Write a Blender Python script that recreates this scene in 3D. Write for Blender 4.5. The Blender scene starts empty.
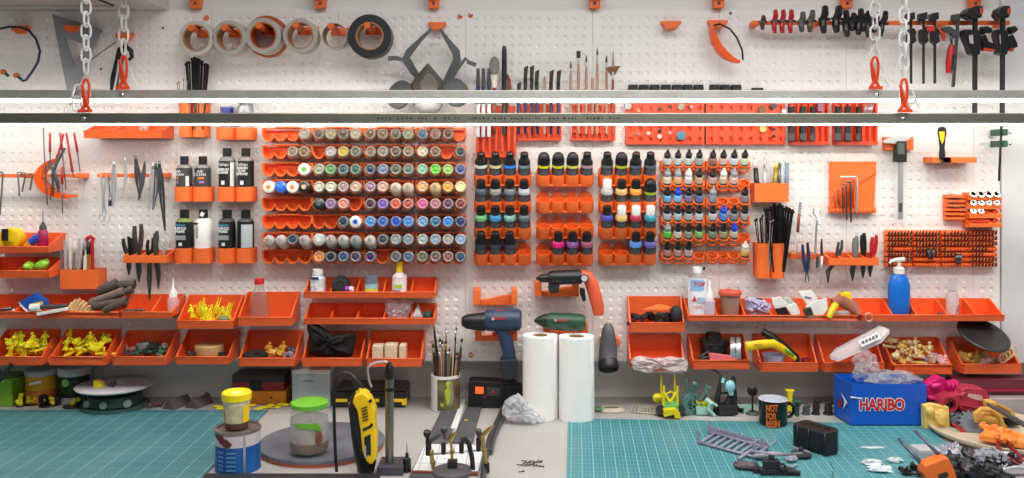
import bpy, bmesh, math, random
from mathutils import Vector, Matrix, Quaternion
R = math.radians
rnd = random.Random(7)
sc = bpy.context.scene
COL = sc.collection
CAMY, CAMZ, FPX = -2.5, 1.45, 875.0
DESK = 0.75

# ---------- measuring: a point seen at (px, py) that stands at depth y ----------
def W(px, py, y=0.0):
 d = y - CAMY
 return Vector(((px - 512) * d / FPX, y, CAMZ - (py - 160) * d / FPX))
def S(y=0.0):
 return (y - CAMY) / FPX          # metres per pixel at that depth
def D(px, py, z=DESK):               # point on a horizontal surface
 d = FPX * (CAMZ - z) / (py - 160)
 return Vector(((px - 512) * d / FPX, d + CAMY, z))

# ---------- materials ----------
def lin(c):
 r = []
 for v in c[:3]:
  v = v / 255.0
  r.append(v / 12.92 if v <= 0.04045 else ((v + 0.055) / 1.055) ** 2.4)
 return (*r, 1.0)
MATS = {}
def mat(name, rgb=(200, 200, 200), rough=0.5, metal=0.0, trans=0.0, alpha=1.0, var=0.06, scale=25.0, bump=0.0, emit=None, es=0.0, spec=0.5, objcol=0.0, bscale=None, coat=0.0):
 if name in MATS: return MATS[name]
 m = bpy.data.materials.new(name); m.use_nodes = True
 nt = m.node_tree; N = nt.nodes; L = nt.links
 b = N['Principled BSDF']
 tc = N.new('ShaderNodeTexCoord')
 nz = N.new('ShaderNodeTexNoise'); nz.inputs['Scale'].default_value = scale; nz.inputs['Detail'].default_value = 3
 L.new(tc.outputs['Object'], nz.inputs['Vector'])
 mr = N.new('ShaderNodeMapRange'); mr.inputs[1].default_value = 0.3; mr.inputs[2].default_value = 0.7
 mr.inputs[3].default_value = 1 - var; mr.inputs[4].default_value = 1 + var
 L.new(nz.outputs['Fac'], mr.inputs[0])
 hv = N.new('ShaderNodeHueSaturation')
 if objcol:
  oi = N.new('ShaderNodeObjectInfo'); mx = N.new('ShaderNodeMix'); mx.data_type = 'RGBA'
  mx.inputs[0].default_value = objcol; mx.inputs[6].default_value = lin(rgb)
  L.new(oi.outputs['Color'], mx.inputs[7]); L.new(mx.outputs[2], hv.inputs['Color'])
 else:
  hv.inputs['Color'].default_value = lin(rgb)
 L.new(mr.outputs[0], hv.inputs['Value'])
 L.new(hv.outputs[0], b.inputs['Base Color'])
 b.inputs['Roughness'].default_value = rough
 b.inputs['Metallic'].default_value = metal
 b.inputs['Specular IOR Level'].default_value = spec
 b.inputs['Coat Weight'].default_value = coat
 if trans: b.inputs['Transmission Weight'].default_value = trans; b.inputs['IOR'].default_value = 1.3
 if alpha < 1: b.inputs['Alpha'].default_value = alpha
 if emit: b.inputs['Emission Color'].default_value = lin(emit); b.inputs['Emission Strength'].default_value = es
 if bump:
  bp = N.new('ShaderNodeBump'); bp.inputs['Strength'].default_value = bump; bp.inputs['Distance'].default_value = 0.002
  n2 = N.new('ShaderNodeTexNoise'); n2.inputs['Scale'].default_value = bscale or scale * 4; n2.inputs['Detail'].default_value = 4
  L.new(tc.outputs['Object'], n2.inputs['Vector']); L.new(n2.outputs['Fac'], bp.inputs['Height']); L.new(bp.outputs[0], b.inputs['Normal'])
 MATS[name] = m
 return m

ORANGE = mat('orange_printed_plastic', (242, 112, 46), 0.45, bump=0.05, bscale=300, var=0.04)
ORANGE2 = mat('orange_bin_plastic', (236, 98, 44), 0.4, var=0.05)
WHITE = mat('white_plastic', (238, 236, 232), 0.35)
BOARD = mat('pegboard_white', (232, 229, 226), 0.35, var=0.02, scale=6)
WALLM = mat('wall_paint', (226, 223, 219), 0.6, var=0.03, scale=3)
BLACK = mat('black_plastic', (26, 26, 28), 0.38)
BLACKM = mat('matte_black', (34, 34, 36), 0.7)
GREYD = mat('dark_grey_plastic', (70, 72, 76), 0.5)
GREYM = mat('mid_grey_plastic', (125, 127, 130), 0.5)
GREYL = mat('light_grey_plastic', (180, 182, 184), 0.45)
STEEL = mat('steel', (204, 206, 210), 0.32, metal=.7)
STEELD = mat('dark_steel', (110, 112, 116), 0.35, metal=1.0)
CHROME = mat('chrome', (225, 227, 230), 0.12, metal=1.0)
ALU = mat('brushed_aluminium', (206, 206, 200), 0.5, metal=1.0, bump=0.12, bscale=180, var=0.08)
BRASS = mat('brass', (185, 160, 95), 0.35, metal=0.9)
RED = mat('red_plastic', (190, 30, 34), 0.4)
DRED = mat('dark_red_plastic', (130, 24, 36), 0.4)
YEL = mat('yellow_plastic', (246, 205, 20), 0.4)
YEL2 = mat('acid_yellow_resin', (226, 220, 20), 0.45)
GREENL = mat('lime_green_plastic', (110, 190, 50), 0.4)
GREEND = mat('dark_green_plastic', (38, 84, 62), 0.45)
TEAL = mat('pale_teal_resin', (128, 190, 180), 0.45)
BLUE = mat('blue_plastic', (30, 92, 190), 0.35)
NAVY = mat('navy_plastic', (38, 50, 88), 0.4)
WOODL = mat('light_wood', (200, 160, 110), 0.6, var=0.15, scale=60)
WOODR = mat('reddish_wood', (140, 72, 48), 0.5, var=0.12, scale=60)
WOODP = mat('pale_painted_handle', (170, 140, 118), 0.45)
CARD = mat('brown_cardboard', (168, 128, 92), 0.8)
BRISTLE = mat('dark_bristle', (58, 50, 44), 0.8, bump=0.5, bscale=500)
BRISTLEG = mat('grey_bristle', (128, 128, 122), 0.9, bump=0.5, bscale=500)
PAPER = mat('white_paper', (247, 246, 243), 0.85, bump=0.12, bscale=120, var=.015)
LABELW = mat('white_label', (232, 232, 230), 0.5)
LABELB = mat('black_label', (24, 26, 30), 0.4)
CLEAR = mat('clear_plastic', (235, 238, 240), 0.08, trans=0.9, var=0.0)
GLASS = mat('clear_glass', (240, 246, 244), 0.03, trans=0.95, var=0.0)
BAG = mat('clear_bag_film', (236, 238, 242), 0.16, alpha=0.27, var=0.0, bump=0.6, bscale=40)
MILKY = mat('milky_plastic', (232, 226, 226), 0.25, trans=0.35, var=0.0)
LED = mat('led_strip_glow', (255, 255, 255), 0.5, var=0.0, emit=(255, 250, 240), es=22.0)

# ---------- mesh builder ----------
class MB:
 def __init__(s): s.v = []; s.f = []; s.m = []; s.sm = []
 def add(s, vs, fs, m=0, smooth=False):
  o = len(s.v); s.v += [Vector(p) for p in vs]
  for f in fs: s.f.append([i + o for i in f]); s.m.append(m); s.sm.append(smooth)
  return s
 def box(s, c, d, m=0, rot=None):
  c = Vector(c); hx, hy, hz = d[0] / 2, d[1] / 2, d[2] / 2
  vs = [Vector((x, y, z)) for x in (-hx, hx) for y in (-hy, hy) for z in (-hz, hz)]
  if rot is not None: vs = [rot @ p for p in vs]
  return s.add([c + p for p in vs], [(0, 1, 3, 2), (4, 6, 7, 5), (0, 4, 5, 1), (2, 3, 7, 6), (0, 2, 6, 4), (1, 5, 7, 3)], m)
 def bb(s, x0, x1, y0, y1, z0, z1, m=0):
  return s.box(((x0 + x1) / 2, (y0 + y1) / 2, (z0 + z1) / 2), (abs(x1 - x0), abs(y1 - y0), abs(z1 - z0)), m)
 def ext(s, poly, v, m=0, smooth=False):      # polygon of 3D points swept by vector v
  n = len(poly); poly = [Vector(p) for p in poly]; v = Vector(v)
  nrm = Vector((0, 0, 0))
  for i in range(n): nrm += poly[i].cross(poly[(i + 1) % n])
  if nrm.dot(v) > 0: poly = poly[::-1]
  vs = poly + [p + v for p in poly]
  s.add(vs, [tuple(range(n)), tuple(range(2 * n - 1, n - 1, -1))], m)
  s.add(vs, [((i + 1) % n, i, i + n, (i + 1) % n + n) for i in range(n)], m, smooth)
  return s
 def pp(s, pts, y, t, m=0):                   # outline seen in the photo, front face at depth y, thickness t
  return s.ext([W(px, py, y) for px, py in pts], (0, t, 0), m)
 def rev(s, prof, c, ax=(0, 0, 1), n=16, m=0, smooth=True, ms=None, arc=None):
  c = Vector(c); q = Vector((0, 0, 1)).rotation_difference(Vector(ax).normalized())
  k = len(prof); vs = []
  for i in range(n):
   a = 2 * math.pi * i / n
   for r, h in prof: vs.append(c + q @ Vector((r * math.cos(a), r * math.sin(a), h)))
  for j in range(k - 1):
   mm = ms[j] if ms else m
   fs = []
   for i in range(n):
    i2 = (i + 1) % n
    fs.append((i * k + j, i2 * k + j, i2 * k + j + 1, i * k + j + 1))
   if j == 0: o = len(s.v); s.v += vs
   for f in fs: s.f.append([x + o for x in f]); s.m.append(mm); s.sm.append(smooth)
  return s
 def cyl(s, p0, p1, r0, r1=None, n=12, m=0):
  p0 = Vector(p0); p1 = Vector(p1); r1 = r0 if r1 is None else r1; h = (p1 - p0).length
  q = Vector((0, 0, 1)).rotation_difference((p1 - p0).normalized())
  ring = lambda c, r: [c + q @ Vector((r * math.cos(2 * math.pi * i / n), r * math.sin(2 * math.pi * i / n), 0)) for i in range(n)]
  vs = ring(p0, r0) + ring(p1, r1)
  s.add(vs, [tuple(range(n - 1, -1, -1)), tuple(range(n, 2 * n))], m)
  return s.add(vs, [(i, (i + 1) % n, (i + 1) % n + n, i + n) for i in range(n)], m, True)
 def tube(s, pts, r, n=8, m=0, closed=False, flat=1.0):
  pts = [Vector(p) for p in pts]; k = len(pts); rs = r if isinstance(r, (list, tuple)) else [r] * k
  tan = []
  for i in range(k):
   a = pts[i - 1] if (i or closed) else pts[0]; b = pts[(i + 1) % k] if (i < k - 1 or closed) else pts[-1]
   t = b - a; tan.append(t.normalized() if t.length > 1e-9 else Vector((0, 0, 1)))
  up = Vector((0, 1, 0)) if abs(tan[0].y) < 0.9 else Vector((1, 0, 0))
  vs = []
  for i in range(k):
   u = up - tan[i] * up.dot(tan[i])
   if u.length < 1e-5: u = tan[i].orthogonal()
   u.normalize(); up = u; w = tan[i].cross(u)
   for j in range(n):
    a = 2 * math.pi * j / n
    vs.append(pts[i] + (u * math.cos(a) * flat + w * math.sin(a)) * rs[i])
  fs = [(i * n + j, i * n + (j + 1) % n, ((i + 1) % k) * n + (j + 1) % n, ((i + 1) % k) * n + j) for i in range(k if closed else k - 1) for j in range(n)]
  s.add(vs, fs, m, True)
  if not closed: s.add(vs[:n], [tuple(range(n - 1, -1, -1))], m); s.add(vs[-n:], [tuple(range(n))], m)
  return s
 def ell(s, c, r, n=14, m=0, rot=None, noise=0.0, seed=0, top=1.0):
  rr = random.Random(seed); c = Vector(c); k = max(5, n // 2 + 1); vs = []
  r = (r, r, r) if not isinstance(r, (list, tuple)) else r
  for j in range(k):
   th = math.pi * j / (k - 1)
   for i in range(n):
    a = 2 * math.pi * i / n; q = 1 + (rr.uniform(-noise, noise) if 0 < j < k - 1 else 0)
    p = Vector((r[0] * math.sin(th) * math.cos(a) * q, r[1] * math.sin(th) * math.sin(a) * q, r[2] * math.cos(th) * q * top))
    vs.append(c + (rot @ p if rot is not None else p))
  return s.add(vs, [(j * n + i, (j + 1) * n + i, (j + 1) * n + (i + 1) % n, j * n + (i + 1) % n) for j in range(k - 1) for i in range(n)], m, noise < 0.12)
 def ring(s, c, ax, ro, ri, t, n=28, m=0, ms=None):    # flat ring: side, outer, side, inner
  return s.rev([(ri, 0), (ro, 0), (ro, t), (ri, t), (ri, 0)], c, ax, n, m, True, ms)
 def build(s, name, mats, parent=None, loc=None, label=None, cat=None, group=None, kind=None, bev=0.0, col=None, sharp=35):
  if not isinstance(mats, (list, tuple)): mats = [mats]
  root = parent
  while root is not None and root.parent is not None: root = root.parent
  if root is not None: org = Vector(root['org'])
  elif loc is not None: org = Vector(loc)
  else:
   xs = [p.x for p in s.v]; ys = [p.y for p in s.v]; zs = [p.z for p in s.v]
   org = Vector(((min(xs) + max(xs)) / 2, (min(ys) + max(ys)) / 2, min(zs)))
  me = bpy.data.meshes.new(name)
  me.from_pydata([tuple(p - org) for p in s.v], [], s.f)
  for mm in mats: me.materials.append(mm)
  for p, a, b in zip(me.polygons, s.m, s.sm): p.material_index = min(a, len(mats) - 1); p.use_smooth = b
  bm = bmesh.new(); bm.from_mesh(me)
  bmesh.ops.remove_doubles(bm, verts=bm.verts, dist=1e-6)
  bmesh.ops.recalc_face_normals(bm, faces=bm.faces)
  ang = R(sharp)
  for e in bm.edges:
   if len(e.link_faces) == 2 and e.calc_face_angle(0) > ang: e.smooth = False
  bm.to_mesh(me); bm.free(); me.update()
  o = bpy.data.objects.new(name, me); COL.objects.link(o)
  if parent is not None: o.parent = parent
  else: o.location = org; o['org'] = tuple(org)
  tag(o, label, cat, group, kind)
  if bev:
   bv = o.modifiers.new('Bevel', 'BEVEL'); bv.width = bev; bv.segments = 2; bv.limit_method = 'ANGLE'; bv.angle_limit = R(40)
  if col: o.color = lin(col)
  return o

def tag(o, label=None, cat=None, group=None, kind=None):
 if label: o['label'] = label
 if cat: o['category'] = cat
 if group: o['group'] = group
 if kind: o['kind'] = kind
 return o
def thing(name, label, cat, loc, group=None):
 o = bpy.data.objects.new(name, None); COL.objects.link(o); o.empty_display_size = 0.02
 o.location = loc; o['org'] = tuple(loc)
 return tag(o, label, cat, group)
def copy_tree(o, loc=None, label=None, group=None, rot=None, parent=None, col=None):
 c = o.copy(); COL.objects.link(c)
 if parent is not None: c.parent = parent
 if loc is not None: c.location = loc
 if rot is not None: c.rotation_euler = rot
 if label: c['label'] = label
 if group: c['group'] = group
 if col: c.color = lin(col)
 for ch in list(o.children): copy_tree(ch, parent=c)
 return c
def text(name, body, mat_, size, c, parent=None, rot=(R(90), 0, 0), ext=0.0004, align='CENTER', label=None, bold=0.0, sx=1.0):
 cu = bpy.data.curves.new(name, 'FONT'); cu.body = body; cu.size = size; cu.extrude = ext; cu.align_x = align; cu.align_y = 'CENTER'; cu.offset = bold; cu.resolution_u = 3
 cu.space_line = 0.85
 tmp = bpy.data.objects.new(name + '_curve', cu); COL.objects.link(tmp)
 bpy.context.view_layer.update()
 me = bpy.data.meshes.new_from_object(tmp.evaluated_get(bpy.context.evaluated_depsgraph_get()))
 bpy.data.objects.remove(tmp); bpy.data.curves.remove(cu)
 me.materials.clear(); me.materials.append(mat_); me.name = name
 o = bpy.data.objects.new(name, me); COL.objects.link(o)
 root = parent
 while root.parent is not None: root = root.parent
 o.parent = parent; o.location = Vector(c) - Vector(root['org']); o.rotation_euler = rot; o.scale = (sx, 1, 1)
 if label: o['label'] = label
 return o
ORD = ['first', 'second', 'third', 'fourth', 'fifth', 'sixth', 'seventh', 'eighth', 'ninth', 'tenth', 'eleventh', 'twelfth', 'thirteenth', 'fourteenth', 'fifteenth', 'sixteenth']

# ---------- camera, world, lights ----------
cam = bpy.data.cameras.new('camera'); cam.sensor_fit = 'HORIZONTAL'; cam.sensor_width = 36; cam.lens = 36 * FPX / 1024
cam.shift_y = -(239 - 160) / 1024.0
co = bpy.data.objects.new('camera', cam); COL.objects.link(co); co.location = (0, CAMY, CAMZ); co.rotation_euler = (R(90), 0, 0)
sc.camera = co
w = bpy.data.worlds.new('room_light'); sc.world = w; w.use_nodes = True
w.node_tree.nodes['Background'].inputs[0].default_value = (0.93, 0.97, 1.0, 1)
w.node_tree.nodes['Background'].inputs[1].default_value = 0.15
def area(name, loc, rot, sx, sy, e, c=(1, 1, 1)):
 l = bpy.data.lights.new(name, 'AREA'); l.shape = 'RECTANGLE'; l.size = sx; l.size_y = sy; l.energy = e; l.color = c
 o = bpy.data.objects.new(name, l); COL.objects.link(o); o.location = loc; o.rotation_euler = rot; return o
area('ceiling_lamp', (0.5, -1.5, 2.75), (R(-12), 0, 0), 2.6, 0.5, 58, (1, 0.985, 0.96))
area('ceiling_lamp', (1.2, -3.6, 2.75), (R(32), 0, 0), 2.4, 0.6, 17, (1, 0.985, 0.96))
sc.view_settings.view_transform = 'Standard'; sc.view_settings.look = 'None'; sc.view_settings.gamma = 1.0
sc.view_settings.use_curve_mapping = False; sc.view_settings.exposure = 0.0
try: sc.cycles.use_denoising = True
except Exception: pass
sc.cycles.max_bounces = 8; sc.cycles.transparent_max_bounces = 16

# ---------- the setting ----------
zs_ = W(0, 361).z + 0.004
m = MB(); m.ext([(-2.6, 0.012, 2.9), (-2.6, 0.012, zs_), (-2.6, 0.09, zs_), (-2.6, 0.09, 0), (-2.6, 0.14, 0), (-2.6, 0.14, 2.9)], (5.2, 0, 0)); m.build('wall_back', WALLM, kind='structure')
m = MB(); m.bb(-2.6, 2.6, -4.2, 0.14, -0.06, 0); m.build('floor', mat('grey_floor', (120, 118, 114), 0.6), kind='structure')
deskm = mat('worktop_laminate', (180, 178, 174), 0.45, var=0.035, scale=9)
desk = thing('workbench', 'long workbench with a pale grey beige laminate top', 'workbench', (0, -0.4, 0))
m = MB(); m.bb(-2.2, 2.2, -0.82, 0.0895, DESK - 0.035, DESK); m.build('worktop', deskm, desk, bev=0.002)
for x in (-2.1, 2.1):
 for y in (-0.75, -0.08):
  m = MB(); m.bb(x - 0.03, x + 0.03, y - 0.03, y + 0.03, 0, DESK - 0.036); m.build('leg', STEELD, desk)

# pegboard panels, one inch pitch square pockets, 127 px wide each
pw = 127 * S(); ztop = W(0, 10.5).z; zbot = W(0, 361).z
def panel_mesh(wd, z0, z1, pitch=0.0257):
 m = MB(); g = 0.0004
 nx = int((wd - 0.016) / pitch); nz = int((z1 - z0 - 0.02) / pitch)
 ox = (wd - nx * pitch) / 2; oz = (z1 - z0 - nz * pitch) / 2
 X0, X1 = g, wd - g
 # frame around the pocket field
 fr = [(X0, 0), (X1, 0), (X1, z1 - z0), (X0, z1 - z0)]; inn = [(ox, oz), (wd - ox, oz), (wd - ox, z1 - z0 - oz), (ox, z1 - z0 - oz)]
 P = lambda p, y=0.0: (p[0], y, p[1])
 for i in range(4):
  j = (i + 1) % 4
  m.add([P(fr[i]), P(fr[j]), P(inn[j]), P(inn[i])], [(0, 1, 2, 3)])
  m.add([P(fr[i]), P(fr[j]), P(fr[j], 0.012), P(fr[i], 0.012)], [(0, 1, 2, 3)])
 h = 0.0064; b = 0.0036; dp = 0.0017
 for i in range(nx):
  for k in range(nz):
   cx = ox + (i + 0.5) * pitch; cz = oz + (k + 0.5) * pitch; a = pitch / 2
   O = [(cx + sx * a, 0, cz + sz * a) for sx, sz in ((-1, -1), (1, -1), (1, 1), (-1, 1))]
   H = [(cx + sx * h, 0, cz + sz * h) for sx, sz in ((-1, -1), (1, -1), (1, 1), (-1, 1))]
   B = [(cx + sx * b, dp, cz + sz * b) for sx, sz in ((-1, -1), (1, -1), (1, 1), (-1, 1))]
   m.add(O + H + B, [(0, 1, 5, 4), (1, 2, 6, 5), (2, 3, 7, 6), (3, 0, 4, 7), (4, 5, 9, 8), (5, 6, 10, 9), (6, 7, 11, 10), (7, 4, 8, 11), (8, 9, 10, 11)])
 return m
x_edges = [465.5 + 127 * k for k in range(-4, 5)]
pan = panel_mesh(pw, zbot, ztop)
first = None
NM = ['leftmost', 'second', 'third', 'fourth', 'fifth', 'sixth', 'seventh', 'eighth', 'rightmost']
for i, xe in enumerate(x_edges):
 loc = W(xe, 361)
 if xe > 960: continue
 lab = f'white pegboard panel, {NM[i]} from the left, screwed to the workshop wall' if i else 'white pegboard panel at the far left edge of the workshop wall'
 if first is None:
  first = pan.build('pegboard_panel', BOARD, loc=(0, 0, 0), label=lab, cat='pegboard', group='white pegboard panels'); first.location = loc
 else: copy_tree(first, loc, lab)
m = panel_mesh((1000 - 973.5) * S(), zbot, ztop).build('pegboard_panel', BOARD, loc=(0, 0, 0), label='narrow white pegboard strip at the right end of the board', cat='pegboard', group='white pegboard panels')
m.location = W(973.5, 361)
m = MB(); a = W(1001, 361); b = W(1160, -60); m.bb(a.x, b.x, -0.004, 0.0115, DESK + 0.12, b.z); m.build('trim_1', mat('smooth_side_panel', (214, 214, 216), 0.3, var=0.02), kind='structure', bev=0.002)

# hood cabinet top left
a = W(168, 10, 0.0); hood = thing('wall_cabinet', 'pale grey wall cabinet at the top left above the pegboard', 'cabinet', (a.x - 0.6, -0.17, a.z))
m = MB(); m.bb(-2.1, a.x, -0.33, 0.011, a.z, a.z + 0.5); m.build('body', mat('cabinet_grey', (205, 204, 202), 0.5), hood, bev=0.003)
m = MB(); xx = W(112, 4.6, -0.087).x; m.bb(-2.05, xx, -0.31, -0.087, a.z - 0.003, a.z + 0.001); m.build('underside_panel', mat('cabinet_underside', (196, 195, 193), 0.5), hood, bev=0.001)
m = MB(); m.bb(-2.05, xx + 0.004, -0.0865, -0.082, a.z - 0.0035, a.z + 0.001); m.bb(xx + 0.0005, xx + 0.005, -0.31, -0.087, a.z - 0.0035, a.z + 0.001); m.build('edge_seal', BLACKM, hood)
# ---------- orange brackets along the top ----------
def bracket(px, lab):
 t = thing('wall_bracket', lab, 'bracket', W(px, 7), 'orange brackets above the pegboard')
 m = MB(); m.pp([(px - 6, -8), (px + 6, -8), (px + 5, 8), (px - 5, 8)], -0.02, 0.019); m.bb(W(px - 6, 0).x, W(px + 6, 0).x, -0.05, -0.0205, W(0, -3).z, W(0, -8).z)
 m.build('plate', ORANGE, t, bev=0.0015)
 m = MB(); m.cyl(W(px, 3, -0.0205), W(px, 3, -0.024), 0.0042, n=12); m.build('screw', STEELD, t)
for i, px in enumerate((195, 320, 433.5, 595, 719, 847.5, 976)):
 bracket(px, ['orange bracket above the leftmost hanging tape rolls', 'orange bracket above the fourth tape roll', 'orange bracket above the hanging respirator', 'orange bracket above the upright paint brushes', 'orange bracket above the orange safety glasses', 'orange bracket above the row of black spring clamps', 'orange bracket above the large bar clamps at right'][i])

# ---------- LED light bars, chains, carabiners ----------
def light_bar(y, pt, pb, glow, lab, screws, marks=False):
 a = W(512, pt, y).z; b = W(512, pb, y).z; g = W(512, glow, y).z
 t = thing('light_bar', lab, 'lamp', (0, y, b), 'hanging light bars')
 m = MB(); m.bb(-1.9, 1.9, y, y + 0.028, b, a); m.build('housing', ALU if not marks else mat('dull_olive_aluminium', (166, 164, 150), .42, metal=1.0, bump=.1, bscale=180), t, bev=0.002)  # front bar's unlit face painted in as a darker olive-grey metal colour
 m = MB(); m.bb(-1.88, 1.88, y + 0.003, y + 0.025, g, b + 0.001); m.build('diffuser', LED, t)
 for px in screws:
  m = MB(); p = W(px, (pt + pb) / 2 + 0.5, y); m.rev([(0, 0.004), (0.003, 0.0036), (0.006, 0.0015), (0.0065, 0)], p, (0, -1, 0), 14); m.build('screw', CHROME, t)
 if marks:
  r = random.Random(3); m = MB(); x = 378
  while x < 622:
   wd = r.uniform(1.2, 3.4)
   if r.random() < 0.8: m.bb(W(x, 0, y).x, W(x + wd * .8, 0, y).x, y - 0.0003, y + 0.0002, W(0, 119.4, y).z, W(0, 117.6 - r.random() * 0.6, y).z)
   x += wd + r.uniform(0.6, 2.2)
  m.build('printed_marking', GREYD, t)
 return t
YF, YN = -0.20, -0.38
light_bar(YF, 90, 98.7, 101.6, 'slim aluminium light bar, the rear and higher of two on chains', (121.5, 877))
light_bar(YN, 113, 123.6, 124.9, 'slim aluminium light bar, the front and lower of two on chains', (83.5, 903), True)

CHW = mat('white_chain_plastic', (244, 243, 240), 0.35)
def link_pts(c, L, wd, face, tilt=0.0):
 pts = []; hw = wd / 2; hl = L / 2 - hw; n = 6
 for sgn in (1, -1):
  for i in range(n + 1):
   a = math.pi * i / n
   x = hw * math.cos(a) * sgn; z = (hl + hw * math.sin(a)) * sgn
   pts.append((x, z))
 q = Matrix.Rotation(tilt, 3, 'Y')
 return [c + (q @ Vector((x, 0, z)) if face else q @ Vector((0, x, z))) for x, z in pts]
def chain(px, y, ytop, yend, lab, tail):
 t = thing('plastic_chain', lab, 'chain', W(px, yend, y), 'white plastic chains')
 L = 15 * S(y); wd = 9.2 * S(y); r = 1.15 * S(y) ; k = 0; py = ytop
 while py < yend - 7:
  m = MB(); m.tube(link_pts(W(px, py, y), L * (1.0 if k % 2 == 0 else 1.02), wd, k % 2 == 0), r, 7, closed=True); m.build('link', CHW, t); py += 11.75; k += 1
 for (dx, dy, fc, tl) in tail:
  m = MB(); m.tube(link_pts(W(px + dx, yend + dy, y - 0.006), L, wd * 0.9, fc, tl), r, 7, closed=True); m.build('link', CHW, t)
YNc = YN + 0.010; YFc = YF + 0.010
chain(86, YNc, -16, 84, 'white plastic chain, leftmost, holding the front light bar', [(-8.5, 8, True, R(12)), (-9, 20, True, R(-4))])
chain(123.5, YFc, -12, 62, 'white plastic chain left of the tape rolls, holding the rear light bar', [(4, 12, True, R(-14)), (8, 22, True, R(-24))])
chain(904, YNc, -8, 86, 'white plastic chain, rightmost, holding the front light bar', [(6, 10, True, R(-18)), (9, 18, True, R(-24))])
chain(875, YFc, -14, 64, 'white plastic chain beside the black spring clamps, holding the rear light bar', [(5, 8, True, R(-14)), (8, 19, True, R(-30))])
CARB = mat('orange_carabiner_plastic', (244, 78, 24), 0.35)
def carabiner(px, y, p0, p1, lab):
 h = (p1 - p0); m = MB()
 t = thing('carabiner', lab, 'carabiner', W(px, p1, y), 'orange plastic carabiners')
 pts = []
 for i in range(20):
  a = 2 * math.pi * i / 20; rx = 3.3 + 0.9 * math.sin(a); pts.append(W(px + rx * math.cos(a), (p0 + p1 - 6) / 2 - (h - 6) / 2 * math.sin(a), y - 0.008))
 m.tube(pts, 1.25 * S(y), 7, closed=True, flat=1.5); m.build('loop', CARB, t)
 m = MB(); m.tube([W(px - 1, p1 - 8, y - 0.008), W(px - 5, p1 - 1, y - 0.006)], 0.0042, 7); m.tube([W(px + 1, p1 - 8, y - 0.008), W(px + 5, p1 - 1, y - 0.006)], 0.0042, 7)
 m.bb(W(px - 6, 0, y).x, W(px + 6, 0, y).x, y - 0.012, y + 0.003, W(0, p1, y).z, W(0, p1 - 3, y).z); m.build('foot', CARB, t)
 m = MB(); m.tube([W(px - 3.8, p0 + 6, y - 0.011), W(px - 1, (p0 + p1) / 2, y - 0.0125), W(px + 1, p1 - 8, y - 0.011)], 0.004, 7); m.build('gate', CARB, t)
carabiner(86, YN - 0.0015, 79, 112.5, 'orange carabiner clipped on the leftmost white chain')
carabiner(123.5, YF - 0.0015, 56, 89.5, 'orange carabiner on the chain left of the tape rolls')
carabiner(904, YN - 0.0015, 79, 112.5, 'orange carabiner clipped on the rightmost white chain')
carabiner(875, YF - 0.0015, 57, 89.5, 'orange carabiner on the chain by the black spring clamps')

# ---------- hooks and pegs ----------
def flat_hook(px, py, lab, w=9, mm=None):
 t = thing('wall_hook', lab, 'hook', W(px, py + 7), 'orange printed hooks')
 m = MB(); m.pp([(px - w, py), (px + w, py), (px + w, py + 2.6), (px + 4, py + 8), (px - 4, py + 8), (px - w, py + 2.6)], -0.012, 0.0115); m.build('back_plate', ORANGE, t, bev=0.001)
 m = MB(); m.bb(W(px - 3, 0, 0).x, W(px + 3, 0, 0).x, -0.032, -0.0125, W(0, py + 6.5).z, W(0, py + 3).z); m.pp([(px - w, py + .4), (px + w, py + .4), (px + w, py + 2.2), (px + 4, py + 7.4), (px - 4, py + 7.4), (px - w, py + 2.2)], -.036, .004); m.build('arm', ORANGE, t, bev=0.001)
flat_hook(20, 25.5, 'orange hook holding the blue cord band at far left')
flat_hook(72, 25, 'empty looking orange hook behind the leftmost chain')
flat_hook(124, 33, 'orange hook behind the chain holding the black tool')
flat_hook(437, 22, 'orange hook holding the respirator straps')
flat_hook(671, 21, 'empty orange hook left of the orange safety glasses', 10)
flat_hook(718, 20, 'orange hook holding the orange safety glasses', 10)

TAPES = [(196, 38, 17.5, 12.3, 'beige'), (229, 37.5, 17.2, 12, 'grey'), (263, 35.5, 17.8, 12, 'core'), (300, 35.5, 17.2, 12.3, 'beige2'), (334.5, 35.5, 12.7, 11.6, 'thin'), (369.5, 36, 21.8, 12.8, 'black')]
tl = ['pale grey tape roll, leftmost of the hanging tapes', 'grey tape roll hanging second from the left', 'grey tape roll with rust brown inside, third of the hanging tapes', 'grey tape roll hanging left of the nearly empty one', 'nearly empty thin tape roll beside the black tape', 'wide black tape roll, largest of the hanging tapes']
pl = ['orange peg holding the leftmost tape roll', 'orange peg holding the second tape roll', 'orange peg holding the tape roll with brown inside', 'orange peg holding the fourth tape roll', 'orange peg holding the thin nearly empty tape roll', 'orange peg holding the black tape roll']
TG = mat('grey_tape', (176, 172, 164), 0.55, var=0.12, scale=12); TG2 = mat('pale_grey_tape', (200, 195, 185), 0.55, var=0.1, scale=12)
RUST = mat('rust_brown_card', (176, 86, 44), 0.7); TB = mat('black_tape', (38, 40, 42), 0.42)
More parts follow.
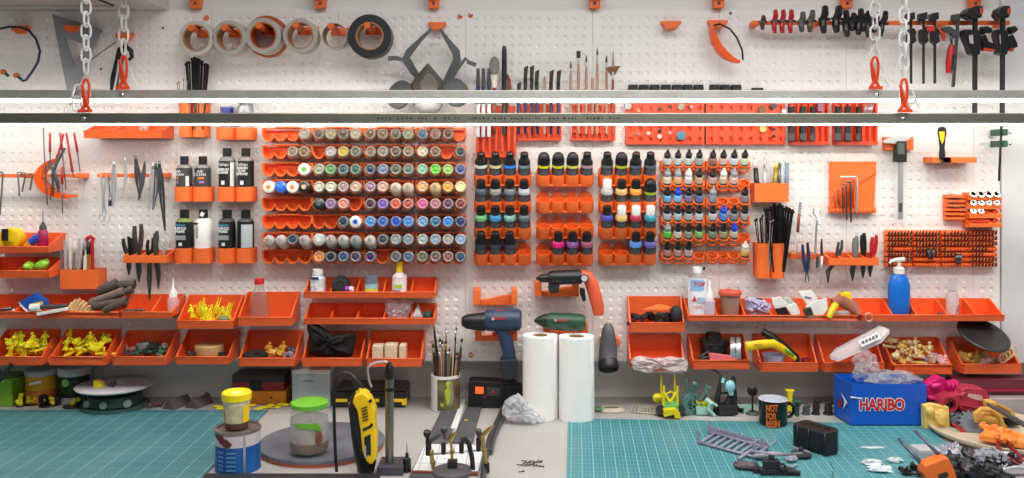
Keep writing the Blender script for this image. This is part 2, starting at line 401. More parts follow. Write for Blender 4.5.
for i, (px, py, ro, ri, kd) in enumerate(TAPES):
 yf = -0.088; s = S(yf)
 c = W(px, py, yf); t = thing('tape_roll', tl[i], 'tape', c - Vector((0, 0, ro * s)), 'tape rolls hanging on pegs')
 core = ri + (1.3 if kd != 'thin' else 0.4)
 m = MB(); m.ring(c, (0, 1, 0), ro * s, core * s, 0.048, 40); m.build('tape', {'black': TB, 'beige': TG2}.get(kd, TG), t, bev=0.0008)
 m = MB(); m.ring(c + Vector((0, 0.0005, 0)), (0, 1, 0), core * s, ri * s, 0.047, 40); m.build('core', RUST if kd == 'core' else CARD, t)
 t = thing('wall_peg', pl[i], 'peg', W(px, py - 8), 'orange pegs for tape')
 pz = c.z + ri * s - 0.0092 ; m = MB(); x = c.x - (2.2 * s if kd != 'black' else 1.2 * s)
 m.cyl((x, -0.004, pz), (x, -0.112, pz), 0.0088, n=16); m.build('rod', ORANGE, t, bev=0.0006)
 m = MB(); m.box((x + 0.01, -0.006, pz), (0.06, 0.011, 0.022)); m.build('back_plate', ORANGE, t, bev=0.001)
# second brown ring behind third tape
c = W(265, 36, -0.036); m = MB(); m.ring(c + Vector((0.004, 0, 0.0)), (0, 1, 0), 0.058, 0.037, 0.028, 40)
m.build('tape_roll', [RUST], label='rust brown tape roll behind the third hanging tape', cat='tape', group='tape rolls hanging on pegs')

def wall_screw(px, py, lab, red=False, r=2.0, y=-0.001):
 t = thing('board_screw', lab, 'screw', W(px, py), 'screws in the pegboard')
 m = MB(); p = W(px, py, y); m.rev([(0, 0.005), (r * 0.6 * S(), 0.0045), (r * S(), 0.002), (r * S(), 0)], p, (0, -1, 0), 12); m.build('head', STEELD if not red else CHROME, t)
 if red: m = MB(); m.cyl(W(px, py + 0.8, y), W(px, py + 0.8, y - 0.002), 2.6 * S(), n=14); m.build('washer', ORANGE, t)
wall_screw(101, 31.5, 'dark screw head right of the grey set square', r=1.3); wall_screw(101, 69, 'dark screw head below the thin wire rod', r=1.2)
wall_screw(163, 28, 'dark screw head left of the leftmost tape roll', r=1.3); wall_screw(206.5, 17, 'screw with orange washer between first two tape rolls', True, 1.3)
wall_screw(460, 15.5, 'screw with orange washer, left one above the respirator', True); wall_screw(470.5, 14.5, 'screw with orange washer, right one above the respirator', True)
wall_screw(460, 354.5, 'screw with orange washer, left one above the brush mug', True); wall_screw(470.8, 354, 'screw with orange washer, right one above the control box', True)
wall_screw(730.5, 13, 'dark screw head above the orange safety glasses', r=1.5)

# ---------- cord with ear plugs ----------
t = thing('earplug_band', 'dark blue banded ear plugs with orange foam tips on hook', 'ear plugs', W(18, 82), None)
pts = [W(-22, 50, -0.06), W(-14, 34, -0.058), W(-2, 29, -0.054), W(10, 26.6, -0.045), W(20, 27, -0.045), W(29, 30.5, -0.05), W(36, 39, -0.05), W(40, 51, -0.05), W(38, 62, -0.05), W(32, 72, -0.05), W(26, 80, -0.05), W(22, 81, -0.05)]
m = MB(); m.tube(pts, 0.0035, 8); m.build('band', NAVY, t)
for px, py in ((16.5, 75.5), (3.5, 72)):
 m = MB(); m.ell(W(px, py, -0.05), (0.009, 0.008, 0.008), 12); m.cyl(W(px, py, -0.05), W(px + 5, py + 4, -0.05), 0.0045, n=10, m=1); m.build('foam_tip', [mat('orange_foam', (206, 120, 50), 0.9), NAVY], t)
# set square
m = MB(); y = -0.022
O = [(52, 14), (101, 29), (70, 106)]; I = [(65, 38), (84, 44), (74.5, 66)]
P = [W(a, b, y) for a, b in O] + [W(a, b, y) for a, b in I]; Q = [p + Vector((0, 0.004, 0)) for p in P]
for i in range(3):
 j = (i + 1) % 3
 m.add([P[i], P[j], P[j + 3], P[i + 3], Q[i], Q[j], Q[j + 3], Q[i + 3]], [(0, 1, 2, 3), (4, 7, 6, 5), (0, 4, 5, 1), (3, 2, 6, 7)])
m.build('set_square', mat('smoke_grey_acrylic', (150, 153, 160), 0.25, alpha=0.8, var=0.02), label='grey triangular set square hanging behind the leftmost chain', cat='set square')
m = MB(); m.tube([W(91, 60, -0.03), W(103, 51, -0.035), W(116, 42, -0.045)], 0.0018, 6); m.build('thin_rod', STEELD, label='thin dark wire rod slanting beside the set square', cat='rod')
# black tool hanging left
t = thing('hand_tool', 'black hand tool hanging behind the orange carabiner, left of the tapes', 'hand tool', W(123, 92))
m = MB(); m.pp([(117, 48), (121, 47), (122, 56), (118, 70), (116, 80), (115, 92), (109.5, 92), (110, 78), (114, 62)], -0.06, 0.02); m.build('handle', BLACK, t, bev=0.002)
m = MB(); m.tube([W(119, 49, -0.05), W(126, 46, -0.05), W(131, 51, -0.05), W(132, 57, -0.05), W(129, 60, -0.05)], [0.005, 0.007, 0.007, 0.006, 0.004], 8); m.build('jaw', BLACKM, t)
m = MB(); m.tube([W(119, 60, -0.065), W(117, 75, -0.067), W(114, 90, -0.067)], 0.003, 6); m.build('spring_arm', STEEL, t)

# ---------- respirator ----------
RUB = mat('grey_rubber', (82, 84, 86), 0.6); STR = mat('grey_strap', (92, 95, 99), 0.8)
t = thing('respirator', 'grey half face respirator mask hanging by its straps', 'respirator', W(430, 112))
def strap(pts, w0, nm='strap', ys=-0.05):
 m = MB(); P = [W(a, b, ys) for a, b in pts]; Lf = []; Rt = []
 for i, p in enumerate(P):
  d = (P[min(i + 1, len(P) - 1)] - P[max(i - 1, 0)]).normalized(); n = Vector((-d.z, 0, d.x)) * w0[i] * S() / 2; Lf.append(p + n); Rt.append(p - n)
 vs = Lf + Rt; k = len(P); vs += [v + Vector((0, 0.004, 0)) for v in vs]
 fs = []
 for i in range(k - 1):
  fs += [(i, i + 1, k + i + 1, k + i), (2 * k + i, 3 * k + i, 3 * k + i + 1, 2 * k + i + 1), (i, 2 * k + i, 2 * k + i + 1, i + 1), (k + i, k + i + 1, 3 * k + i + 1, 3 * k + i)]
 fs += [(0, k, 3 * k, 2 * k), (k - 1, 3 * k - 1, 4 * k - 1, 2 * k - 1)]
 m.add(vs, fs); m.build(nm, STR, t)
strap([(431, 29), (420, 40), (409, 52), (406, 58), (411, 67), (417, 76)], [2.5, 4, 7, 7.5, 7, 6])
strap([(440, 29), (448, 41), (456, 52), (457, 60), (451, 72), (443, 88)], [2.5, 5, 8, 8, 7, 6])
strap([(413, 74), (404, 60), (396, 58), (388, 58.5)], [4, 4, 4.5, 4.5], ys=-0.06)
strap([(448, 84), (458, 68), (466, 58), (468, 62), (476, 65)], [4, 3.5, 3, 4, 4], ys=-0.06)
m = MB(); m.ell(W(428, 86, -0.09), (0.052, 0.05, 0.062), 20)
for v in m.v:
 dz = v.z - W(0, 86, -0.09).z
 if dz > 0: v.x = W(428, 86, -0.09).x + (v.x - W(428, 86, -0.09).x) * (1 - 0.75 * dz / 0.062)
m.build('face_piece', mat('respirator_rubber', (88, 82, 76), 0.5), t)
m = MB(); m.pp([(419, 84), (424, 76), (428, 73), (433, 76), (438, 84), (434, 95), (423, 95)], -0.147, 0.02); m.build('valve_cover', mat('smoky_cover', (120, 110, 102), 0.35), t, bev=0.003)
for sx in (-1, 1):
 cx = 428 + sx * 26
 m = MB(); c = W(cx, 95 - (1 if sx > 0 else -1), -0.10); ax = Vector((sx * 0.45, -0.8, 0.3)).normalized()
 m.rev([(0, 0), (0.034, 0), (0.041, 0.006), (0.041, 0.014), (0.034, 0.02), (0, 0.022)], c, ax, 26); m.build('filter', RUB, t)
m = MB(); m.ell(W(428, 104, -0.10), (0.042, 0.035, 0.03), 14); m.build('chin_piece', mat('rubber_pale', (150, 146, 146), 0.5), t)

# ---------- orange safety glasses (right) ----------
ORT = mat('orange_translucent', (246, 92, 20), 0.2, alpha=0.92)
def crescent(m, c, ro, w0, a0, a1, y, t, n=18):
 o = []; i_ = []
 for k in range(n + 1):
  f = k / n; a = R(a0 + (a1 - a0) * f); ww = w0 * (0.35 + 0.65 * math.sin(math.pi * f))
  o.append((c[0] + ro[0] * math.cos(a), c[1] + ro[1] * math.sin(a))); i_.append((c[0] + (ro[0] - ww) * math.cos(a), c[1] + (ro[1] - ww) * math.sin(a)))
 P = [W(*p, y) for p in o] + [W(*p, y) for p in i_]; Q = [p + Vector((0, t, 0)) for p in P]; k = n + 1
 fs = []
 for j in range(n): fs += [(j, j + 1, k + j + 1, k + j), (2 * k + j, 3 * k + j, 3 * k + j + 1, 2 * k + j + 1), (j, 2 * k + j, 2 * k + j + 1, j + 1), (k + j, k + j + 1, 3 * k + j + 1, 3 * k + j)]
 fs += [(0, k, 3 * k, 2 * k), (k - 1, 3 * k - 1, 4 * k - 1, 2 * k - 1)]
 m.add(P + Q, fs)
t = thing('safety_glasses', 'orange safety glasses hanging on an upper hook by black strap', 'safety glasses', W(727, 64))
m = MB(); crescent(m, (743, 30), (32, 33), 7, 95, 190, -0.06, 0.03); m.build('lens', ORT, t)
m = MB(); m.tube([W(712, 26, -0.05), W(720, 24, -0.055), W(730, 29, -0.05), (W(737, 38, -0.045)), W(742, 50, -0.04), W(743, 60, -0.04)], 0.0028, 7); m.build('strap', BLACK, t)
# left one
t = thing('safety_glasses', 'orange curved safety glasses hung on the left tool rail', 'safety glasses', W(45, 200))
m = MB(); crescent(m, (64, 178), (30, 20.5), 7.5, 72, 250, -0.055, 0.03); m.build('lens', mat('amber_translucent', (236, 92, 24), 0.2, alpha=0.85), t)
m = MB(); m.tube([W(48, 161, -0.05), W(54, 172, -0.04), W(57, 185, -0.04), W(60, 194, -0.04)], 0.003, 6); m.build('temple', GREYD, t)
# ---------- racks of upright brushes and files ----------
REDO = mat('red_orange_plastic', (224, 74, 30), 0.4)
def grid_rack(name, lab, cat, x0, x1, y0, y1, nx, ny, dep=0.03, barw=0.45, matl=None, group=None, yb=-0.001, hb=0.35):
 matl = matl or REDO
 t = thing(name, lab, cat, W((x0 + x1) / 2, y1), group)
 yf = yb - dep; A = W(x0, y1, yf); B = W(x1, y0, yf)
 m = MB(); m.bb(A.x, B.x, yf + dep * 0.45, yb, A.z, B.z); m.build('back_plate', matl, t, bev=0.0008)
 m = MB(); px = (B.x - A.x) / nx; pz = (B.z - A.z) / ny
 for i in range(nx + 1):
  c = A.x + i * px; hw = px * barw / 2
  m.bb(max(A.x, c - hw), min(B.x, c + hw), yf, yf + dep * 0.45, A.z, B.z)
 for j in range(ny + 1):
  c = A.z + j * pz; hw = pz * hb / 2
  m.bb(A.x, B.x, yf + 0.0004, yf + dep * 0.45, max(A.z, c - hw), min(B.z, c + hw))
 m.build('slotted_front', matl, t)
 return t
grid_rack('brush_holder', 'orange slotted holder under the black brushes, behind the light bars', 'holder', 517.5, 561.5, 104, 140.5, 7, 4, 0.028, 0.5)
grid_rack('brush_holder', 'orange slotted holder under the wooden brushes, behind the light bars', 'holder', 571, 615.5, 104, 140.5, 7, 4, 0.028, 0.5)
# file holder: tubes in a comb
t = thing('file_holder', 'orange comb holder with vertical channels above the paint bottles', 'holder', W(496, 154), None)
m = MB(); m.bb(W(477, 0).x, W(515, 0).x, -0.012, -0.001, W(0, 154.5).z, W(0, 106).z); m.build('back_plate', REDO, t, bev=0.001)
m = MB()
for i in range(7):
 x = 477.8 + i * 6.2; m.bb(W(x - 1.3, 0).x, W(x + 1.3, 0).x, -0.036, -0.0125, W(0, 154).z, W(0, 121).z)
m.bb(W(477, 0).x, W(515.4, 0).x, -0.036, -0.0125, W(0, 157.5).z, W(0, 152).z)
for i in range(6):
 x = 480.9 + i * 6.2; m.bb(W(x - 1.9, 0).x, W(x + 1.9, 0).x, -0.016, -0.0125, W(0, 152).z, W(0, 136).z)
m.build('channel_front', REDO, t, bev=0.0008)
grp = 'upright tools and brushes behind the light bars'
def upright(px, top, kind, lab, col=None, bot=134, y=-0.043, wpx=4.2, lean=0):
 s = S(y); t = thing({'file': 'hand_file', 'brush': 'makeup_brush', 'round': 'powder_brush', 'paint': 'paint_brush', 'fan': 'fan_brush', 'spat': 'spatula'}[kind], lab, {'file': 'file', 'spat': 'spatula'}.get(kind, 'brush'), W(px, bot, y), grp)
 P = lambda v, dx=0: W(px + dx + lean * (bot - v) / 60, v, y)
 if kind == 'file':
  m = MB(); m.cyl(P(104), P(86), wpx / 2 * s, wpx / 2 * s * 0.95, 10); m.cyl(P(86), P(top), wpx / 2 * s * 0.95, wpx * 0.38 * s, 10, 1); m.build('grip', [NAVY, GREYD], t)
  m = MB(); m.cyl(P(122), P(104), 1.9 * s, n=10); m.build('collar', WHITE, t)
  m = MB(); m.box(P(129), (3.4 * s, 0.003, 16 * s)); m.build('blade', GREYL, t)
 elif kind == 'round':
  m = MB(); m.cyl(P(bot), P(86), 1.6 * s, 2.2 * s, 10); m.build('handle', WOODR, t)
  m = MB(); m.cyl(P(88), P(75), 2.4 * s, 4.5 * s, 12); m.build('ferrule', mat('pink_white', (222, 205, 196), 0.4), t)
  m = MB(); m.ell(P(66), (5.2 * s, 4 * s, 9.8 * s), 14, noise=0.04); m.build('bristles', BRISTLEG, t)
 elif kind == 'spat':
  m = MB(); m.tube([P(bot), P(90), P(70), P(50), P(top + 1)], [2.4 * s, 2.6 * s, 2.7 * s, 2.6 * s, 1.5 * s], 10); m.build('handle', BLACK, t)
 elif kind == 'brush':
  m = MB(); m.cyl(P(bot), P(95), 1.3 * s, 1.7 * s, 10); m.build('handle', NAVY if col is None else col, t)
  m = MB(); m.cyl(P(95), P(top + 13), 1.7 * s, 1.9 * s, 10); m.build('ferrule', BLACK, t)
  m = MB(); a = P(top + 13); b = P(top, 1.2); m.ext([a + Vector((-1.8 * s, -0.004, 0)), a + Vector((1.8 * s, -0.004, 0)), b + Vector((1.8 * s, -0.003, 0)), b + Vector((-2.6 * s, -0.003, -0.006))], (0, 0.008, 0)); m.build('bristles', BRISTLE, t)
 else:
  m = MB(); m.tube([P(bot), P(100), P(78), P(max(top + 12, 64))], [1.0 * s, 1.4 * s, 1.6 * s, 1.1 * s], 8); m.build('handle', WOODP, t)
  m = MB(); m.cyl(P(max(top + 12, 64)), P(top + 7), 1.1 * s, 1.2 * s * (1.5 if kind == 'fan' else 1), 8); m.build('ferrule', STEEL, t)
  m = MB()
  if col == 'flat': m.box(P(top + 3.5), (4 * s, 0.004, 7 * s))
  else: m.tube([P(top + 8), P(top + 4), P(top)], [1.2 * s, 1.0 * s, 0.3 * s], 8)
  m.build('bristles', BRISTLE if col else mat('brown_bristle', (112, 86, 68), 0.8), t)
upright(478, 68.5, 'file', 'dark handled file, leftmost upright tool in the comb holder')
upright(483.3, 68.5, 'file', 'dark handled file, second upright tool in the comb holder')
upright(489, 68.5, 'file', 'dark handled file beside the round grey brush')
upright(494.3, 56, 'round', 'round brush with fluffy grey head and pale ferrule')
upright(504.3, 45, 'spat', 'tall black rounded handle, tallest beside the black brushes')
m = MB(); y = -0.03; m.tube([W(506, 134, y), W(508, 100, y), W(509.5, 88, y), W(509, 80, y), W(507, 74, y)], [0.003, 0.004, 0.006, 0.005, 0.003], 8); m.build('wooden_tool', WOODR, label='short reddish wooden handle right behind the tall black handle', cat='tool', group=grp)
for px, tp, lab, ln in ((518.5, 81.5, 'shortest black brush beside the tall black handle', 0), (525.3, 65.5, 'black angled brush, leftmost of the tall black pair', 0), (532.5, 65, 'black pointed brush right of the angled one', -1), (537.5, 69.5, 'wide black brush close to the pointed one', -1), (551, 69.5, 'black flat brush, left of the last pair', 0), (558.3, 69.5, 'black flat brush at the right end of the black brushes', 0)):
 upright(px, tp, 'brush', lab, lean=ln)
for px, tp, col, lab in ((544.5, 76, None, 'thin pale brush between the black brushes'), (570.8, 61, None, 'slim wooden handled brush, leftmost of the wooden brushes'), (578.5, 51, 'flat', 'wooden brush with dark flat head and metal ferrule'), (586.3, 55, None, 'slim wooden brush right of the flat headed one'), (592.5, 79, None, 'shortest wooden brush in the right holder'), (597.3, 48, None, 'tallest wooden brush with pointed tip'), (606.5, 55.5, 'x', 'wooden brush with dark tip left of the fan brush')):
 upright(px, tp, 'paint', lab, col)
t = thing('fan_brush', 'fan brush with spread brown bristles at the right of the brushes', 'brush', W(613, 134, -0.05), grp); y = -0.05; s = S(y)
m = MB(); m.tube([W(612, 134, y), W(612.5, 95, y), W(613, 78, y)], [0.003, 0.004, 0.003], 8); m.build('handle', WOODR, t)
m = MB(); m.cyl(W(613, 80, y), W(613, 72, y), 0.0035, 0.004, 8); m.build('ferrule', STEEL, t)
m = MB(); m.pp([(611.5, 76), (606, 68.5), (609, 66.5), (613, 66.5), (617, 66), (620.5, 66), (615, 75)], y - 0.002, 0.005); m.build('bristles', mat('brown_fan', (120, 84, 52), 0.8, bump=0.5, bscale=400), t)
m = MB(); m.tube([W(613, 66, y + 0.01), W(613.3, 51, y + 0.01)], [0.0035, 0.0012], 8); m.build('handle_tip', WOODP, t)

# long tool racks with small rotary bits
grid_rack('rotary_bit_rack', 'long orange bit rack behind light bars, left of two', 'rack', 626, 704, 103, 144.5, 8, 4, 0.02, 0.62, hb=0.55)
grid_rack('rotary_bit_rack', 'long orange bit rack behind light bars, right of two', 'rack', 706, 785, 103, 144.5, 8, 4, 0.02, 0.62, hb=0.55)
def ribbed(x0, x1, bars, lab):
 t = thing('ribbed_holder', lab, 'holder', W((x0 + x1) / 2, 144.5))
 m = MB(); m.bb(W(x0, 0).x, W(x1, 0).x, -0.012, -0.001, W(0, 144.5).z, W(0, 103).z); m.build('back_plate', REDO, t, bev=0.001)
 m = MB(); n = 7
 for i in range(n):
  x = x0 + 1.2 + i * (x1 - x0 - 2.4) / (n - 1)
  m.bb(W(x - 0.9, 0).x, W(x + 0.9, 0).x, -0.03, -0.0115, W(0, 142).z, W(0, 103.5).z)
 m.bb(W(x0, 0).x, W(x1, 0).x, -0.032, -0.0115, W(0, 145).z, W(0, 141.5).z)
 m.build('rib_front', REDO, t)
 return t
ribbed(787.5, 826, 3, 'orange ribbed holder behind light bars, left one above the knife box')
ribbed(831.5, 873.5, 3, 'orange ribbed holder behind light bars, right one above the hex keys')
k = 0
for px in (791.5, 803, 812.5, 838, 848, 858.5):
 s = S(-0.03); t = thing('router_cutter', ['black handled tool, leftmost in the left ribbed holder', 'black handled tool in the middle of the left ribbed holder', 'black handled tool, rightmost in the left ribbed holder', 'black handled tool, leftmost in the right ribbed holder', 'black handled tool in the middle of the right ribbed holder', 'black handled tool, rightmost in the right ribbed holder'][k], 'tool', W(px, 142, -0.03), 'black tools in the ribbed holders')
 m = MB(); wd = 5.2 if k % 3 < 2 else 3.6; m.box(W(px, 124, -0.038), (wd * s, 0.012, 35 * s)); m.build('handle', BLACKM, t, bev=0.0015)
 m = MB(); m.box(W(px, 137, -0.0445), ((wd + 0.8) * s, 0.004, 7 * s)); m.build('cap', GREYD, t, bev=0.001); k += 1
m = MB(); m.box(W(820, 107, -0.04), (0.018, 0.016, 0.024)); m.build('small_box', mat('mauve_box', (150, 84, 104), 0.4), label='small mauve box at the top of the left ribbed holder', cat='box')
t = thing('drill_bit_bundle', 'bundle of thin steel drill bits at the right ribbed holder', 'drill bits', W(867, 113, -0.04))
for i in range(6):
 m = MB(); x = 863.5 + i * 1.5; m.tube([W(x, 114, -0.04), W(x + 2.5, 104.5, -0.043)], 0.0014, 6); m.build('drill_bit', STEEL, t)
bl = [(628, 106, 3.4, GREYL, 'pale round disc at the left end'), (638, 110.5, 1.8, WOODL, 'tan bit near the left end'), (660, 109, 1.7, BLACK, 'dark bit in the middle of the left rack gap'), (681, 106.5, 3.5, mat('tan_grey', (170, 150, 130), 0.6), 'tan grey round disc'), (670, 106.5, 1.4, GREYD, 'small dark bit left of the tan disc'), (691, 107, 1.2, GREYL, 'small pale bit right of the tan disc'),
      (648.5, 133.5, 1.6, WHITE, 'white bit below the front bar'), (659.5, 131, 2, BLACK, 'black bit above a white one'), (659.5, 136.5, 2.1, WHITE, 'white bit under a black one'), (670, 132.5, 1.3, GREYL, 'tiny pale bit left of the blue disc'), (681, 135.5, 4.6, mat('blue_grey_disc', (70, 120, 140), 0.5), 'blue grey disc, largest round bit'), (638, 134, 1.4, GREYM, 'small grey bit near left end below the bar'),
      (762, 110, 3.6, mat('brown_disc', (120, 84, 50), 0.6), 'brown round disc in the right rack'), (774, 106, 3, GREYD, 'dark round disc in the right rack'), (763, 129, 3.4, mat('straw', (196, 180, 96), 0.6), 'straw coloured disc below the front bar'), (784, 111, 2.2, WHITE, 'white bit at the right rack edge'), (774, 129, 1.6, BLACK, 'upper small black bit in right rack'), (774, 136, 1.5, BLACK, 'lower small black bit in right rack')]
for px, py, r, mt, lab in bl:
 s = S(-0.03); t = thing('rotary_bit', lab + (' of the orange bit rack' if 'rack' not in lab else ' behind light bars'), 'bit', W(px, py + r, -0.03), 'rotary bits in the long racks')
 m = MB(); m.rev([(0, 0.003), (r * s, 0.002), (r * s, -0.003), (0, -0.003)], W(px, py, -0.033), (0, -1, 0), 16); m.build('head', mt, t)
 m = MB(); m.cyl(W(px, py, -0.031), W(px, py, -0.0125), 0.0011, n=6); m.build('shank', STEEL, t)
cl = [632.5, 643.3, 654, 665, 676, 686.5, 697.5, 713.5, 724, 735]
for i, px in enumerate(cl):
 m = MB(); m.bb(W(px - 4.4, 0).x, W(px + 4.4, 0).x, -0.022, -0.001, W(0, 97).z, W(0, 85.2).z); m.bb(W(px - 4.4, 0).x, W(px + 4.4, 0).x, -0.026, -0.021, W(0, 97).z, W(0, 87.5).z)
 m.build('clip_block', [BLACKM], label=f'small black block above the rear light bar, {ORD[i]} from the left', cat='clip', group='black blocks above the rear light bar', bev=0.001)
m = MB(); m.bb(W(751, 0).x, W(761.5, 0).x, -0.02, -0.001, W(0, 96).z, W(0, 88.3).z); m.build('clip_block', [BLACKM], label='lowest black block above the rear light bar, alone at right', cat='clip', group='black blocks above the rear light bar', bev=0.001)

# ---------- clamp rails ----------
yR = -0.05
def rail(x0, x1, py, lab, h=4, y=yR, slots=True):
 t = thing('tool_rail', lab, 'rail', W((x0 + x1) / 2, py + h / 2), 'orange tool rails')
 m = MB(); A = W(x0, py + h / 2, y); B = W(x1, py - h / 2, y); m.bb(A.x, B.x, y, y + 0.006, A.z, B.z); m.build('bar', ORANGE, t, bev=0.0008)
 for x in (x0 + 5, (x0 + x1) / 2, x1 - 5):
  m = MB(); p = W(x, py, y); m.bb(p.x - 0.008, p.x + 0.008, y + 0.0055, -0.0005, p.z - 0.007, p.z + 0.007); m.build('bracket', ORANGE, t)
 return t
rail(752, 884, 22.8, 'orange rail carrying the spring clamps', 4)
rail(879, 1010, 22.8, 'orange rail carrying the bar clamps at top right', 4.4)
def spring_clamp(px, py, h, mt, lab, wd=5, tilt=0.0, y=yR):
 s = S(y); t = thing('spring_clamp', lab, 'clamp', W(px, py + h / 2, y), 'spring clamps on the rail'); t2 = R(tilt)
 c = W(px, py, y - 0.003); wd *= 1.25; hh = h * s / 2
 m = MB(); m.tube([c + Vector((0.3 * wd * s, -0.004, hh)), c + Vector((0.1 * wd * s, -0.016, hh * 0.45)), c + Vector((-0.1 * wd * s, -0.012, 0))], [wd * s * 0.42, wd * s * 0.5, wd * s * 0.45], 8); m.build('upper_jaw', mt, t)
 m = MB(); m.tube([c + Vector((0.15 * wd * s, -0.004, -hh)), c + Vector((-0.15 * wd * s, -0.014, -hh * 0.5)), c + Vector((-0.1 * wd * s, -0.01, 0))], [wd * s * 0.36, wd * s * 0.5, wd * s * 0.45], 8); m.build('lower_jaw', mt, t)
 m = MB(); m.cyl(c + Vector((-wd * s * 0.75, -0.016, 0)), c + Vector((wd * s * 0.75, -0.016, 0)), 0.004, n=10); m.build('pivot', STEELD if mt is not BLACK else BLACKM, t)
 for o in [t]: o.rotation_euler = (0, t2, 0)
GD = mat('grey_clamp', (88, 90, 90), 0.5); GB = mat('brown_grey_clamp', (98, 84, 80), 0.5)
spring_clamp(761.5, 23, 12, mat('dark_brown_plastic', (70, 44, 40), 0.45), 'smallest dark spring clamp at the left end of rail', 4)
for i, px in enumerate((773.5, 781.3, 789.3)): spring_clamp(px, 22, 21.5, RED, ['red spring clamp, leftmost of three', 'red spring clamp in the middle of three', 'red spring clamp, rightmost of three'][i], 4.4)
spring_clamp(800.5, 22.5, 18, GD, 'grey spring clamp beside the red ones', 5); spring_clamp(808.5, 21.5, 20, GB, 'brownish grey spring clamp left of the black ones', 5, 5)
bk = [(822.3, 20.2, 25, 6, 0), (834.8, 19.8, 24, 6.5, 3), (845.8, 24.2, 24, 5.6, -6), (851, 22.5, 15, 5.5, 0), (857, 22.3, 24, 5.6, 3), (862, 23, 15, 5.5, 0), (867, 24.5, 24, 5.6, -2), (872.5, 23, 17, 5.5, 4), (879, 24, 24, 5, 10)]
for i, (px, py, h, wd, tl_) in enumerate(bk): spring_clamp(px, py, h, BLACK, f'black spring clamp, {ORD[i]} from the left among the black ones', wd, tl_)

RDC = mat('clamp_red_pad', (214, 62, 40), 0.5)
def small_bar_clamp(px, lab, w=1.0, hy=12.5, stem=83.5, red=False):
 y = -0.072; t = thing('bar_clamp', lab, 'clamp', W(px, stem, y), 'bar clamps hanging at top right')
 m = MB(); m.pp([(px - 0.9, 14), (px + 0.9, 14), (px + 0.9, stem), (px - 0.9, stem)], y, 0.006); m.build('bar', BLACKM, t)
 m = MB(); m.pp([(px - 4, hy + 1), (px + 3.5, hy - 0.5), (px + 4, hy + 6.5), (px + 1.5, hy + 7), (px + 1.5, 21), (px - 2, 21), (px - 4, hy + 6)], y - 0.007, 0.02); m.build('fixed_jaw', BLACK, t, bev=0.001)
 m = MB(); m.pp([(px - 2.2, 29), (px + 3, 28), (px + 5.2, 32), (px + 4, 36), (px + 5.2, 41), (px + 1.5, 44), (px - 2, 41)], y - 0.009, 0.024); m.build('sliding_jaw', BLACK, t, bev=0.0015)
 if red:
  m = MB(); m.tube([W(px + 3, 30, y - 0.004), W(px + 8, 34, y - 0.004), W(px + 8.5, 41, y - 0.004)], [0.005, 0.006, 0.004], 8); m.build('lever', RDC, t)
  m = MB(); m.box(W(px - 6, 29, y), (0.022, 0.02, 0.016)); m.build('pad', RDC, t, bev=0.002)
small_bar_clamp(911.5, 'slim bar clamp behind the rightmost chain'); small_bar_clamp(924, 'slim black bar clamp, second in the row', red=False); small_bar_clamp(935.3, 'slim bar clamp with orange red lever', red=True)
y = -0.075; t = thing('bar_clamp', 'steel bar clamp with red and black handle', 'clamp', W(957, 87, y), 'bar clamps hanging at top right')
m = MB(); m.pp([(957.8, 17), (960, 17), (955, 87), (952.3, 87)], y, 0.007); m.build('bar', STEELD, t)
m = MB(); m.pp([(953, 14.5), (960.5, 13.5), (961, 19.5), (953, 20)], y - 0.004, 0.016); m.build('fixed_jaw', GREYD, t, bev=0.001)
m = MB(); m.pp([(943, 27), (950, 26), (957, 31), (958.5, 36), (954, 38), (951, 33), (943, 30)], y - 0.006, 0.016); m.build('sliding_jaw', GREYD, t, bev=0.001)
m = MB(); m.tube([W(951, 33, y - 0.01), W(951.5, 46, y - 0.01)], 0.003, 6); m.build('spindle', STEELD, t)
m = MB(); m.tube([W(951.5, 45, y - 0.01), W(951, 50, y - 0.01), W(949.5, 62, y - 0.01), W(948.8, 73, y - 0.01)], [0.006, 0.010, 0.0105, 0.008], 12); m.build('handle', RED, t)
m = MB(); m.tube([W(952.5, 55, y - 0.0155), W(951.3, 70, y - 0.0155)], [0.006, 0.005], 8); m.build('handle_grip', BLACK, t)
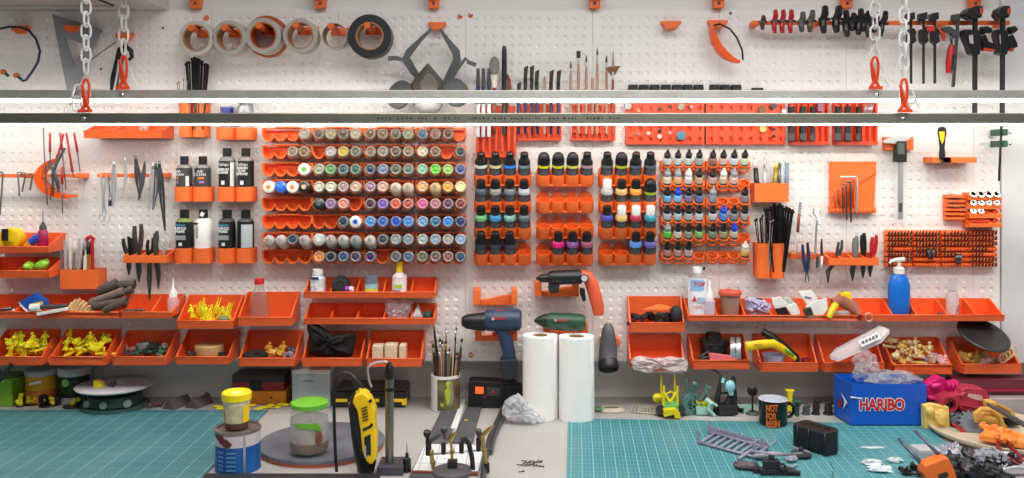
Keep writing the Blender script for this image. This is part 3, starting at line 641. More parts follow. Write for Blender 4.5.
def big_clamp(px, dx, lab):
 y = -0.09; t = thing('bar_clamp', lab, 'clamp', W(px, 112, y), 'bar clamps hanging at top right')
 m = MB(); m.pp([(px - 1.9, 14), (px + 1.9, 14), (px + 1.4, 118), (px - 2.2, 118)], y, 0.009); m.build('bar', BLACKM, t)
 m = MB(); m.pp([(px - 12 * dx, 14), (px - 8 * dx, 8.5), (px + 1, 5.5), (px + 7, 5.5), (px + 8, 11), (px + 6, 17.5), (px + 2, 18), (px - 2, 20), (px - 8 * dx, 17)], y - 0.012, 0.034); m.build('fixed_jaw', BLACK, t, bev=0.003)
 m = MB(); m.pp([(px - 11 * dx, 29), (px + 5, 30), (px + 6, 46), (px + 4, 55), (px - 4, 53), (px - 7 * dx, 44), (px - 11 * dx, 35)], y - 0.012, 0.034); m.build('sliding_jaw', BLACK, t, bev=0.003)
 m = MB(); m.tube([W(px + 5, 31, y - 0.002), W(px + 11, 29.5, y - 0.002), W(px + 14.5 * max(dx, .85), 31, y - 0.002)], [0.011, 0.010, 0.008], 8); m.tube([W(px + 5, 36, y - 0.002), W(px + 9, 45, y - 0.002), W(px + 19 * dx, 48, y - 0.002)], [0.012, 0.013, 0.010], 10); m.build('trigger_handle', BLACK, t)
 m = MB(); m.pp([(px - 7 * dx, 35.5), (px - 3, 34.5), (px - 2.5, 44), (px - 6 * dx, 43)], y - 0.0135, 0.002); m.build('label', mat('clamp_label', (196, 186, 186), 0.5), t)
 m = MB(); m.pp([(px + 8, 47.5), (px + 19 * dx, 49.5), (px + 19 * dx, 51), (px + 8, 50.5)], y - 0.01, 0.016); m.pp([(px + 4, 8), (px + 7, 8), (px + 7, 14), (px + 4, 14)], y - 0.0125, 0.004); m.build('accent', RDC, t)
big_clamp(976, 1.0, 'large black bar clamp with red accents, left of the pair'); big_clamp(1003.5, 0.55, 'large black bar clamp at the far right of the rail')
# rod with green knobs at right
t = thing('hanging_rod', 'thin black rod with green clips hanging at right edge', 'rod', W(1000, 181, -0.06))
m = MB(); m.cyl(W(1001.5, 125, -0.06), W(999, 181, -0.06), 0.0032, n=10); m.build('rod', BLACK, t)
for py in (132, 143.5):
 m = MB(); m.bb(W(1001, 0, -0.06).x, W(1005.5, 0, -0.06).x, -0.072, -0.0045, W(0, py + 3.6, -0.06).z, W(0, py - 3, -0.06).z); m.build('clip', GREEND, t, bev=0.001)
 m = MB(); m.rev([(0, 0.006), (0.004, 0.005), (0.006, 0)], W(1009.5, py + 0.3, -0.004), (0, -1, 0), 12); m.build('knob', CHROME, t)

# ---------- left tool rails ----------
rail(-30, 83, 175.8, 'orange rail at the far left holding hex keys and red handled files', 3.6)
rail(97, 167, 175.5, 'orange rail holding scissors and tweezers', 3.6)
def hexkey(px, ytop, ybot, dx, tip, lab):
 m = MB(); y = yR - 0.006; m.tube([W(px - tip, ytop + 1.5, y), W(px - tip * 0.7, ytop, y), W(px, ytop, y), W(px + 0.5, ytop + 2, y), W(px + dx, ybot, y)], 0.0022, 6)
 m.build('hex_key', STEELD, label=lab, cat='hex key', group='hex keys on the left rail')
hexkey(2.5, 172, 215, -2.5, 3, 'long hex key at the far left of the rail'); hexkey(17.5, 172.5, 196, 2, -5, 'hex key hung second from the left of the rail')
hexkey(25, 173, 192, -3, 4, 'hex key hung third from the left of the rail'); hexkey(32, 174, 190, -2, 3, 'shortest hex key hung left of the orange glasses')
def redfile(x0, y0, x1, y1, x2, y2, lab, w=0.0036):
 t = thing('needle_file', lab, 'file', W(x2, y2, yR - 0.008), 'red handled files on the left rail'); y = yR - 0.0075
 m = MB(); m.tube([W(x0, y0, y), W(x1, y1, y)], [w * 0.8, w], 8); m.build('handle', DRED if w < .0034 else mat('file_red', (176, 44, 42), 0.4), t)
 m = MB(); m.tube([W(x1, y1, y), W(x2, y2, y)], [0.0022, 0.0012], 6); m.build('shaft', STEELD, t)
m = MB(); m.tube([W(43.3, 128, yR - .008), W(44.5, 158, yR - .008), W(47.5, 205, yR - .008)], 0.0016, 6); m.build('scriber', STEELD, label='long thin dark rod standing behind the orange glasses', cat='rod')
redfile(50, 133, 50, 152, 50.5, 170, 'red handled file, leftmost and upright'); redfile(60.2, 133, 62, 150, 66, 190, 'red handled file leaning right, second of the group')
redfile(63.5, 134, 54, 171, 50, 200, 'red handled file crossing to the lower left'); redfile(66.3, 133, 72.5, 172, 74, 178, 'red handled file leaning right past the rail'); redfile(74, 133, 77.5, 152, 80, 172, 'rightmost red handled file on the left rail')
redfile(61.8, 167, 62.3, 184, 62.5, 214, 'low red handled file pointing straight down', 0.0038); redfile(57, 155, 54, 176, 53, 196, 'short dark red file beside the scissors', 0.003)
def scissors(pts, lab, name='scissors', hm=STEELD):
 t = thing(name, lab, 'scissors', W(pts['low'][0], pts['low'][1], yR - 0.01)); y = yR - 0.012
 for k, nm in (('b', 'blade'), ('c', 'blade')):
  m = MB(); m.tube([W(*p, y) for p in pts[k]], [0.003] * (len(pts[k]) - 1) + [0.0012], 6, flat=0.5); m.build(nm, hm, t)
 for c, rx, ry in pts['rings']:
  m = MB(); m.tube([W(c[0] + rx * math.cos(2 * math.pi * i / 14), c[1] + ry * math.sin(2 * math.pi * i / 14), y) for i in range(14)], 0.0018, 6, closed=True); m.build('finger_ring', hm, t)
scissors({'low': (108, 222), 'b': [(102.5, 214), (104, 200), (101, 178), (100.5, 174)], 'c': [(106.5, 214), (103, 200), (106, 180), (107, 174)], 'rings': [((101.8, 217.5), 2.4, 4), ((107.4, 217.5), 2.4, 4)]}, 'steel scissors hanging at the left end of the tweezers rail', hm=STEEL)
t = thing('dark_pliers', 'small dark pliers crossed beside the orange glasses', 'pliers', W(57, 190, yR - 0.01)); y = yR - 0.014
m = MB(); m.tube([W(65, 148, y), W(57, 162, y), W(52, 176, y), (W(53, 184, y))], [0.003, 0.005, 0.004, 0.002], 8); m.build('arm', GREYD, t)
m = MB(); m.tube([W(48, 162, y), W(53, 170, y), W(58, 182, y), (W(60, 189, y))], [0.003, 0.005, 0.004, 0.002], 8); m.build('arm', GREYD, t)
def tweezers(x0, y0, x1, y1, x2, y2, mt, lab, w=0.004, gap=3.2):
 t = thing('tweezers', lab, 'tweezers', W((x1 + x2) / 2, y2, yR - 0.01), 'tweezers on the rail'); y = yR - 0.010
 for sx in (-1, 1):
  m = MB(); m.tube([W(x0, y0, y), W(x0 + (x1 - x0) * 0.5 + sx * gap / 2, (y0 + y1) / 2, y), W(x1 + sx * gap / 2, y1, y), W(x2 + sx * 0.4, y2, y)], [w * 0.7, w, w * 0.8, w * 0.25], 6, flat=0.4); m.build('arm', mt, t)
 m = MB(); m.tube([W(x0, y0 - 1, y), W(x0 + (x1 - x0) * 0.15, y0 + 5, y)], [w * 0.7, w], 8); m.build('joint', mt, t)
tweezers(113.8, 162, 114, 190, 112.5, 206, STEEL, 'steel tweezers with dark end, left on the rail'); tweezers(125, 158, 125.5, 178, 123, 194.5, STEEL, 'short bright curved tweezers on the rail', 0.003, 2)
tweezers(135.5, 156.5, 139, 185, 140, 198.5, STEELD, 'dark tweezers leaning right in the middle of rail', 0.0048); tweezers(145, 162, 142, 185, 138.5, 200, GREYD, 'dark grey bent tweezers beside the dark pair', 0.0042, 2)
tweezers(153, 163.5, 151.5, 190, 149, 211, STEEL, 'bright steel tweezers, left of the right trio', 0.0042); tweezers(155.8, 164, 156, 190, 153, 210, GREYD, 'black tweezers in the middle of the right trio', 0.0042); tweezers(159, 162, 162, 195, 165, 231, STEELD, 'longest tweezers at the right end of the rail', 0.0052)
m = MB(); m.tube([W(110.3, 196, yR - .01), W(110, 206, yR - .01)], 0.005, 8); m.tube([W(108, 176, yR - .01), W(110.3, 197, yR - .01)], 0.0015, 6); m.build('small_pick', STEELD, label='small pick with dark end hanging next to the scissors', cat='pick')

# ---------- double cup holders ----------
def cups(x0, x1, y0, y1, lab, n=2, dep=0.055, y=-0.001, group='orange double cup holders', flatb=False):
 t = thing('cup_holder', lab, 'holder', W((x0 + x1) / 2, y1), group); yf = y - dep
 A = W(x0, y1, yf); B = W(x1, y0, yf); r = (B.x - A.x) / n / 2; h = B.z - A.z; cy = y - 0.008 - r * 0.92 if not flatb else yf + r
 for i in range(n):
  cx = A.x + r * (2 * i + 1); m = MB()
  pr = [(0, 0), (r, 0), (r, h), (r - 0.0022, h), (r - 0.0022, 0.003), (0, 0.003)]
  m.rev(pr, (cx, yf + r, A.z), (0, 0, 1), 28); m.build('cup', ORANGE, t)
 m = MB(); m.bb(A.x + 0.002, B.x - 0.002, min(yf + r * 1.9, y - 0.006), y, A.z, B.z); m.build('back_plate', ORANGE, t, bev=0.001)
 return t, [A.x + r * (2 * i + 1) for i in range(n)], yf + r, A.z, r
c1 = cups(177, 204.5, 101.5, 137, 'orange double cup full of black cable ties, behind the light bars')
c2 = cups(213.5, 252, 127.5, 139.5, 'orange double cup holding two jars, behind front light bar')
h1 = cups(171.5, 209, 187, 201.5, 'orange double cup under two grey labelled bottles'); h2 = cups(214.5, 252.5, 187, 201.5, 'orange double cup under the two tall airbrush bottles')
h3 = cups(171.5, 209.5, 248.5, 263.5, 'orange double cup under a green banded and a white bottle'); h4 = cups(214.5, 252.5, 248.5, 263.5, 'orange double cup under two blue labelled primer bottles')
h5 = cups(757.5, 786, 243.5, 278.5, 'orange double cup full of black ties near the pliers rack')

def flat_bottle(cx, cy, z, top, capw, mats_, lab, r, caph=9, texts=(), band=None, sidelab=False, name='liquid_bottle'):
 t = thing(name, lab, 'bottle', (cx, cy, z), 'bottles in double cup holders'); zt = top; ch = caph * S(cy); H = zt - z - ch
 body, cap = mats_
 m = MB(); m.rev([(0, 0), (r, 0), (r, H - 0.012), (r * 0.85, H - 0.004), (capw * 0.9, H), (capw * 0.9, H + 0.002), (0, H + 0.002)], (cx, cy, z), n=24); m.build('body', body, t)
 m = MB(); m.rev([(0, 0), (capw, 0), (capw, ch), (capw * 0.9, ch + 0.001), (0, ch + 0.001)], (cx, cy, z + H), n=18); m.build('cap', cap, t)
 return t, H
TINT = mat('tinted_clear_bottle', (168, 158, 152), 0.2, trans=0.3)
def wrap(t, cx, cy, z0, z1, r, mt, a0=-180, a1=0, name='label'):
 m = MB(); n = 16; vs = []
 for i in range(n + 1):
  a = R(a0 + (a1 - a0) * i / n); vs += [(cx + (r + 0.0006) * math.cos(a), cy + (r + 0.0006) * math.sin(a), z0), (cx + (r + 0.0006) * math.cos(a), cy + (r + 0.0006) * math.sin(a), z1)]
 m.add(vs, [(2 * i, 2 * i + 2, 2 * i + 3, 2 * i + 1) for i in range(n)], 0, True); return m.build(name, mt, t)
LBK = mat('charcoal_label', (62, 62, 64), 0.5); CY = mat('cyan_print', (90, 180, 214), 0.5); GRYT = mat('grey_print', (150, 154, 158), 0.5); OLI = mat('olive_bottle', (130, 150, 84), 0.4)
OR3 = mat('orange_print', (222, 120, 60), 0.5); MG = mat('violet_print', (170, 120, 180), 0.5)
def px_r(px, y): return px * S(y)
xs, cy, z, r = h1[1], h1[2], h1[3], h1[4] * 0.83
Zp = lambda py, yy: W(0, py, yy).z
for i, (px, lab) in enumerate(((0, 'grey labelled bottle with black cap, left of the upper left pair'), (1, 'grey labelled bottle with black cap and orange print'))):
 t, H = flat_bottle(xs[i], cy, z + 0.003, Zp(156.5, cy), px_r(4.1, cy), (TINT, BLACK), lab, r, 8)
 wrap(t, xs[i], cy, z + 0.004, Zp(168, cy), r, LBK)
 if i == 0: wrap(t, xs[i], cy, Zp(186, cy), Zp(176, cy), r + 0.0006, LABELW, -62, -38, 'bar_code')
 text('printed_text', 'PRIMER' if 0 else 'AIR\nCLEAN', LABELW, 0.0105, (xs[i] + (0 if i else -.01), cy - r - 0.0012, Zp(173, cy)), t)
 m = MB(); m.box((xs[i] + (0.002 if i else -0.012), cy - r * (1.0 if i else .86) - 0.001, Zp(178, cy)), (0.018 if i else .006, 0.001, 0.006), 0); m.box((xs[i] + (0.004 if i else -.012), cy - r * (1 if i else .86) - 0.001, Zp(182, cy)), (0.014 if i else .005, 0.001, 0.006), 1); m.build('colour_print', [OR3, MG], t)
xs, cy, z, r = h2[1], h2[2], h2[3], h2[4] * 0.84
for i, (lab, tx) in enumerate((('tall black labelled airbrush bottle, left of the upper right pair', 'AIRBRUSH\nCLEANER'), ('tall black labelled airbrush bottle, right of the upper right pair', 'AIRBRUSH\nFLOW\nIMPROVER'))):
 t, H = flat_bottle(xs[i], cy, z + 0.003, Zp(148.5, cy), px_r(4.3, cy), (TINT, BLACK), lab, r, 8)
 wrap(t, xs[i], cy, z + 0.004, Zp(161, cy), r, LABELB)
 text('brand_text', 'Vallejo', LABELW, 0.012, (xs[i] - .004, cy - r - 0.002, Zp(164.5, cy)), t)
 text('printed_text', tx, LABELW, 0.0098, (xs[i] - .004, cy - r - 0.002, Zp(171, cy)), t, bold=0.0002, sx=0.72)
 m = MB(); m.box((xs[i] - .004, cy - r - 0.0015, Zp(182.5, cy)), (0.009, 0.001, 0.011)); m.build('emblem', LABELW, t)
 if i == 0: wrap(t, xs[i], cy, Zp(186, cy), Zp(162, cy), r + 0.0006, LABELW, -52, -18, 'text_panel')
xs, cy, z, r = h3[1], h3[2], h3[3], h3[4] * 0.88
t, H = flat_bottle(xs[0], cy, z + 0.003, Zp(210, cy), px_r(4.5, cy), (OLI, BLACK), 'black labelled primer bottle with olive green top band', r, 8)
def primer(t, x, cy, r, dx=0.0):
 wrap(t, x, cy, z + 0.004, Zp(221.5, cy), r, LABELB)
 text('brand_text', 'Vallejo', CY, 0.011, (x + dx - .003, cy - r - 0.002, Zp(224.5, cy)), t)
 text('printed_text', 'SURFACE\nPRIMER', LABELW, 0.0105, (x + dx - .003, cy - r - 0.002, Zp(229.5, cy)), t, bold=0.0003, sx=0.75)
 m = MB(); m.box((x + dx - .003, cy - r - 0.0012, Zp(237, cy)), (0.03, 0.001, 0.013)); m.build('fine_print', GRYT, t)
 m = MB(); m.box((x + dx - .003, cy - r - 0.0012, Zp(243.5, cy)), (0.009, 0.001, 0.009)); m.build('emblem', LABELW, t)
primer(t, xs[0], cy, r)
t, H = flat_bottle(xs[1], cy, z + 0.003, Zp(210, cy), px_r(4.3, cy), (WHITE, BLACK), 'white bottle with black cap beside the green banded bottle', r * 1.02, 8)
m = MB(); m.box((xs[1] - .012, cy - r * 0.93, Zp(223, cy)), (0.024, 0.002, 0.005)); m.build('black_band', LABELB, t); m = MB(); m.box((xs[1] - .010, cy - r * 0.95, Zp(232, cy)), (0.007, 0.002, 0.032)); m.build('fine_print', GRYT, t)
m = MB(); m.box((xs[1] + .001, cy - px_r(4.3, cy) - 0.0005, Zp(214, cy)), (0.010, 0.001, 0.012), rot=Matrix.Rotation(0.5, 3, 'Y')); m.build('cap_mark', LABELW, t)
xs, cy, z, r = h4[1], h4[2], h4[3], h4[4] * 0.86
t, H = flat_bottle(xs[0], cy, z + 0.003, Zp(210, cy), px_r(4.6, cy), (GREYD, BLACK), 'black labelled primer bottle with cyan lettering, left of its pair', r, 8); primer(t, xs[0], cy, r)
t, H = flat_bottle(xs[1], cy, z + 0.003, Zp(210, cy), px_r(4.6, cy), (GREYD, BLACK), 'primer bottle turned to its white text panel, right of its pair', r, 8); wrap(t, xs[1], cy, z + 0.004, Zp(221.5, cy), r, LABELB); wrap(t, xs[1], cy, Zp(247, cy), Zp(224, cy), r + 0.0006, mat('grey_white_label', (190, 198, 206), 0.5), -105, -25, 'text_panel')
# two jars behind the front light bar
xs, cy, z, r = c2[1], c2[2], c2[3], c2[4] * 0.62
for i in (0, 1):
 t = thing('small_jar', ['clear jar with dark blue cap behind the light bars', 'clear jar with grey lid behind the light bars'][i], 'jar', (xs[i], cy, z + 0.004))
 m = MB(); h = Zp(106, cy) - z - .004; rr = r * (1 if i == 0 else 1.3); m.rev([(0, 0), (rr, 0), (rr, h), (rr * 0.9, h), (rr * 0.9, 0.002), (0, 0.002)], (xs[i], cy, z + 0.004), n=20); m.build('glass_body', mat('greyish_glass', (205, 208, 212), 0.1, alpha=0.55), t)
 rr *= 1.25 if i == 0 else 1; m = MB(); z0 = Zp(113.5, cy) if i == 0 else Zp(108, cy); m.rev([(0, 0), (rr * 0.85, 0), (rr * 0.85, Zp(107.5, cy) - z0 if i == 0 else 0.02), (0, 0.022)], (xs[i] + 0.002, cy, z0 - (0 if i == 0 else 0.006)), n=18); m.build('cap', [mat('deep_blue', (34, 52, 140), 0.4), GREYM][i], t)
 m = MB(); m.rev([(0, 0), (rr * 0.8, 0), (rr * 0.8, 0.03), (0, 0.03)], (xs[i], cy, z + 0.007), n=18); m.build('contents', [NAVY, GREYD][i], t)

# cable ties in cups
CT = mat('black_nylon', (14, 14, 15), 0.35); CG = mat('grey_nylon', (150, 146, 138), 0.5)
def tie(m, a, b, wd, headr):
 m.tube([a, a.lerp(b, 0.55) + Vector((0, -0.001, 0)), b], wd, 5, flat=0.5)
 m.box(b, (headr * 2, headr * 1.6, headr * 2.2))
def tie_set(n, x0, x1, yb, yt0, yt1, spread, cy, grp_, lab, mt, seed, wd=0.0016, hd=0.0032):
 r_ = random.Random(seed); tops = []
 for i in range(n):
  f = (i + 0.5) / n; bx = x0 + (x1 - x0) * f; tx = bx + spread * (f - 0.45) * 2 + r_.uniform(-1, 1); ty = yt0 + (yt1 - yt0) * abs(f - 0.4) * 1.6 + r_.uniform(-1.5, 2)
  yy = cy + r_.uniform(-0.018, 0.014); m = MB(); tie(m, W(bx, yb, yy), W(tx, ty, yy - 0.006), wd, hd)
  m.build('cable_tie', mt, label=lab, cat='cable tie', group=grp_)
tie_set(20, 191, 203.5, 130, 58.5, 66, 5.5, c1[2], 'black cable ties in the upper cup', 'black cable tie bunched in the cup left below the tape rolls', CT, 1, 0.0022, 0.003)
tie_set(6, 180, 189, 130, 80, 83, 6, c1[2], 'pale cable ties in the upper cup', 'thin greyish cable tie left of the black bunch under the tapes', CG, 2, 0.0012, 0.002)
tie_set(26, 773, 784.5, 272, 205, 212, 9, h5[2], 'black cable ties in the lower right cup', 'black cable tie in the right cup near the pliers', CT, 3, 0.0024, 0.0034)
tie_set(12, 761, 769, 272, 217, 225, 7, h5[2], 'shorter cable ties in the lower left cup', 'shorter black cable tie in the left cup near the droppers', CT, 4, 0.0016, 0.0028)
tie_set(5, 763, 770, 272, 218, 222, 4, h5[2] - 0.012, 'grey cable ties in the lower left cup', 'thin grey cable tie in the left cup near the droppers', CG, 5, 0.0011, 0.002)
# ---------- wall of paint bottles lying in scalloped racks ----------
RY = [134.2, 151.8, 169.4, 187, 204, 221.8, 239.7, 257]
RX = [268.4, 280.4, 292.2, 303.8, 318.6, 330.3, 342.9, 355.2, 370, 382.6, 395.5, 408, 422.3, 435.3, 447.9, 460.4]
yF = -0.052
s = S(yF)
def rack_mesh():
 m = MB(); ri = 5.3 * s; ro = 6.6 * s; cx = [0, 12.1 * s, 24.2 * s, 36.3 * s]; y0, y1 = yF, -0.012
 for c in cx:
  n = 12
  ins = [(c + ri * math.cos(math.pi + math.pi * k / n), ri * math.sin(math.pi + math.pi * k / n)) for k in range(n + 1)]
  out = [(c + 6.05 * s * math.cos(math.pi + math.pi * k / n), -0.002 + ro * math.sin(math.pi + math.pi * k / n) ) for k in range(n + 1)]
  for k in range(n):
   a, b, d, e = ins[k], ins[k + 1], out[k + 1], out[k]
   vs = [(p[0], y, p[1]) for y in (y0, y1) for p in (a, b, d, e)]
   m.add(vs, [(0, 1, 2, 3), (7, 6, 5, 4), (0, 4, 5, 1), (3, 2, 6, 7)] + ([(0, 3, 7, 4)] if k == 0 else []) + ([(1, 5, 6, 2)] if k == n - 1 else []))
  # upper lip that frames the slot
  m.bb(c - 6.05 * s, c + 6.05 * s, y0 + 0.018, y1, 5.1 * s, 6.6 * s)
 for c in (cx[0] - 6.6 * s, cx[3] + 6.0 * s):
  m.bb(c - 0.0008, c + 0.003, y0 + 0.004, y1, -0.006, 6.2 * s)
 m.bb(cx[0] - 6.6 * s, cx[0] - 5.6 * s, y0 + .006, y1, -0.005, 0.003)
 m.bb(cx[0] + 6 * s, cx[3] - 6 * s, y0 + 0.01, y1, 6.5 * s, 7.6 * s)
 return m
t0 = thing('paint_rack', 'x', 'rack', (0, 0, 0), 'orange scalloped racks of the lying paint bottles')
t0['org'] = (0, 0, 0)
rack_mesh().build('cradle', ORANGE, t0, bev=0.0006)
m = MB(); m.bb(-6.3 * s, 42.4 * s, -0.0115, -0.0008, -0.016, 0.012); m.build('back_plate', ORANGE, t0)
used = False
for j, py in enumerate(RY):
 for i in range(4):
  pos = W(RX[4 * i], py, yF); pos.y = 0
  lab = f'orange scalloped rack, {["leftmost","second","third","rightmost"][i]} in {ORD[j] if j < 7 else "bottom"} row of lying paint bottles'
  if not used: t0.location = pos; t0['label'] = lab; used = True
  else: copy_tree(t0, pos, lab)

# bottle lying with its end to the viewer
PSH = mat('translucent_bottle_shell', (158, 150, 140), 0.3, objcol=0.5, var=0.0, coat=0.15)
PCO = mat('paint_colour', (128, 128, 128), 0.28, objcol=1.0, var=0.0, coat=0.4)
DOT = {}
def lying(kind):
 t = thing('paint_bottle', 'x', 'paint bottle', (0, 0, 0), 'paint bottles lying in the scalloped racks'); t['org'] = (0, 0, 0)
 r = 0.0156; ax = (0, 1, -0.10); m = MB()
 if kind == 'end':
  m.rev([(0.0096, 0.0015), (0.0120, 0.0002), (0.0142, 0.0015), (r, 0.0045), (r, 0.045), (0.009, 0.050), (0.009, 0.058), (0, 0.058)], (0, 0, 0), ax, 22, ms=[0] * 7); m.build('body', PSH, t)
  m = MB(); m.rev([(0, 0.0002), (0.0032, 0.0004), (0.0042, 0.0022), (0.0082, 0.0028), (0.0098, 0.0012)], (0, 0, 0), ax, 18); m.build('paint_core', PCO, t)
 elif kind == 'cone':
  m.rev([(0.0008, -0.013), (0.003, -0.010), (0.006, -0.005), (0.011, -0.001), (0.0138, 0.002), (r, 0.006), (r, 0.045), (0, 0.05)], (0, 0, 0), (0, 1, -0.42), 22); m.build('body', PSH, t)
 else:
  m.rev([(0, 0), (0.0135, 0), (r + 0.0008, 0.002), (r + 0.0008, 0.016), (r, 0.016), (r, 0.05), (0, 0.05)], (0, 0, 0), ax, 22); m.build('body', PCO, t)
  m = MB(); m.rev([(0, -0.0012), (0.0066, -0.0010), (0.0068, 0.0004)], (0, 0, 0), ax, 18); m.build('colour_dot', mat('colour_dot', (128, 128, 128), 0.4, objcol=1.0, var=0.0), t)
 return t
PROTO = {k: lying(k) for k in ('end', 'cone', 'cap')}; usedp = set()
E = None
W_ = (236, 234, 228)
PAINT = [
 [E, E, E, (160, 148, 132), (92, 80, 70), (150, 132, 104), (82, 62, 48), (160, 146, 124), (96, 72, 48), (106, 84, 68), (82, 76, 62), (134, 132, 106), (64, 92, 114), (120, 88, 72), (98, 62, 48), E],
 [E, E, (124, 108, 92), (118, 92, 66), E, (158, 150, 150), (172, 148, 40), (96, 90, 82), (116, 96, 72), (124, 112, 104), (84, 68, 62), (116, 100, 80), (184, 170, 146), (108, 76, 68), E, (48, 48, 52)],
 [E, E, E, ('cap', W_, (100, 180, 40)), (150, 160, 136), (92, 146, 88), (50, 84, 92), (50, 94, 78), (36, 66, 90), (106, 122, 148), (84, 96, 74), (92, 112, 104), (120, 176, 146), (86, 184, 36), (140, 180, 90), (58, 74, 132)],
 [('cap', W_, (232, 142, 60)), ('cap', (40, 104, 200), (50, 116, 210)), ('cap', W_, (226, 138, 60)), ('cap', (34, 34, 36), (206, 176, 140)), (196, 190, 174), (200, 204, 178), (168, 138, 146), (198, 164, 148), (156, 122, 146), (206, 164, 148), ('cone', (228, 210, 198)), ('cone', (222, 206, 180)), (222, 172, 112), ('cone', (226, 190, 112)), (212, 154, 50), (230, 222, 160)],
 [E, E, E, E, ('cap', (34, 38, 42), (80, 92, 96)), (142, 112, 156), (220, 142, 130), E, (76, 48, 74), (122, 86, 176), (208, 96, 76), (184, 86, 78), (206, 98, 150), (172, 116, 124), (98, 62, 96), (128, 58, 66)],
 [E, E, E, E, E, E, (60, 76, 102), ('cap', W_, (40, 90, 200)), (84, 150, 220), (66, 114, 190), (40, 92, 200), (80, 150, 226), (126, 172, 214), (62, 122, 156), (66, 142, 220), (48, 66, 118)],
 [('cone', (228, 220, 214)), ('cone', (238, 236, 232)), (60, 80, 104), ('cone', (226, 220, 222)), ('cap', (196, 204, 206), (240, 240, 240)), ('cone', (216, 208, 214)), ('cone', (216, 222, 220)), ('cone', (168, 184, 184)), ('cone', (244, 244, 242)), (74, 88, 96), (164, 170, 174), (148, 166, 178), (184, 198, 196), (164, 182, 206), (178, 176, 172), (168, 188, 220)],
 [E, E, E, E, (232, 148, 88), (40, 48, 66), (64, 96, 136), (84, 78, 100), (74, 52, 108), E, (104, 104, 116), (84, 108, 146), (108, 118, 100), (128, 104, 106), (150, 102, 104), (60, 80, 110)]]
def cname(c):
 r, g, b = c; mx, mn = max(c), min(c); lt = (mx + mn) / 2
 if mx - mn < 26: b_ = 'white' if lt > 210 else 'pale grey' if lt > 150 else 'grey' if lt > 80 else 'near black'; return b_
 if r == mx: h = 'pink' if b > g and lt > 100 else 'maroon' if b >= g else ('yellow' if g > 0.8 * r else 'tan' if lt > 120 else 'brown')
 elif g == mx: h = 'green'
 else: h = 'purple' if r > g else 'blue'
 return ('dark ' if lt < 80 else 'light ' if lt > 165 else '') + h
for j, row in enumerate(PAINT):
 for i, c in enumerate(row):
  if c is None: continue
  kd, col, dot = ('end', c, c) if not isinstance(c[0], str) else (c[0], c[1], c[2] if len(c) > 2 else c[1])
  pos = W(RX[i], RY[j] - 0.2, yF - 0.030)
  rw = ORD[j] if j < 7 else 'bottom'
  nm_ = {'end': 'bottle of %s paint' % cname(col), 'cone': 'pointed bottle end of %s paint' % cname(col), 'cap': '%s capped bottle' % cname(col)}[kd]
  lab = f'{nm_}, slot {i + 1} from left in {rw} rack row'
  if kd not in usedp: o = PROTO[kd]; usedp.add(kd); o.location = pos; o['label'] = lab
  else: o = copy_tree(PROTO[kd], pos, lab)
  for ch in o.children: ch.color = lin(dot if ch.name.startswith('colour_dot') else col)
  o.rotation_euler = (rnd.uniform(-.03, .03), 0, rnd.uniform(-.04, .04))

# ---------- banks of four cup holders with big bottles ----------
def cup4():
 t = thing('bottle_holder', 'x', 'holder', (0, 0, 0), 'orange four cup bottle holders'); t['org'] = (0, 0, 0)
 r = 0.0205; h = 0.034; y0 = -0.050
 for i in range(4):
  cx = (i - 1.5) * 0.0402; m = MB(); m.rev([(0, 0), (r * 0.9, 0), (r, 0.004), (r, h), (r - 0.002, h), (r - 0.002, 0.003), (0, 0.003)], (cx, y0 + r, 0), (0, -0.34, 1), 26); m.build('cup', ORANGE, t)
 m = MB(); P = [(-2 * .0402, -0.002), (2 * .0402, -0.002)]
 for i in (3, 2, 1, 0):
  cx = (i - 1.5) * 0.0402
  for k in range(9):
   a = math.pi * k / 8; P.append((cx + 0.0201 * math.cos(a), 0.036 + 0.019 * math.sin(a)))
 vs = [(x, -0.006, z) for x, z in P]; m.ext(vs, (0, 0.0055, 0)); m.build('arched_back_plate', ORANGE, t)
 m = MB(); m.bb(-0.072, 0.072, -0.044, -0.0005, -0.004, 0.001); m.build('base_tray', ORANGE, t, bev=0.0015)
 return t
H4 = cup4(); h4used = False
BSH = mat('dark_bottle_body', (52, 54, 58), 0.3, var=0.0)
BND = mat('band_colour', (128, 128, 128), 0.35, objcol=1.0, var=0.0)
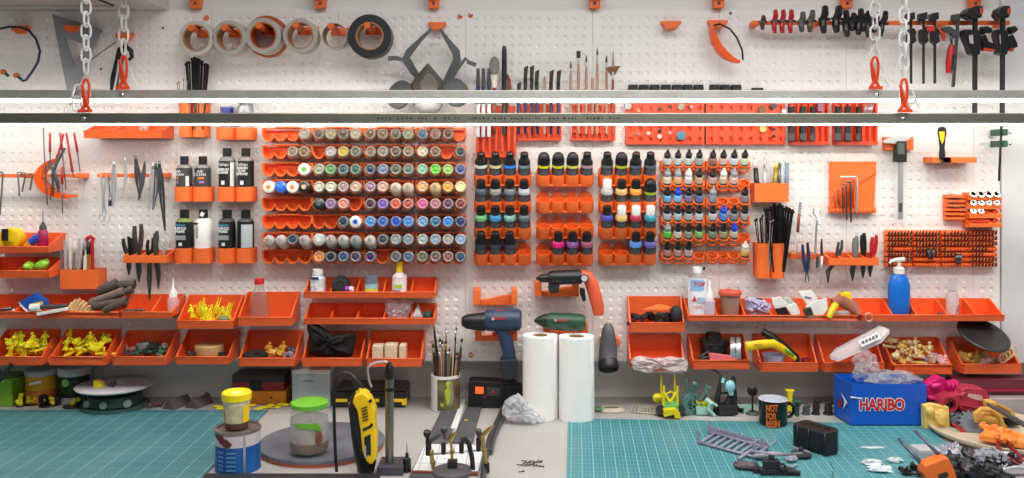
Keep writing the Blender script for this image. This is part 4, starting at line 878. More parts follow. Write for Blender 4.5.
def bigbottle(kind):
 t = thing('craft_paint_bottle', 'x', 'paint bottle', (0, 0, 0), 'large paint bottles in four cup holders'); t['org'] = (0, 0, 0)
 r = 0.0174; ax = Vector((0, -0.42, 1)); q = 0.050
 m = MB(); m.rev([(0, 0), (r, 0.0), (r, q)], (0, 0, 0), ax, 20); m.build('body', BSH, t)
 m = MB(); m.rev([(r, q), (r, q + 0.006), (r * 0.9, q + 0.012), (r * 0.62, q + 0.016), (r * 0.62, q + 0.018)], (0, 0, 0), ax, 20); m.build('shoulder', BND, t)
 m = MB()
 if kind == 'dome': m.rev([(r * 1.0, q + 0.008), (r * 1.0, q + 0.022), (r * 0.86, q + 0.034), (r * 0.5, q + 0.041), (0, q + 0.043)], (0, 0, 0), ax, 20)
 elif kind == 'step': m.rev([(r * 0.98, q + 0.009), (r * 0.94, q + 0.018), (r * 0.68, q + 0.024), (r * 0.62, q + 0.040), (r * 0.5, q + 0.0425), (0, q + 0.0425)], (0, 0, 0), ax, 20)
 else: m.rev([(r * 0.72, q + 0.016), (r * 0.70, q + 0.036), (r * 0.60, q + 0.0395), (0, q + 0.0400)], (0, 0, 0), ax, 20)
 m.build('cap', mat('bottle_cap_black', (22, 22, 24), 0.3 if kind != 'dome' else 0.12, var=0) if kind != 'white' else WHITE, t)
 m = MB(); n = 8; vs = []; qq = Vector((0, 0, 1)).rotation_difference(ax)
 for k in range(n + 1):
  a = R(-150 + 120 * k / n)
  for hh in (0.022, 0.048): vs.append(qq @ Vector(((r + .0006) * math.cos(a), (r + .0006) * math.sin(a), hh)))
 m.add(vs, [(2 * k, 2 * k + 2, 2 * k + 3, 2 * k + 1) for k in range(n)]); m.build('label', mat('label_strip', (72, 72, 76), 0.45, var=0.6, scale=110), t)
 return t
BB = {k: bigbottle(k) for k in ('tall', 'dome', 'step', 'white')}; bbu = set()
BK = [
 ([481.2, 495.7, 509.7, 524.1], [185, 211.3, 237.5, 263.7], 'left', [
   [('step', (206, 208, 200)), ('step', (206, 196, 140)), ('step', (40, 130, 230)), ('step', (110, 130, 140))],
   [('tall', (70, 84, 96)), ('tall', (140, 140, 134)), ('tall', (110, 118, 126)), ('tall', (176, 180, 188))],
   [('tall', (110, 180, 120)), ('tall', (60, 140, 190)), ('tall', (130, 180, 170)), ('tall', (92, 108, 110))],
   [('step', (60, 66, 80)), ('step', (70, 74, 86)), ('step', (74, 78, 96)), E]]),
 ([544, 558.1, 572.2, 586.2], [185, 211.3, 237.5, 263.7], 'middle', [
   [('dome', (200, 196, 30)), ('dome', (200, 196, 30)), ('dome', (206, 204, 80)), ('step', (168, 128, 140))],
   [E] * 4, [E] * 4,
   [E, ('tall', (240, 30, 130)), ('tall', (150, 90, 160)), ('tall', (170, 90, 120))]]),
 ([606.4, 621, 635.3, 649.8], [185, 211.3, 237.5, 263.7], 'right', [
   [('step', (90, 96, 104)), ('dome', (176, 186, 50)), ('step', (84, 90, 110)), ('step', (90, 96, 110))],
   [('white', (180, 176, 174)), ('tall', (220, 174, 116)), ('tall', (240, 156, 60)), ('dome', (160, 170, 40))],
   [('tall', (70, 76, 170)), ('white', (220, 190, 110)), ('white', (180, 50, 76)), ('white', (60, 150, 170))],
   [E, E, ('tall', (90, 150, 230)), ('tall', (110, 100, 180))]])]
for xs, ys, nm_, rows in BK:
 for j, yb in enumerate(ys):
  cx = sum(xs) / 4; pos = W(cx, yb, -0.045); pos.y = 0
  lab = f'orange four cup holder, {["top", "second", "third", "bottom"][j]} of the {nm_} bank of big bottles' if any(rows[j]) else f'empty orange four cup holder, {["top", "second", "third", "bottom"][j]} of the {nm_} bank'
  if not h4used: H4.location = pos; H4['label'] = lab; h4used = True
  else: copy_tree(H4, pos, lab)
  for i, b in enumerate(rows[j]):
   if b is None: continue
   kd, col = b; p = Vector((pos.x + (i - 1.5) * 0.0402, -0.031, pos.z + 0.006))
   lab = f'{"white" if kd == "white" else "black"} capped bottle with {cname(col)} shoulder, {ORD[i]} in {["top", "second", "third", "bottom"][j]} row, {nm_} bank'
   if kd not in bbu: o = BB[kd]; bbu.add(kd); o.location = p; o['label'] = lab
   else: o = copy_tree(BB[kd], p, lab)
   for ch in o.children:
    ch.color = lin(col)

# ---------- dropper bottles in ring racks ----------
def ringrack():
 t = thing('dropper_rack', 'x', 'rack', (0, 0, 0), 'orange ring racks for dropper bottles'); t['org'] = (0, 0, 0)
 r = 0.0150; tilt = Vector((0, -0.8, 1)).normalized()
 for i in range(4):
  cx = (i - 1.5) * 0.0299; m = MB()
  for h0, h1 in ((0.016, 0.022), (0.0, 0.005)):
   m.rev([(r, h0), (r, h1), (r - 0.0022, h1), (r - 0.0022, h0), (r, h0)], Vector((cx, -0.022, 0)), tilt, 22)
  m.build('ring', ORANGE, t)
 m = MB()
 for i in range(5): 
  cx = (i - 2) * 0.0299; w_ = 0.0022; m.bb(cx - w_, cx + w_, -0.034, -0.006, -0.001, 0.024)
 m.bb(-2 * .0299, 2 * .0299, -0.010, -0.006, -0.004, 0.026); m.build('frame', ORANGE, t, bev=0.0006)
 m = MB(); m.bb(-0.05, 0.05, -0.0065, -0.0005, 0.0, 0.02); m.build('wall_plate', ORANGE, t)
 return t
RR = ringrack(); rru = False
def dropper(cap):
 t = thing('dropper_bottle', 'x', 'dropper bottle', (0, 0, 0), 'dropper bottles in ring racks'); t['org'] = (0, 0, 0)
 r = 0.0124; ax = Vector((0, -0.55, 1)).normalized()
 m = MB(); m.rev([(0, 0), (r, 0), (r, 0.031), (r * 0.85, 0.037), (r * 0.5, 0.040)], (0, 0, 0), ax, 18); m.build('body', mat('dropper_body', (150, 150, 150), 0.3, objcol=0.85, var=0), t)
 m = MB(); m.rev([(r * 0.72, 0.037), (r * 0.76, 0.049), (r * 0.5, 0.053), (r * 0.2, 0.063), (0, 0.0645)], (0, 0, 0), ax, 16); m.build('cap', cap, t)
 m = MB(); n = 8; vs = []
 q = Vector((0, 0, 1)).rotation_difference(ax)
 for k in range(n + 1):
  a = R(-150 + 110 * k / n)
  for hh in (0.008, 0.021): vs.append(q @ Vector(((r + .0005) * math.cos(a), (r + .0005) * math.sin(a), hh)))
 m.add(vs, [(2 * k, 2 * k + 2, 2 * k + 3, 2 * k + 1) for k in range(n)]); m.build('label', mat('dark_label_strip', (84, 86, 92), 0.4, var=0.7, scale=170), t)
 return t
DRK = {'k': dropper(mat('bottle_cap_black', (22, 22, 24), 0.3)), 'g': dropper(mat('grey_cap', (150, 156, 162), 0.35)), 'w': dropper(WHITE), 'b': dropper(mat('blue_cap', (30, 70, 200), 0.35))}; dru = set()
CN = {'k': 'black', 'g': 'grey', 'w': 'white', 'b': 'blue'}
DX = [[666.9, 677.5, 688, 698.2], [711.9, 722.8, 733.2, 743.9]]
DY = [149.7, 168.6, 186.8, 204.7, 222.5, 240.8]
DR = [
 [[('k', (196, 206, 204)), ('k', (190, 206, 204)), ('k', (186, 200, 200)), ('k', (160, 170, 172))],
  [('g', (222, 214, 186)), ('g', (226, 172, 110)), ('w', (210, 206, 204)), ('k', (196, 160, 124))],
  [('k', (96, 176, 220)), ('b', (110, 190, 236)), ('k', (116, 106, 146)), ('k', (70, 110, 170))],
  [('k', (168, 182, 194)), ('k', (180, 194, 204)), ('k', (170, 184, 196)), ('k', (190, 202, 214))],
  [('g', (80, 220, 60)), ('k', (222, 214, 190)), ('k', (150, 160, 140)), ('k', (130, 200, 100))],
  [('k', (196, 130, 120)), ('k', (206, 150, 140)), ('k', (196, 180, 180)), E]],
 [[('k', (140, 96, 82)), ('k', (206, 176, 172)), ('k', (196, 202, 216)), ('k', (200, 216, 190))],
  [('k', (196, 160, 160)), ('w', (206, 186, 146)), ('g', (214, 178, 176)), E],
  [('g', (140, 146, 156)), E, E, ('k', (130, 124, 134))],
  [('k', (196, 202, 206)), ('b', (60, 130, 220)), ('k', (120, 130, 146)), ('k', (172, 162, 162))],
  [('k', (120, 136, 116)), ('k', (166, 168, 120)), ('b', (206, 200, 180)), E],
  [E, E, E, ('w', (226, 190, 90))]]]
for b in range(2):
 for j in range(6):
  cx = sum(DX[b]) / 4; pos = W(cx, DY[j] + 20.2, -0.03); pos.y = 0
  lab = f'orange ring rack, {["top", "second", "third", "fourth", "fifth", "bottom"][j]} of the {["left", "right"][b]} dropper bottle bank'
  if not rru: RR.location = pos; RR['label'] = lab; rru = True
  else: copy_tree(RR, pos, lab)
  for i, d in enumerate(DR[b][j]):
   if d is None: continue
   kd, col = d; p = Vector((pos.x + (i - 1.5) * 0.0299, -0.0205, pos.z + 0.002))
   lab = f'{CN[kd]} capped dropper, {cname(col)} body, {ORD[i]} in {["top", "second", "third", "fourth", "fifth", "bottom"][j]} row, {["left", "right"][b]} bank'
   if kd not in dru: o = DRK[kd]; dru.add(kd); o.location = p; o['label'] = lab
   else: o = copy_tree(DRK[kd], p, lab)
   for ch in o.children: ch.color = lin(col)

# ---------- knife box and its tools ----------
def obox(name, lab, x0, x1, y0, y1, dep=0.045, n=1, cat='holder', y=-0.001, group=None, slope=0):
 t = thing(name, lab, cat, W((x0 + x1) / 2, y1), group); yf = y - dep; A = W(x0, y1, yf); B = W(x1, y0, yf); th = 0.0025
 m = MB(); m.bb(A.x, B.x, yf, y, A.z, A.z + th); m.bb(A.x, B.x, yf, yf + th, A.z + th, B.z); m.bb(A.x, B.x, y - th, y, A.z + th, B.z)
 for i in range(n + 1):
  x = A.x + (B.x - A.x - th) * i / n; m.bb(x, x + th, yf + th, y - th, A.z + th, B.z - (0.001 if 0 < i < n else 0))
 m.build('box', ORANGE, t)
 m = MB(); m.bb(A.x + 0.004, B.x - 0.004, yf + th + 0.0005, y - th - 0.0005, A.z + th + 0.0003, A.z + th + 0.004); m.build('insert', ORANGE2, t); return t
obox('knife_holder', 'orange box holding craft knives right of the dropper bottles', 755, 788.5, 183.3, 202, 0.05)
grpk = 'craft knives and sticks in the orange box'
def knife(pts, cols, lab, name='craft_knife', y=-0.026, w=(3.6, 3.6), cat='knife'):
 s_ = S(y); t = thing(name, lab, cat, W(pts[0][0], pts[0][1], y), grpk)
 m = MB(); m.tube([W(*pts[0], y), W(*pts[1], y)], [w[0] * s_ / 2, w[1] * s_ / 2], 10); m.build('handle', cols[0], t)
 m = MB(); m.tube([W(*pts[1], y), W(*pts[2], y)], [w[1] * s_ * 0.4, w[1] * s_ * 0.35], 8); m.build('collar', cols[1], t)
 m = MB(); m.tube([W(*pts[2], y), W(*pts[3], y)], [w[1] * s_ * 0.33, 0.0005], 6, flat=0.4); m.build('blade', cols[2], t)
knife([(758, 196), (755.5, 168), (754.8, 160), (753.5, 152)], [BLACK, WHITE, STEEL], 'craft knife with black grip and white neck, leftmost in the box', w=(6, 4.6))
knife([(764.5, 196), (764.5, 168), (764.5, 160), (765, 152)], [STEEL, STEEL, STEEL], 'slim steel scalpel, second from left in the box', w=(3.4, 3))
knife([(773.5, 196), (776, 168), (777, 164), (778, 160)], [mat('black_yellow', (150, 124, 30), 0.4, var=0.6, scale=90), YEL, STEEL], 'yellow and black knife in the middle of the box', w=(4.8, 4.4))
knife([(778.5, 196), (779.5, 164), (779.5, 160), (779.5, 157.5)], [STEELD, STEEL, STEEL], 'grey steel stick right of the yellow knife', w=(2.6, 2.6))
knife([(782, 196), (782.3, 164), (782.3, 162), (782.3, 160)], [GREYL, WHITE, WHITE], 'pale grey stick, second from right in the box', w=(3.2, 3))
knife([(787, 196), (787, 163), (787, 161), (787, 159.5)], [mat('blue_grey', (120, 142, 160), 0.4), STEEL, STEEL], 'blue grey metal knife, rightmost in the box', w=(3.8, 3.8))

# ---------- hex key holder ----------
t = thing('hex_key_holder', 'square orange hex key holder with a diagonal ridge', 'holder', W(853, 214))
m = MB(); y = -0.02; m.pp([(830.5, 161.5), (876.5, 161.5), (874.5, 207), (874.5, 211), (830.5, 211)], y + 0.006, 0.0135); m.build('plate', ORANGE, t, bev=0.0012)
m = MB(); m.pp([(830.5, 197), (875.5, 161.6), (876.5, 172.5), (858, 184), (835, 204), (830.5, 209)], y, 0.0065)
m.build('diagonal_ridge', ORANGE, t, bev=0.001)
m = MB()
for k in range(6): m.pp([(832 + k * 4.4, 209 - 2), (834.4 + k * 4.4, 207), (834.4 + k * 4.4, 197 - 3.2 * k), (832 + k * 4.4, 199 - 3.2 * k)], y - 0.008, 0.014)
for k in range(10): m.ell(W(832.5 + k * 4.55, 210.5, y), (0.0062, 0.008, 0.0072), 10)
m.pp([(830.5, 207.5), (876, 207.5), (876, 213), (830.5, 213)], y - 0.002, 0.02)
m.build('slot_foot', ORANGE, t)
HK = [(833.5, 193.5, 203, 2.5), (838, 189.5, 206, 3), (842.5, 187, 211.5, 3.5), (846.5, 184, 220, 4), (850.8, 181.5, 222, 5), (856.7, 177, 212, 16)]
for i, (px, ty, by, arm) in enumerate(HK):
 yy = y - 0.012; m = MB(); r_ = 0.0012 + 0.0004 * i; m.tube([W(px - arm, ty, yy), W(px - 1, ty, yy), W(px, ty + 1, yy), W(px + 0.2, by, yy)], r_, 6); m.build('hex_key', STEELD if i < 5 else STEEL, label=f'steel hex key, {["smallest leftmost", "second smallest", "third smallest", "long fourth", "long fifth", "largest bright"][i]} in the square orange holder', cat='hex key', group='hex keys in the square holder')

# ---------- caliper ----------
obox('caliper_hook', 'orange hook block behind the digital caliper', 885, 913.5, 137, 150, 0.02, cat='hook')
t = thing('caliper', 'digital caliper hanging head up from an orange hook', 'caliper', W(900, 219, -0.03)); y = -0.034
m = MB(); m.pp([(898.3, 135.5), (903.5, 135.5), (903, 219.5), (898, 219.5)], y, 0.004); m.build('beam', STEEL, t)
m = MB(); m.pp([(883, 141.2), (889, 138), (897, 136), (909, 136.5), (911, 138.5), (905, 141), (896, 143.5), (885, 143)], y - 0.003, 0.006); m.build('fixed_jaw', STEEL, t)
m = MB(); m.pp([(895, 149), (898, 141), (907, 141), (907.2, 160), (907, 162), (894, 162), (894, 158)], y - 0.011, 0.012); m.build('slider', BLACK, t, bev=0.002)
m = MB(); m.pp([(898, 143), (904.5, 143), (904.5, 154), (898, 154)], y - 0.0125, 0.003); m.build('display', mat('lcd_grey', (92, 100, 98), 0.2), t)
m = MB()
for k in range(20): a = W(899.2, 164 + k * 2.3, y - 0.0003); m.box(a, (0.003, 0.0006, 0.0008))
m.build('scale_mark', GREYD, t)
m = MB(); m.pp([(898.7, 203), (902.5, 203), (902.5, 212), (898.7, 212)], y - 0.0008, 0.001); m.build('printed_panel', GREYD, t)

# ---------- screwdriver on small shelf ----------
t = thing('small_shelf', 'small orange shelf holding a yellow and black screwdriver', 'shelf', W(955, 163))
m = MB(); A = W(933, 162.8, -0.06); B = W(977, 157, -0.06); m.bb(A.x, W(945, 0).x - .012, -0.06, -0.001, A.z, B.z); m.bb(W(940, 0, -.06).x, B.x, -0.06, -0.03, A.z, B.z); m.bb(W(945, 0, -.06).x, B.x, -0.0295, -0.001, A.z, B.z); m.build('shelf_block', ORANGE, t, bev=0.0012)
t = thing('screwdriver', 'black and yellow screwdriver standing in the small orange shelf', 'screwdriver', W(942, 168, -0.045)); y = -0.062
m = MB(); m.rev([(0, 0), (0.0075, 0), (0.0085, 0.01), (0.0068, 0.03), (0.009, 0.055), (0.0118, 0.07), (0.011, 0.083), (0.006, 0.088), (0, 0.088)], W(942, 158.5, y), n=16); m.build('grip', BLACK, t)
m = MB(); m.pp([(939.5, 131.5), (945, 131.5), (944.5, 139), (942.5, 144), (940.5, 139)], y - 0.0125, 0.004); m.build('grip_inlay', YEL, t, bev=0.001)
m = MB(); m.cyl(W(942, 158.5, y), W(942.3, 165, y), 0.002, n=8); m.build('shaft', STEELD, t)

# ---------- small tool rail and pliers rack ----------
rail(790.5, 822, 256.5, 'short orange rail holding the small wrench and compass', 4.2, y=-0.045)
y = -0.057
t = thing('spatula', 'thin metal spatula with reddish wooden grip, top of the short rail', 'spatula', W(796, 254, y))
m = MB(); m.tube([W(796.5, 254, y), W(798, 232, y)], 0.0016, 6); m.build('rod', STEEL, t); m = MB(); m.tube([W(797.7, 232, y), W(799.2, 214, y)], [0.004, 0.0042], 10); m.build('grip', WOODR, t); m = MB(); m.tube([W(799.2, 214, y), W(800.3, 202, y)], 0.0042, 8, flat=.4); m.build('blade', STEEL, t)
t = thing('wrench', 'small open ended steel wrench standing above the short rail', 'wrench', W(815, 254, y))
m = MB(); m.tube([W(815, 255, y), W(817, 220, y)], [0.003, 0.0034], 8, flat=.5); m.build('shank', STEEL, t); m = MB(); m.tube([W(813.8, 208.5, y), W(813.5, 213, y), W(817, 217, y), W(820.5, 214.5, y), W(820, 210, y)], [0.0022, 0.0034, 0.0042, 0.0034, 0.0022], 8); m.build('jaw', STEEL, t)
t = thing('small_pliers', 'small pliers with dark blue handles on the short rail', 'pliers', W(807, 284, y - .006)); yy = y - 0.008
for pts in ([(802.5, 244.5), (803.5, 258), (805.5, 268), (807, 274)], [(807.5, 242.5), (808.5, 256), (808, 268), (806.3, 274)]): m = MB(); m.tube([W(*p, yy) for p in pts], [0.0035, 0.0052, 0.0052, 0.003], 8); m.build('handle', NAVY, t)
for pts in ([(806, 272), (805.2, 283)], [(807.5, 272), (809, 282)]): m = MB(); m.tube([W(*p, yy) for p in pts], [0.0026, 0.001], 6); m.build('jaw', STEELD, t)
t = thing('compass_tool', 'slim steel compass hanging at the right of the short rail', 'compass', W(821, 285, y)); m = MB(); m.tube([W(821.7, 239, y - .008), W(821.5, 248, y - .008), W(822, 256, y - .008)], [0.0022, 0.004, 0.0035], 8); m.build('grip', STEELD, t); m = MB(); m.tube([W(822, 256, y - .008), W(820.5, 285, y - .008)], [0.0034, 0.0012], 8); m.build('leg', STEEL, t)
m = MB(); m.tube([W(817.5, 256, y - .006), W(817.5, 262, y - .006), W(817, 268, y - .006)], [0.0035, 0.005, 0.003], 8); m.build('small_weight', GREYD, label='small dark rounded tool hanging left of the compass', cat='tool')
def plier_rack(x0, x1, y0, y1, n, lab):
 t = thing('pliers_rack', lab, 'rack', W((x0 + x1) / 2, y1), 'orange pliers racks'); yb = -0.001; yf = -0.07; A = W(x0, y1, yf); B = W(x1, y0 + (y1 - y0) * 0.45, yf); zt = W(0, y0).z
 m = MB(); m.bb(A.x, B.x, yf, yf + 0.006, A.z, B.z); m.bb(A.x + .002, B.x - .002, -0.012, yb, A.z, zt); m.build('frame', ORANGE, t, bev=0.001)
 for i in range(n + 1):
  m = MB(); x = A.x + (B.x - A.x - 0.005) * i / n; m.ext([(x, yf + 0.0065, A.z), (x, -0.0125, A.z), (x, -0.0125, zt), (x, yf + 0.0065, B.z)], (0.005, 0, 0)); m.build('divider', ORANGE, t)
plier_rack(123, 167, 249.5, 263, 5, 'orange pliers rack at left full of dark handled pliers')
plier_rack(829, 879, 252, 265.5, 4, 'orange pliers rack at right with four pliers')
def pliers(x, ytop, ymid, ybot, cols, lab, lean=0.0, gap=2.4, w=0.0058, name='pliers', bx=None, one=False):
 t = thing(name, lab, 'pliers' if name == 'pliers' else 'knife', W(x, ybot, -0.04), 'pliers in the orange racks'); y = -0.04; bx = x if bx is None else bx
 for sx in ((-1, 1) if not one else (0,)):
  m = MB(); m.tube([W(x + lean + sx * gap, ytop + (2 if sx < 0 else 0), y), W(x + lean * 0.7 + sx * (gap + 0.4), ytop + 8, y), W(x + lean * 0.3 + sx * gap * 0.8, (ytop + ymid) / 2 + 4, y), W(x, ymid, y)], [w * 0.75, w, w * 1.05, w * 0.7], 9); m.build('handle', cols[0], t)
 m = MB(); m.cyl(W(x, ymid + 1, y - 0.006), W(x, ymid + 1, y + 0.006), 0.006, n=12); m.build('joint', cols[1], t)
 for sx in (-1, 1) if not one else (0,):
  m = MB(); m.tube([W(x + sx * 0.8, ymid, y), W(bx + sx * 1.4, (ymid + ybot) / 2, y), W(bx + sx * 0.3, ybot, y)], [w * 0.7, w * 0.7, 0.001], 7); m.build('jaw', cols[1], t)
pliers(129, 236.5, 258, 275, (BLACK, STEELD), 'black handled pliers, leftmost in the left rack', -3, 2.6)
HB = mat('dark_brown_grip', (66, 50, 50), 0.5)
pliers(138, 224, 258, 282, (HB, STEELD), 'tallest brown black handled pliers in the left rack', 0, 3.2, 0.0064, bx=139)
m = MB(); m.tube([W(131, 238, -.045), W(134, 250, -.045), W(136, 262, -.045)], [0.004, 0.0055, 0.004], 8); m.build('slim_knife', BLACK, label='single black handle between two pliers in the left rack', cat='tool')
pliers(149.5, 238, 258, 300, (BLACK, STEELD), 'black pliers with ring in the left rack', 1, 2.4, 0.005, bx=149.5)
pliers(156, 231, 258, 289, (GREYD, STEELD), 'dark grey handled pliers, right in the left rack', 0, 0.8, 0.0058, bx=158.5)
scissors({'low': (163, 270), 'b': [(162, 247), (164, 256), (161.5, 268)], 'c': [(167, 246), (163, 256), (164, 268)], 'rings': [((161.5, 244.5), 2.8, 5), ((167.5, 243.5), 2.6, 5)]}, 'small steel scissors at the right end of the left pliers rack', hm=STEEL)
pliers(837.5, 240, 259, 283, (GREYD, STEELD), 'grey pliers leaning, leftmost in the right rack', 3, 1.6, 0.0045, bx=828)
pliers(855, 236, 259, 281, (GREYM, STEELD), 'grey handled pliers, second in the right rack', 0.5, 1.0, 0.006, bx=852.5)
pliers(863.5, 233, 259, 278, (BLACK, STEELD), 'black handled pliers in the right rack', -0.5, 0.9, 0.006, bx=863)
pliers(872.5, 235, 260, 277, (RED, STEELD), 'red handled pliers, rightmost in the right rack', 2, 1.8, 0.0055, bx=870)

# ---------- drill bit and socket holders ----------
def bitrack(x0, x1, y0, y1, cols, rows, tops, lab, idx):
 t = thing('screwdriver_bit_rack', lab, 'bit rack', W((x0 + x1) / 2, y1), 'orange screwdriver bit racks'); n = rows; A = W(x0, y1, -0.02); B = W(x1, y0, -0.02); hz = (B.z - A.z) / n
 m = MB()
 for j in range(n):
  z1 = B.z - j * hz; m.ext([(A.x, -0.001, z1), (A.x, -0.012, z1), (A.x, -0.024, z1 - hz * 0.35), (A.x, -0.024, z1 - hz * 0.8), (A.x, -0.001, z1 - hz)], (B.x - A.x, 0, 0))
 m.build('body', ORANGE, t)
 px = (B.x - A.x) / cols; k = 0
 m = MB()
 for j in range(n):
  for i in range(cols):
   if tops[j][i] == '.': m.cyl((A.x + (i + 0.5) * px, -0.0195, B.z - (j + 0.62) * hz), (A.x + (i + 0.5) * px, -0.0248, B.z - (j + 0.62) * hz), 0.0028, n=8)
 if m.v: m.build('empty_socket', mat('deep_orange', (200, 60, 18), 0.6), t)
 for j in range(n):
  for i in range(cols):
   if tops[j][i] != '1': continue
   p = Vector((A.x + (i + 0.5) * px, -0.019, B.z - (j + 0.5) * hz))
   yield p, j, i
BIT = MB(); BIT.cyl((0, -.005, -0.004), (0.001, -0.0075, 0.004), 0.0025, n=6); BIT.cyl((0.001, -0.0075, 0.004), (0.0016, -0.009, 0.0085), 0.0016, 0.001, n=6)
bit0 = None
BR = [(886.5, 911.5, 'leftmost', ['11111111', '11111111'.replace('1', '1'), '11111111', '11......', '11111111', '11111111', '11......']),
      (914, 939.8, 'second', ['11111111', '11111111', '11111111', '11111111', '11111111', '........', '........']),
      (942, 968.5, 'third', ['1.111111', '11111111', '11111111', '1.......', '1111....', '........', '........']),
      (970, 996.5, 'rightmost', ['11111111', '11111111', '11111111', '11111...', '1111....', '11111111', '11111111'])]
for x0, x1, nm_, tp in BR:
 for p, j, i in bitrack(x0, x1, 230.5, 267.5, 8, 7, tp, f'orange screwdriver bit rack, {nm_} of four side by side', 0):
  lab = f'screwdriver bit, {ORD[i]} from left, {ORD[j]} row of the {nm_} bit rack'
  if bit0 is None: bit0 = BIT.build('screwdriver_bit', mat('blackened_steel', (52, 52, 56), .4, metal=.5), loc=(0, 0, 0), label=lab, cat='bit', group='screwdriver bits in the racks'); bit0.location = p
  else: copy_tree(bit0, p, lab)
for px, py, lab in ((931, 254, 'steel socket adapters resting on the second bit rack'), (958, 259, 'steel bit adapters resting on the third bit rack')):
 t = thing('bit_adapter', lab, 'adapter', W(px, py + 5, -0.03))
 for dx in (-1.8, 1.8) if px < 940 else (-1.5, 0.2, 2):
  m = MB(); m.cyl(W(px + dx * 0.6, py + 5, -0.032), W(px + dx * 1.5, py - 4, -0.038), 0.0038, 0.0046, 10); m.cyl(W(px + dx * 1.5, py - 4, -0.038), W(px + dx * 1.6, py - 5, -0.040), 0.003, n=8, m=1); m.build('sleeve', [STEELD, BLACKM], t)
# small twist drill holder
t = thing('drill_bit_holder', 'small orange stepped drill bit holder left of the socket holder', 'holder', W(954, 221))
m = MB(); A = W(946, 220.5, -0.02); B = W(964, 194.5, -0.02)
for j in range(6):
 z1 = B.z - j * (B.z - A.z) / 6; h_ = (B.z - A.z) / 6; m.ext([(A.x, -0.001, z1), (A.x, -0.010, z1), (A.x, -0.026, z1 - h_ * .3), (A.x, -0.026, z1 - h_ * .75), (A.x, -0.001, z1 - h_)], (B.x - A.x, 0, 0))
m.ell(W(945.5, 204, -0.012), (0.007, 0.01, 0.014), 10); m.build('body', ORANGE, t)
for j in range(4):
 for i in range(5 if j else 3):
  m = MB(); p = W(948.5 + i * 2.6 + (0.8 if j else 0), 195.5 + j * 4.5, -0.024); m.cyl(p + Vector((0, 0, -0.003)), p + Vector((0.002, -0.003, 0.010 - 0.001 * i)), 0.0011, n=5); m.build('twist_drill', STEELD, label=f'thin twist drill, {ORD[i]} in {ORD[j]} row of small orange holder', cat='drill bit', group='twist drills in the small holder')
m = MB(); m.rev([(0, 0), (0.004, 0.001), (0.0045, 0.008), (0.003, 0.018), (0, 0.019)], W(965.6, 211, -0.02), (0.2, -0.3, 1), 12); m.build('chuck_piece', STEEL, label='small steel piece wedged between the two bit holders', cat='adapter')
t = thing('socket_holder', 'orange stepped holder with steel sockets above the bit racks', 'holder', W(983, 228)); A = W(967.5, 228, -0.03); B = W(999.5, 192.5, -0.03); m = MB(); h_ = (B.z - A.z) / 4
for j in range(4):
 z1 = B.z - j * h_; m.ext([(A.x, -0.001, z1), (A.x, -0.022, z1), (A.x, -0.042, z1 - h_ * .45), (A.x, -0.042, z1 - h_ * .88), (A.x, -0.001, z1 - h_)], (B.x - A.x, 0, 0))
m.build('body', ORANGE, t, bev=0.001)
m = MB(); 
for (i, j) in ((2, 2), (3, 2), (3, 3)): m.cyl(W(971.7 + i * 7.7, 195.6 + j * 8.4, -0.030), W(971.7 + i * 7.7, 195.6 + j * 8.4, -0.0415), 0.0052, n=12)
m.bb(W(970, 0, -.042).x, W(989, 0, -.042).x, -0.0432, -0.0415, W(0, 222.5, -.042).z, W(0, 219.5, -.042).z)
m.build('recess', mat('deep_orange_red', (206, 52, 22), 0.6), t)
for j in range(3):
 for i in range(4):
  if j == 2 and i > 1: continue
  rr = (0.0098, 0.0078, 0.0074)[j]; p = W(972 + i * 7.7, 195.9 + j * 8.4, -0.036); m = MB(); ax = (0, -0.75, 0.5)
  m.rev([(0, 0.003), (rr * .62, 0.003), (rr * .66, 0.010), (rr, 0.010), (rr, -0.004), (0, -0.004)], p, ax, 18, ms=[1, 1, 0, 0, 0]); m.build('socket', [CHROME, BLACKM], label=f'steel socket, {ORD[i]} from left in the {["top", "second", "third"][j]} row of holder', cat='socket', group='steel sockets in the orange holder')
# ---------- storage bins and divided trays ----------
BW = 0.0045
def bin_(lab, x0, x1, lip, bot, top, dep=0.105, div=(), name=None, front_lean=0.004, yb=-0.002, group=None):
 yf = yb - dep; A = W(x0, bot + .6, yf); B = W(x1, lip, yf); zt = W(0, top, yb).z
 name = name or ('divided_tray' if div else 'storage_bin')
 t = thing(name, lab, 'tray' if div else 'bin', (((A.x + B.x) / 2), yf, A.z), group or ('orange divided trays' if div else 'orange storage bins'))
 m = MB(); side = [(yf + front_lean, A.z), (yf, B.z), (yf + 0.010, B.z + 0.002), (yb - 0.012, zt), (yb, zt), (yb, A.z)]
 for x in (A.x, B.x - BW): m.ext([(x, y, z) for y, z in side], (BW, 0, 0))
 m.ext([(A.x, yf + front_lean, A.z), (A.x, yf, B.z), (A.x, yf + BW, B.z), (A.x, yf + front_lean + BW, A.z + 0.001)], (B.x - A.x, 0, 0))
 m.bb(A.x, B.x, yf + front_lean, yb, A.z, A.z + BW); m.bb(A.x, B.x, yb - BW, yb, A.z, zt)
 m.build('body', ORANGE2, t, bev=0.0012)
 for d in div:
  x = W(d, 0, yf).x; m = MB(); m.ext([(x, yf + front_lean + BW, A.z + BW), (x, yf + BW, B.z - 0.001), (x, yb - 0.02, zt - 0.003), (x, yb - BW, zt - 0.003), (x, yb - BW, A.z + BW)], (BW, 0, 0)); m.build('divider', ORANGE2, t, bev=0.0008)
 # front rim
 m = MB(); m.tube([(A.x + 0.001, yf + 0.001, B.z), (B.x - 0.001, yf + 0.001, B.z)], 0.0022, 6); m.build('rim', ORANGE2, t)
 return {'x0': A.x, 'x1': B.x, 'yf': yf, 'yb': yb, 'z': A.z + BW, 'lip': B.z, 'zt': zt}
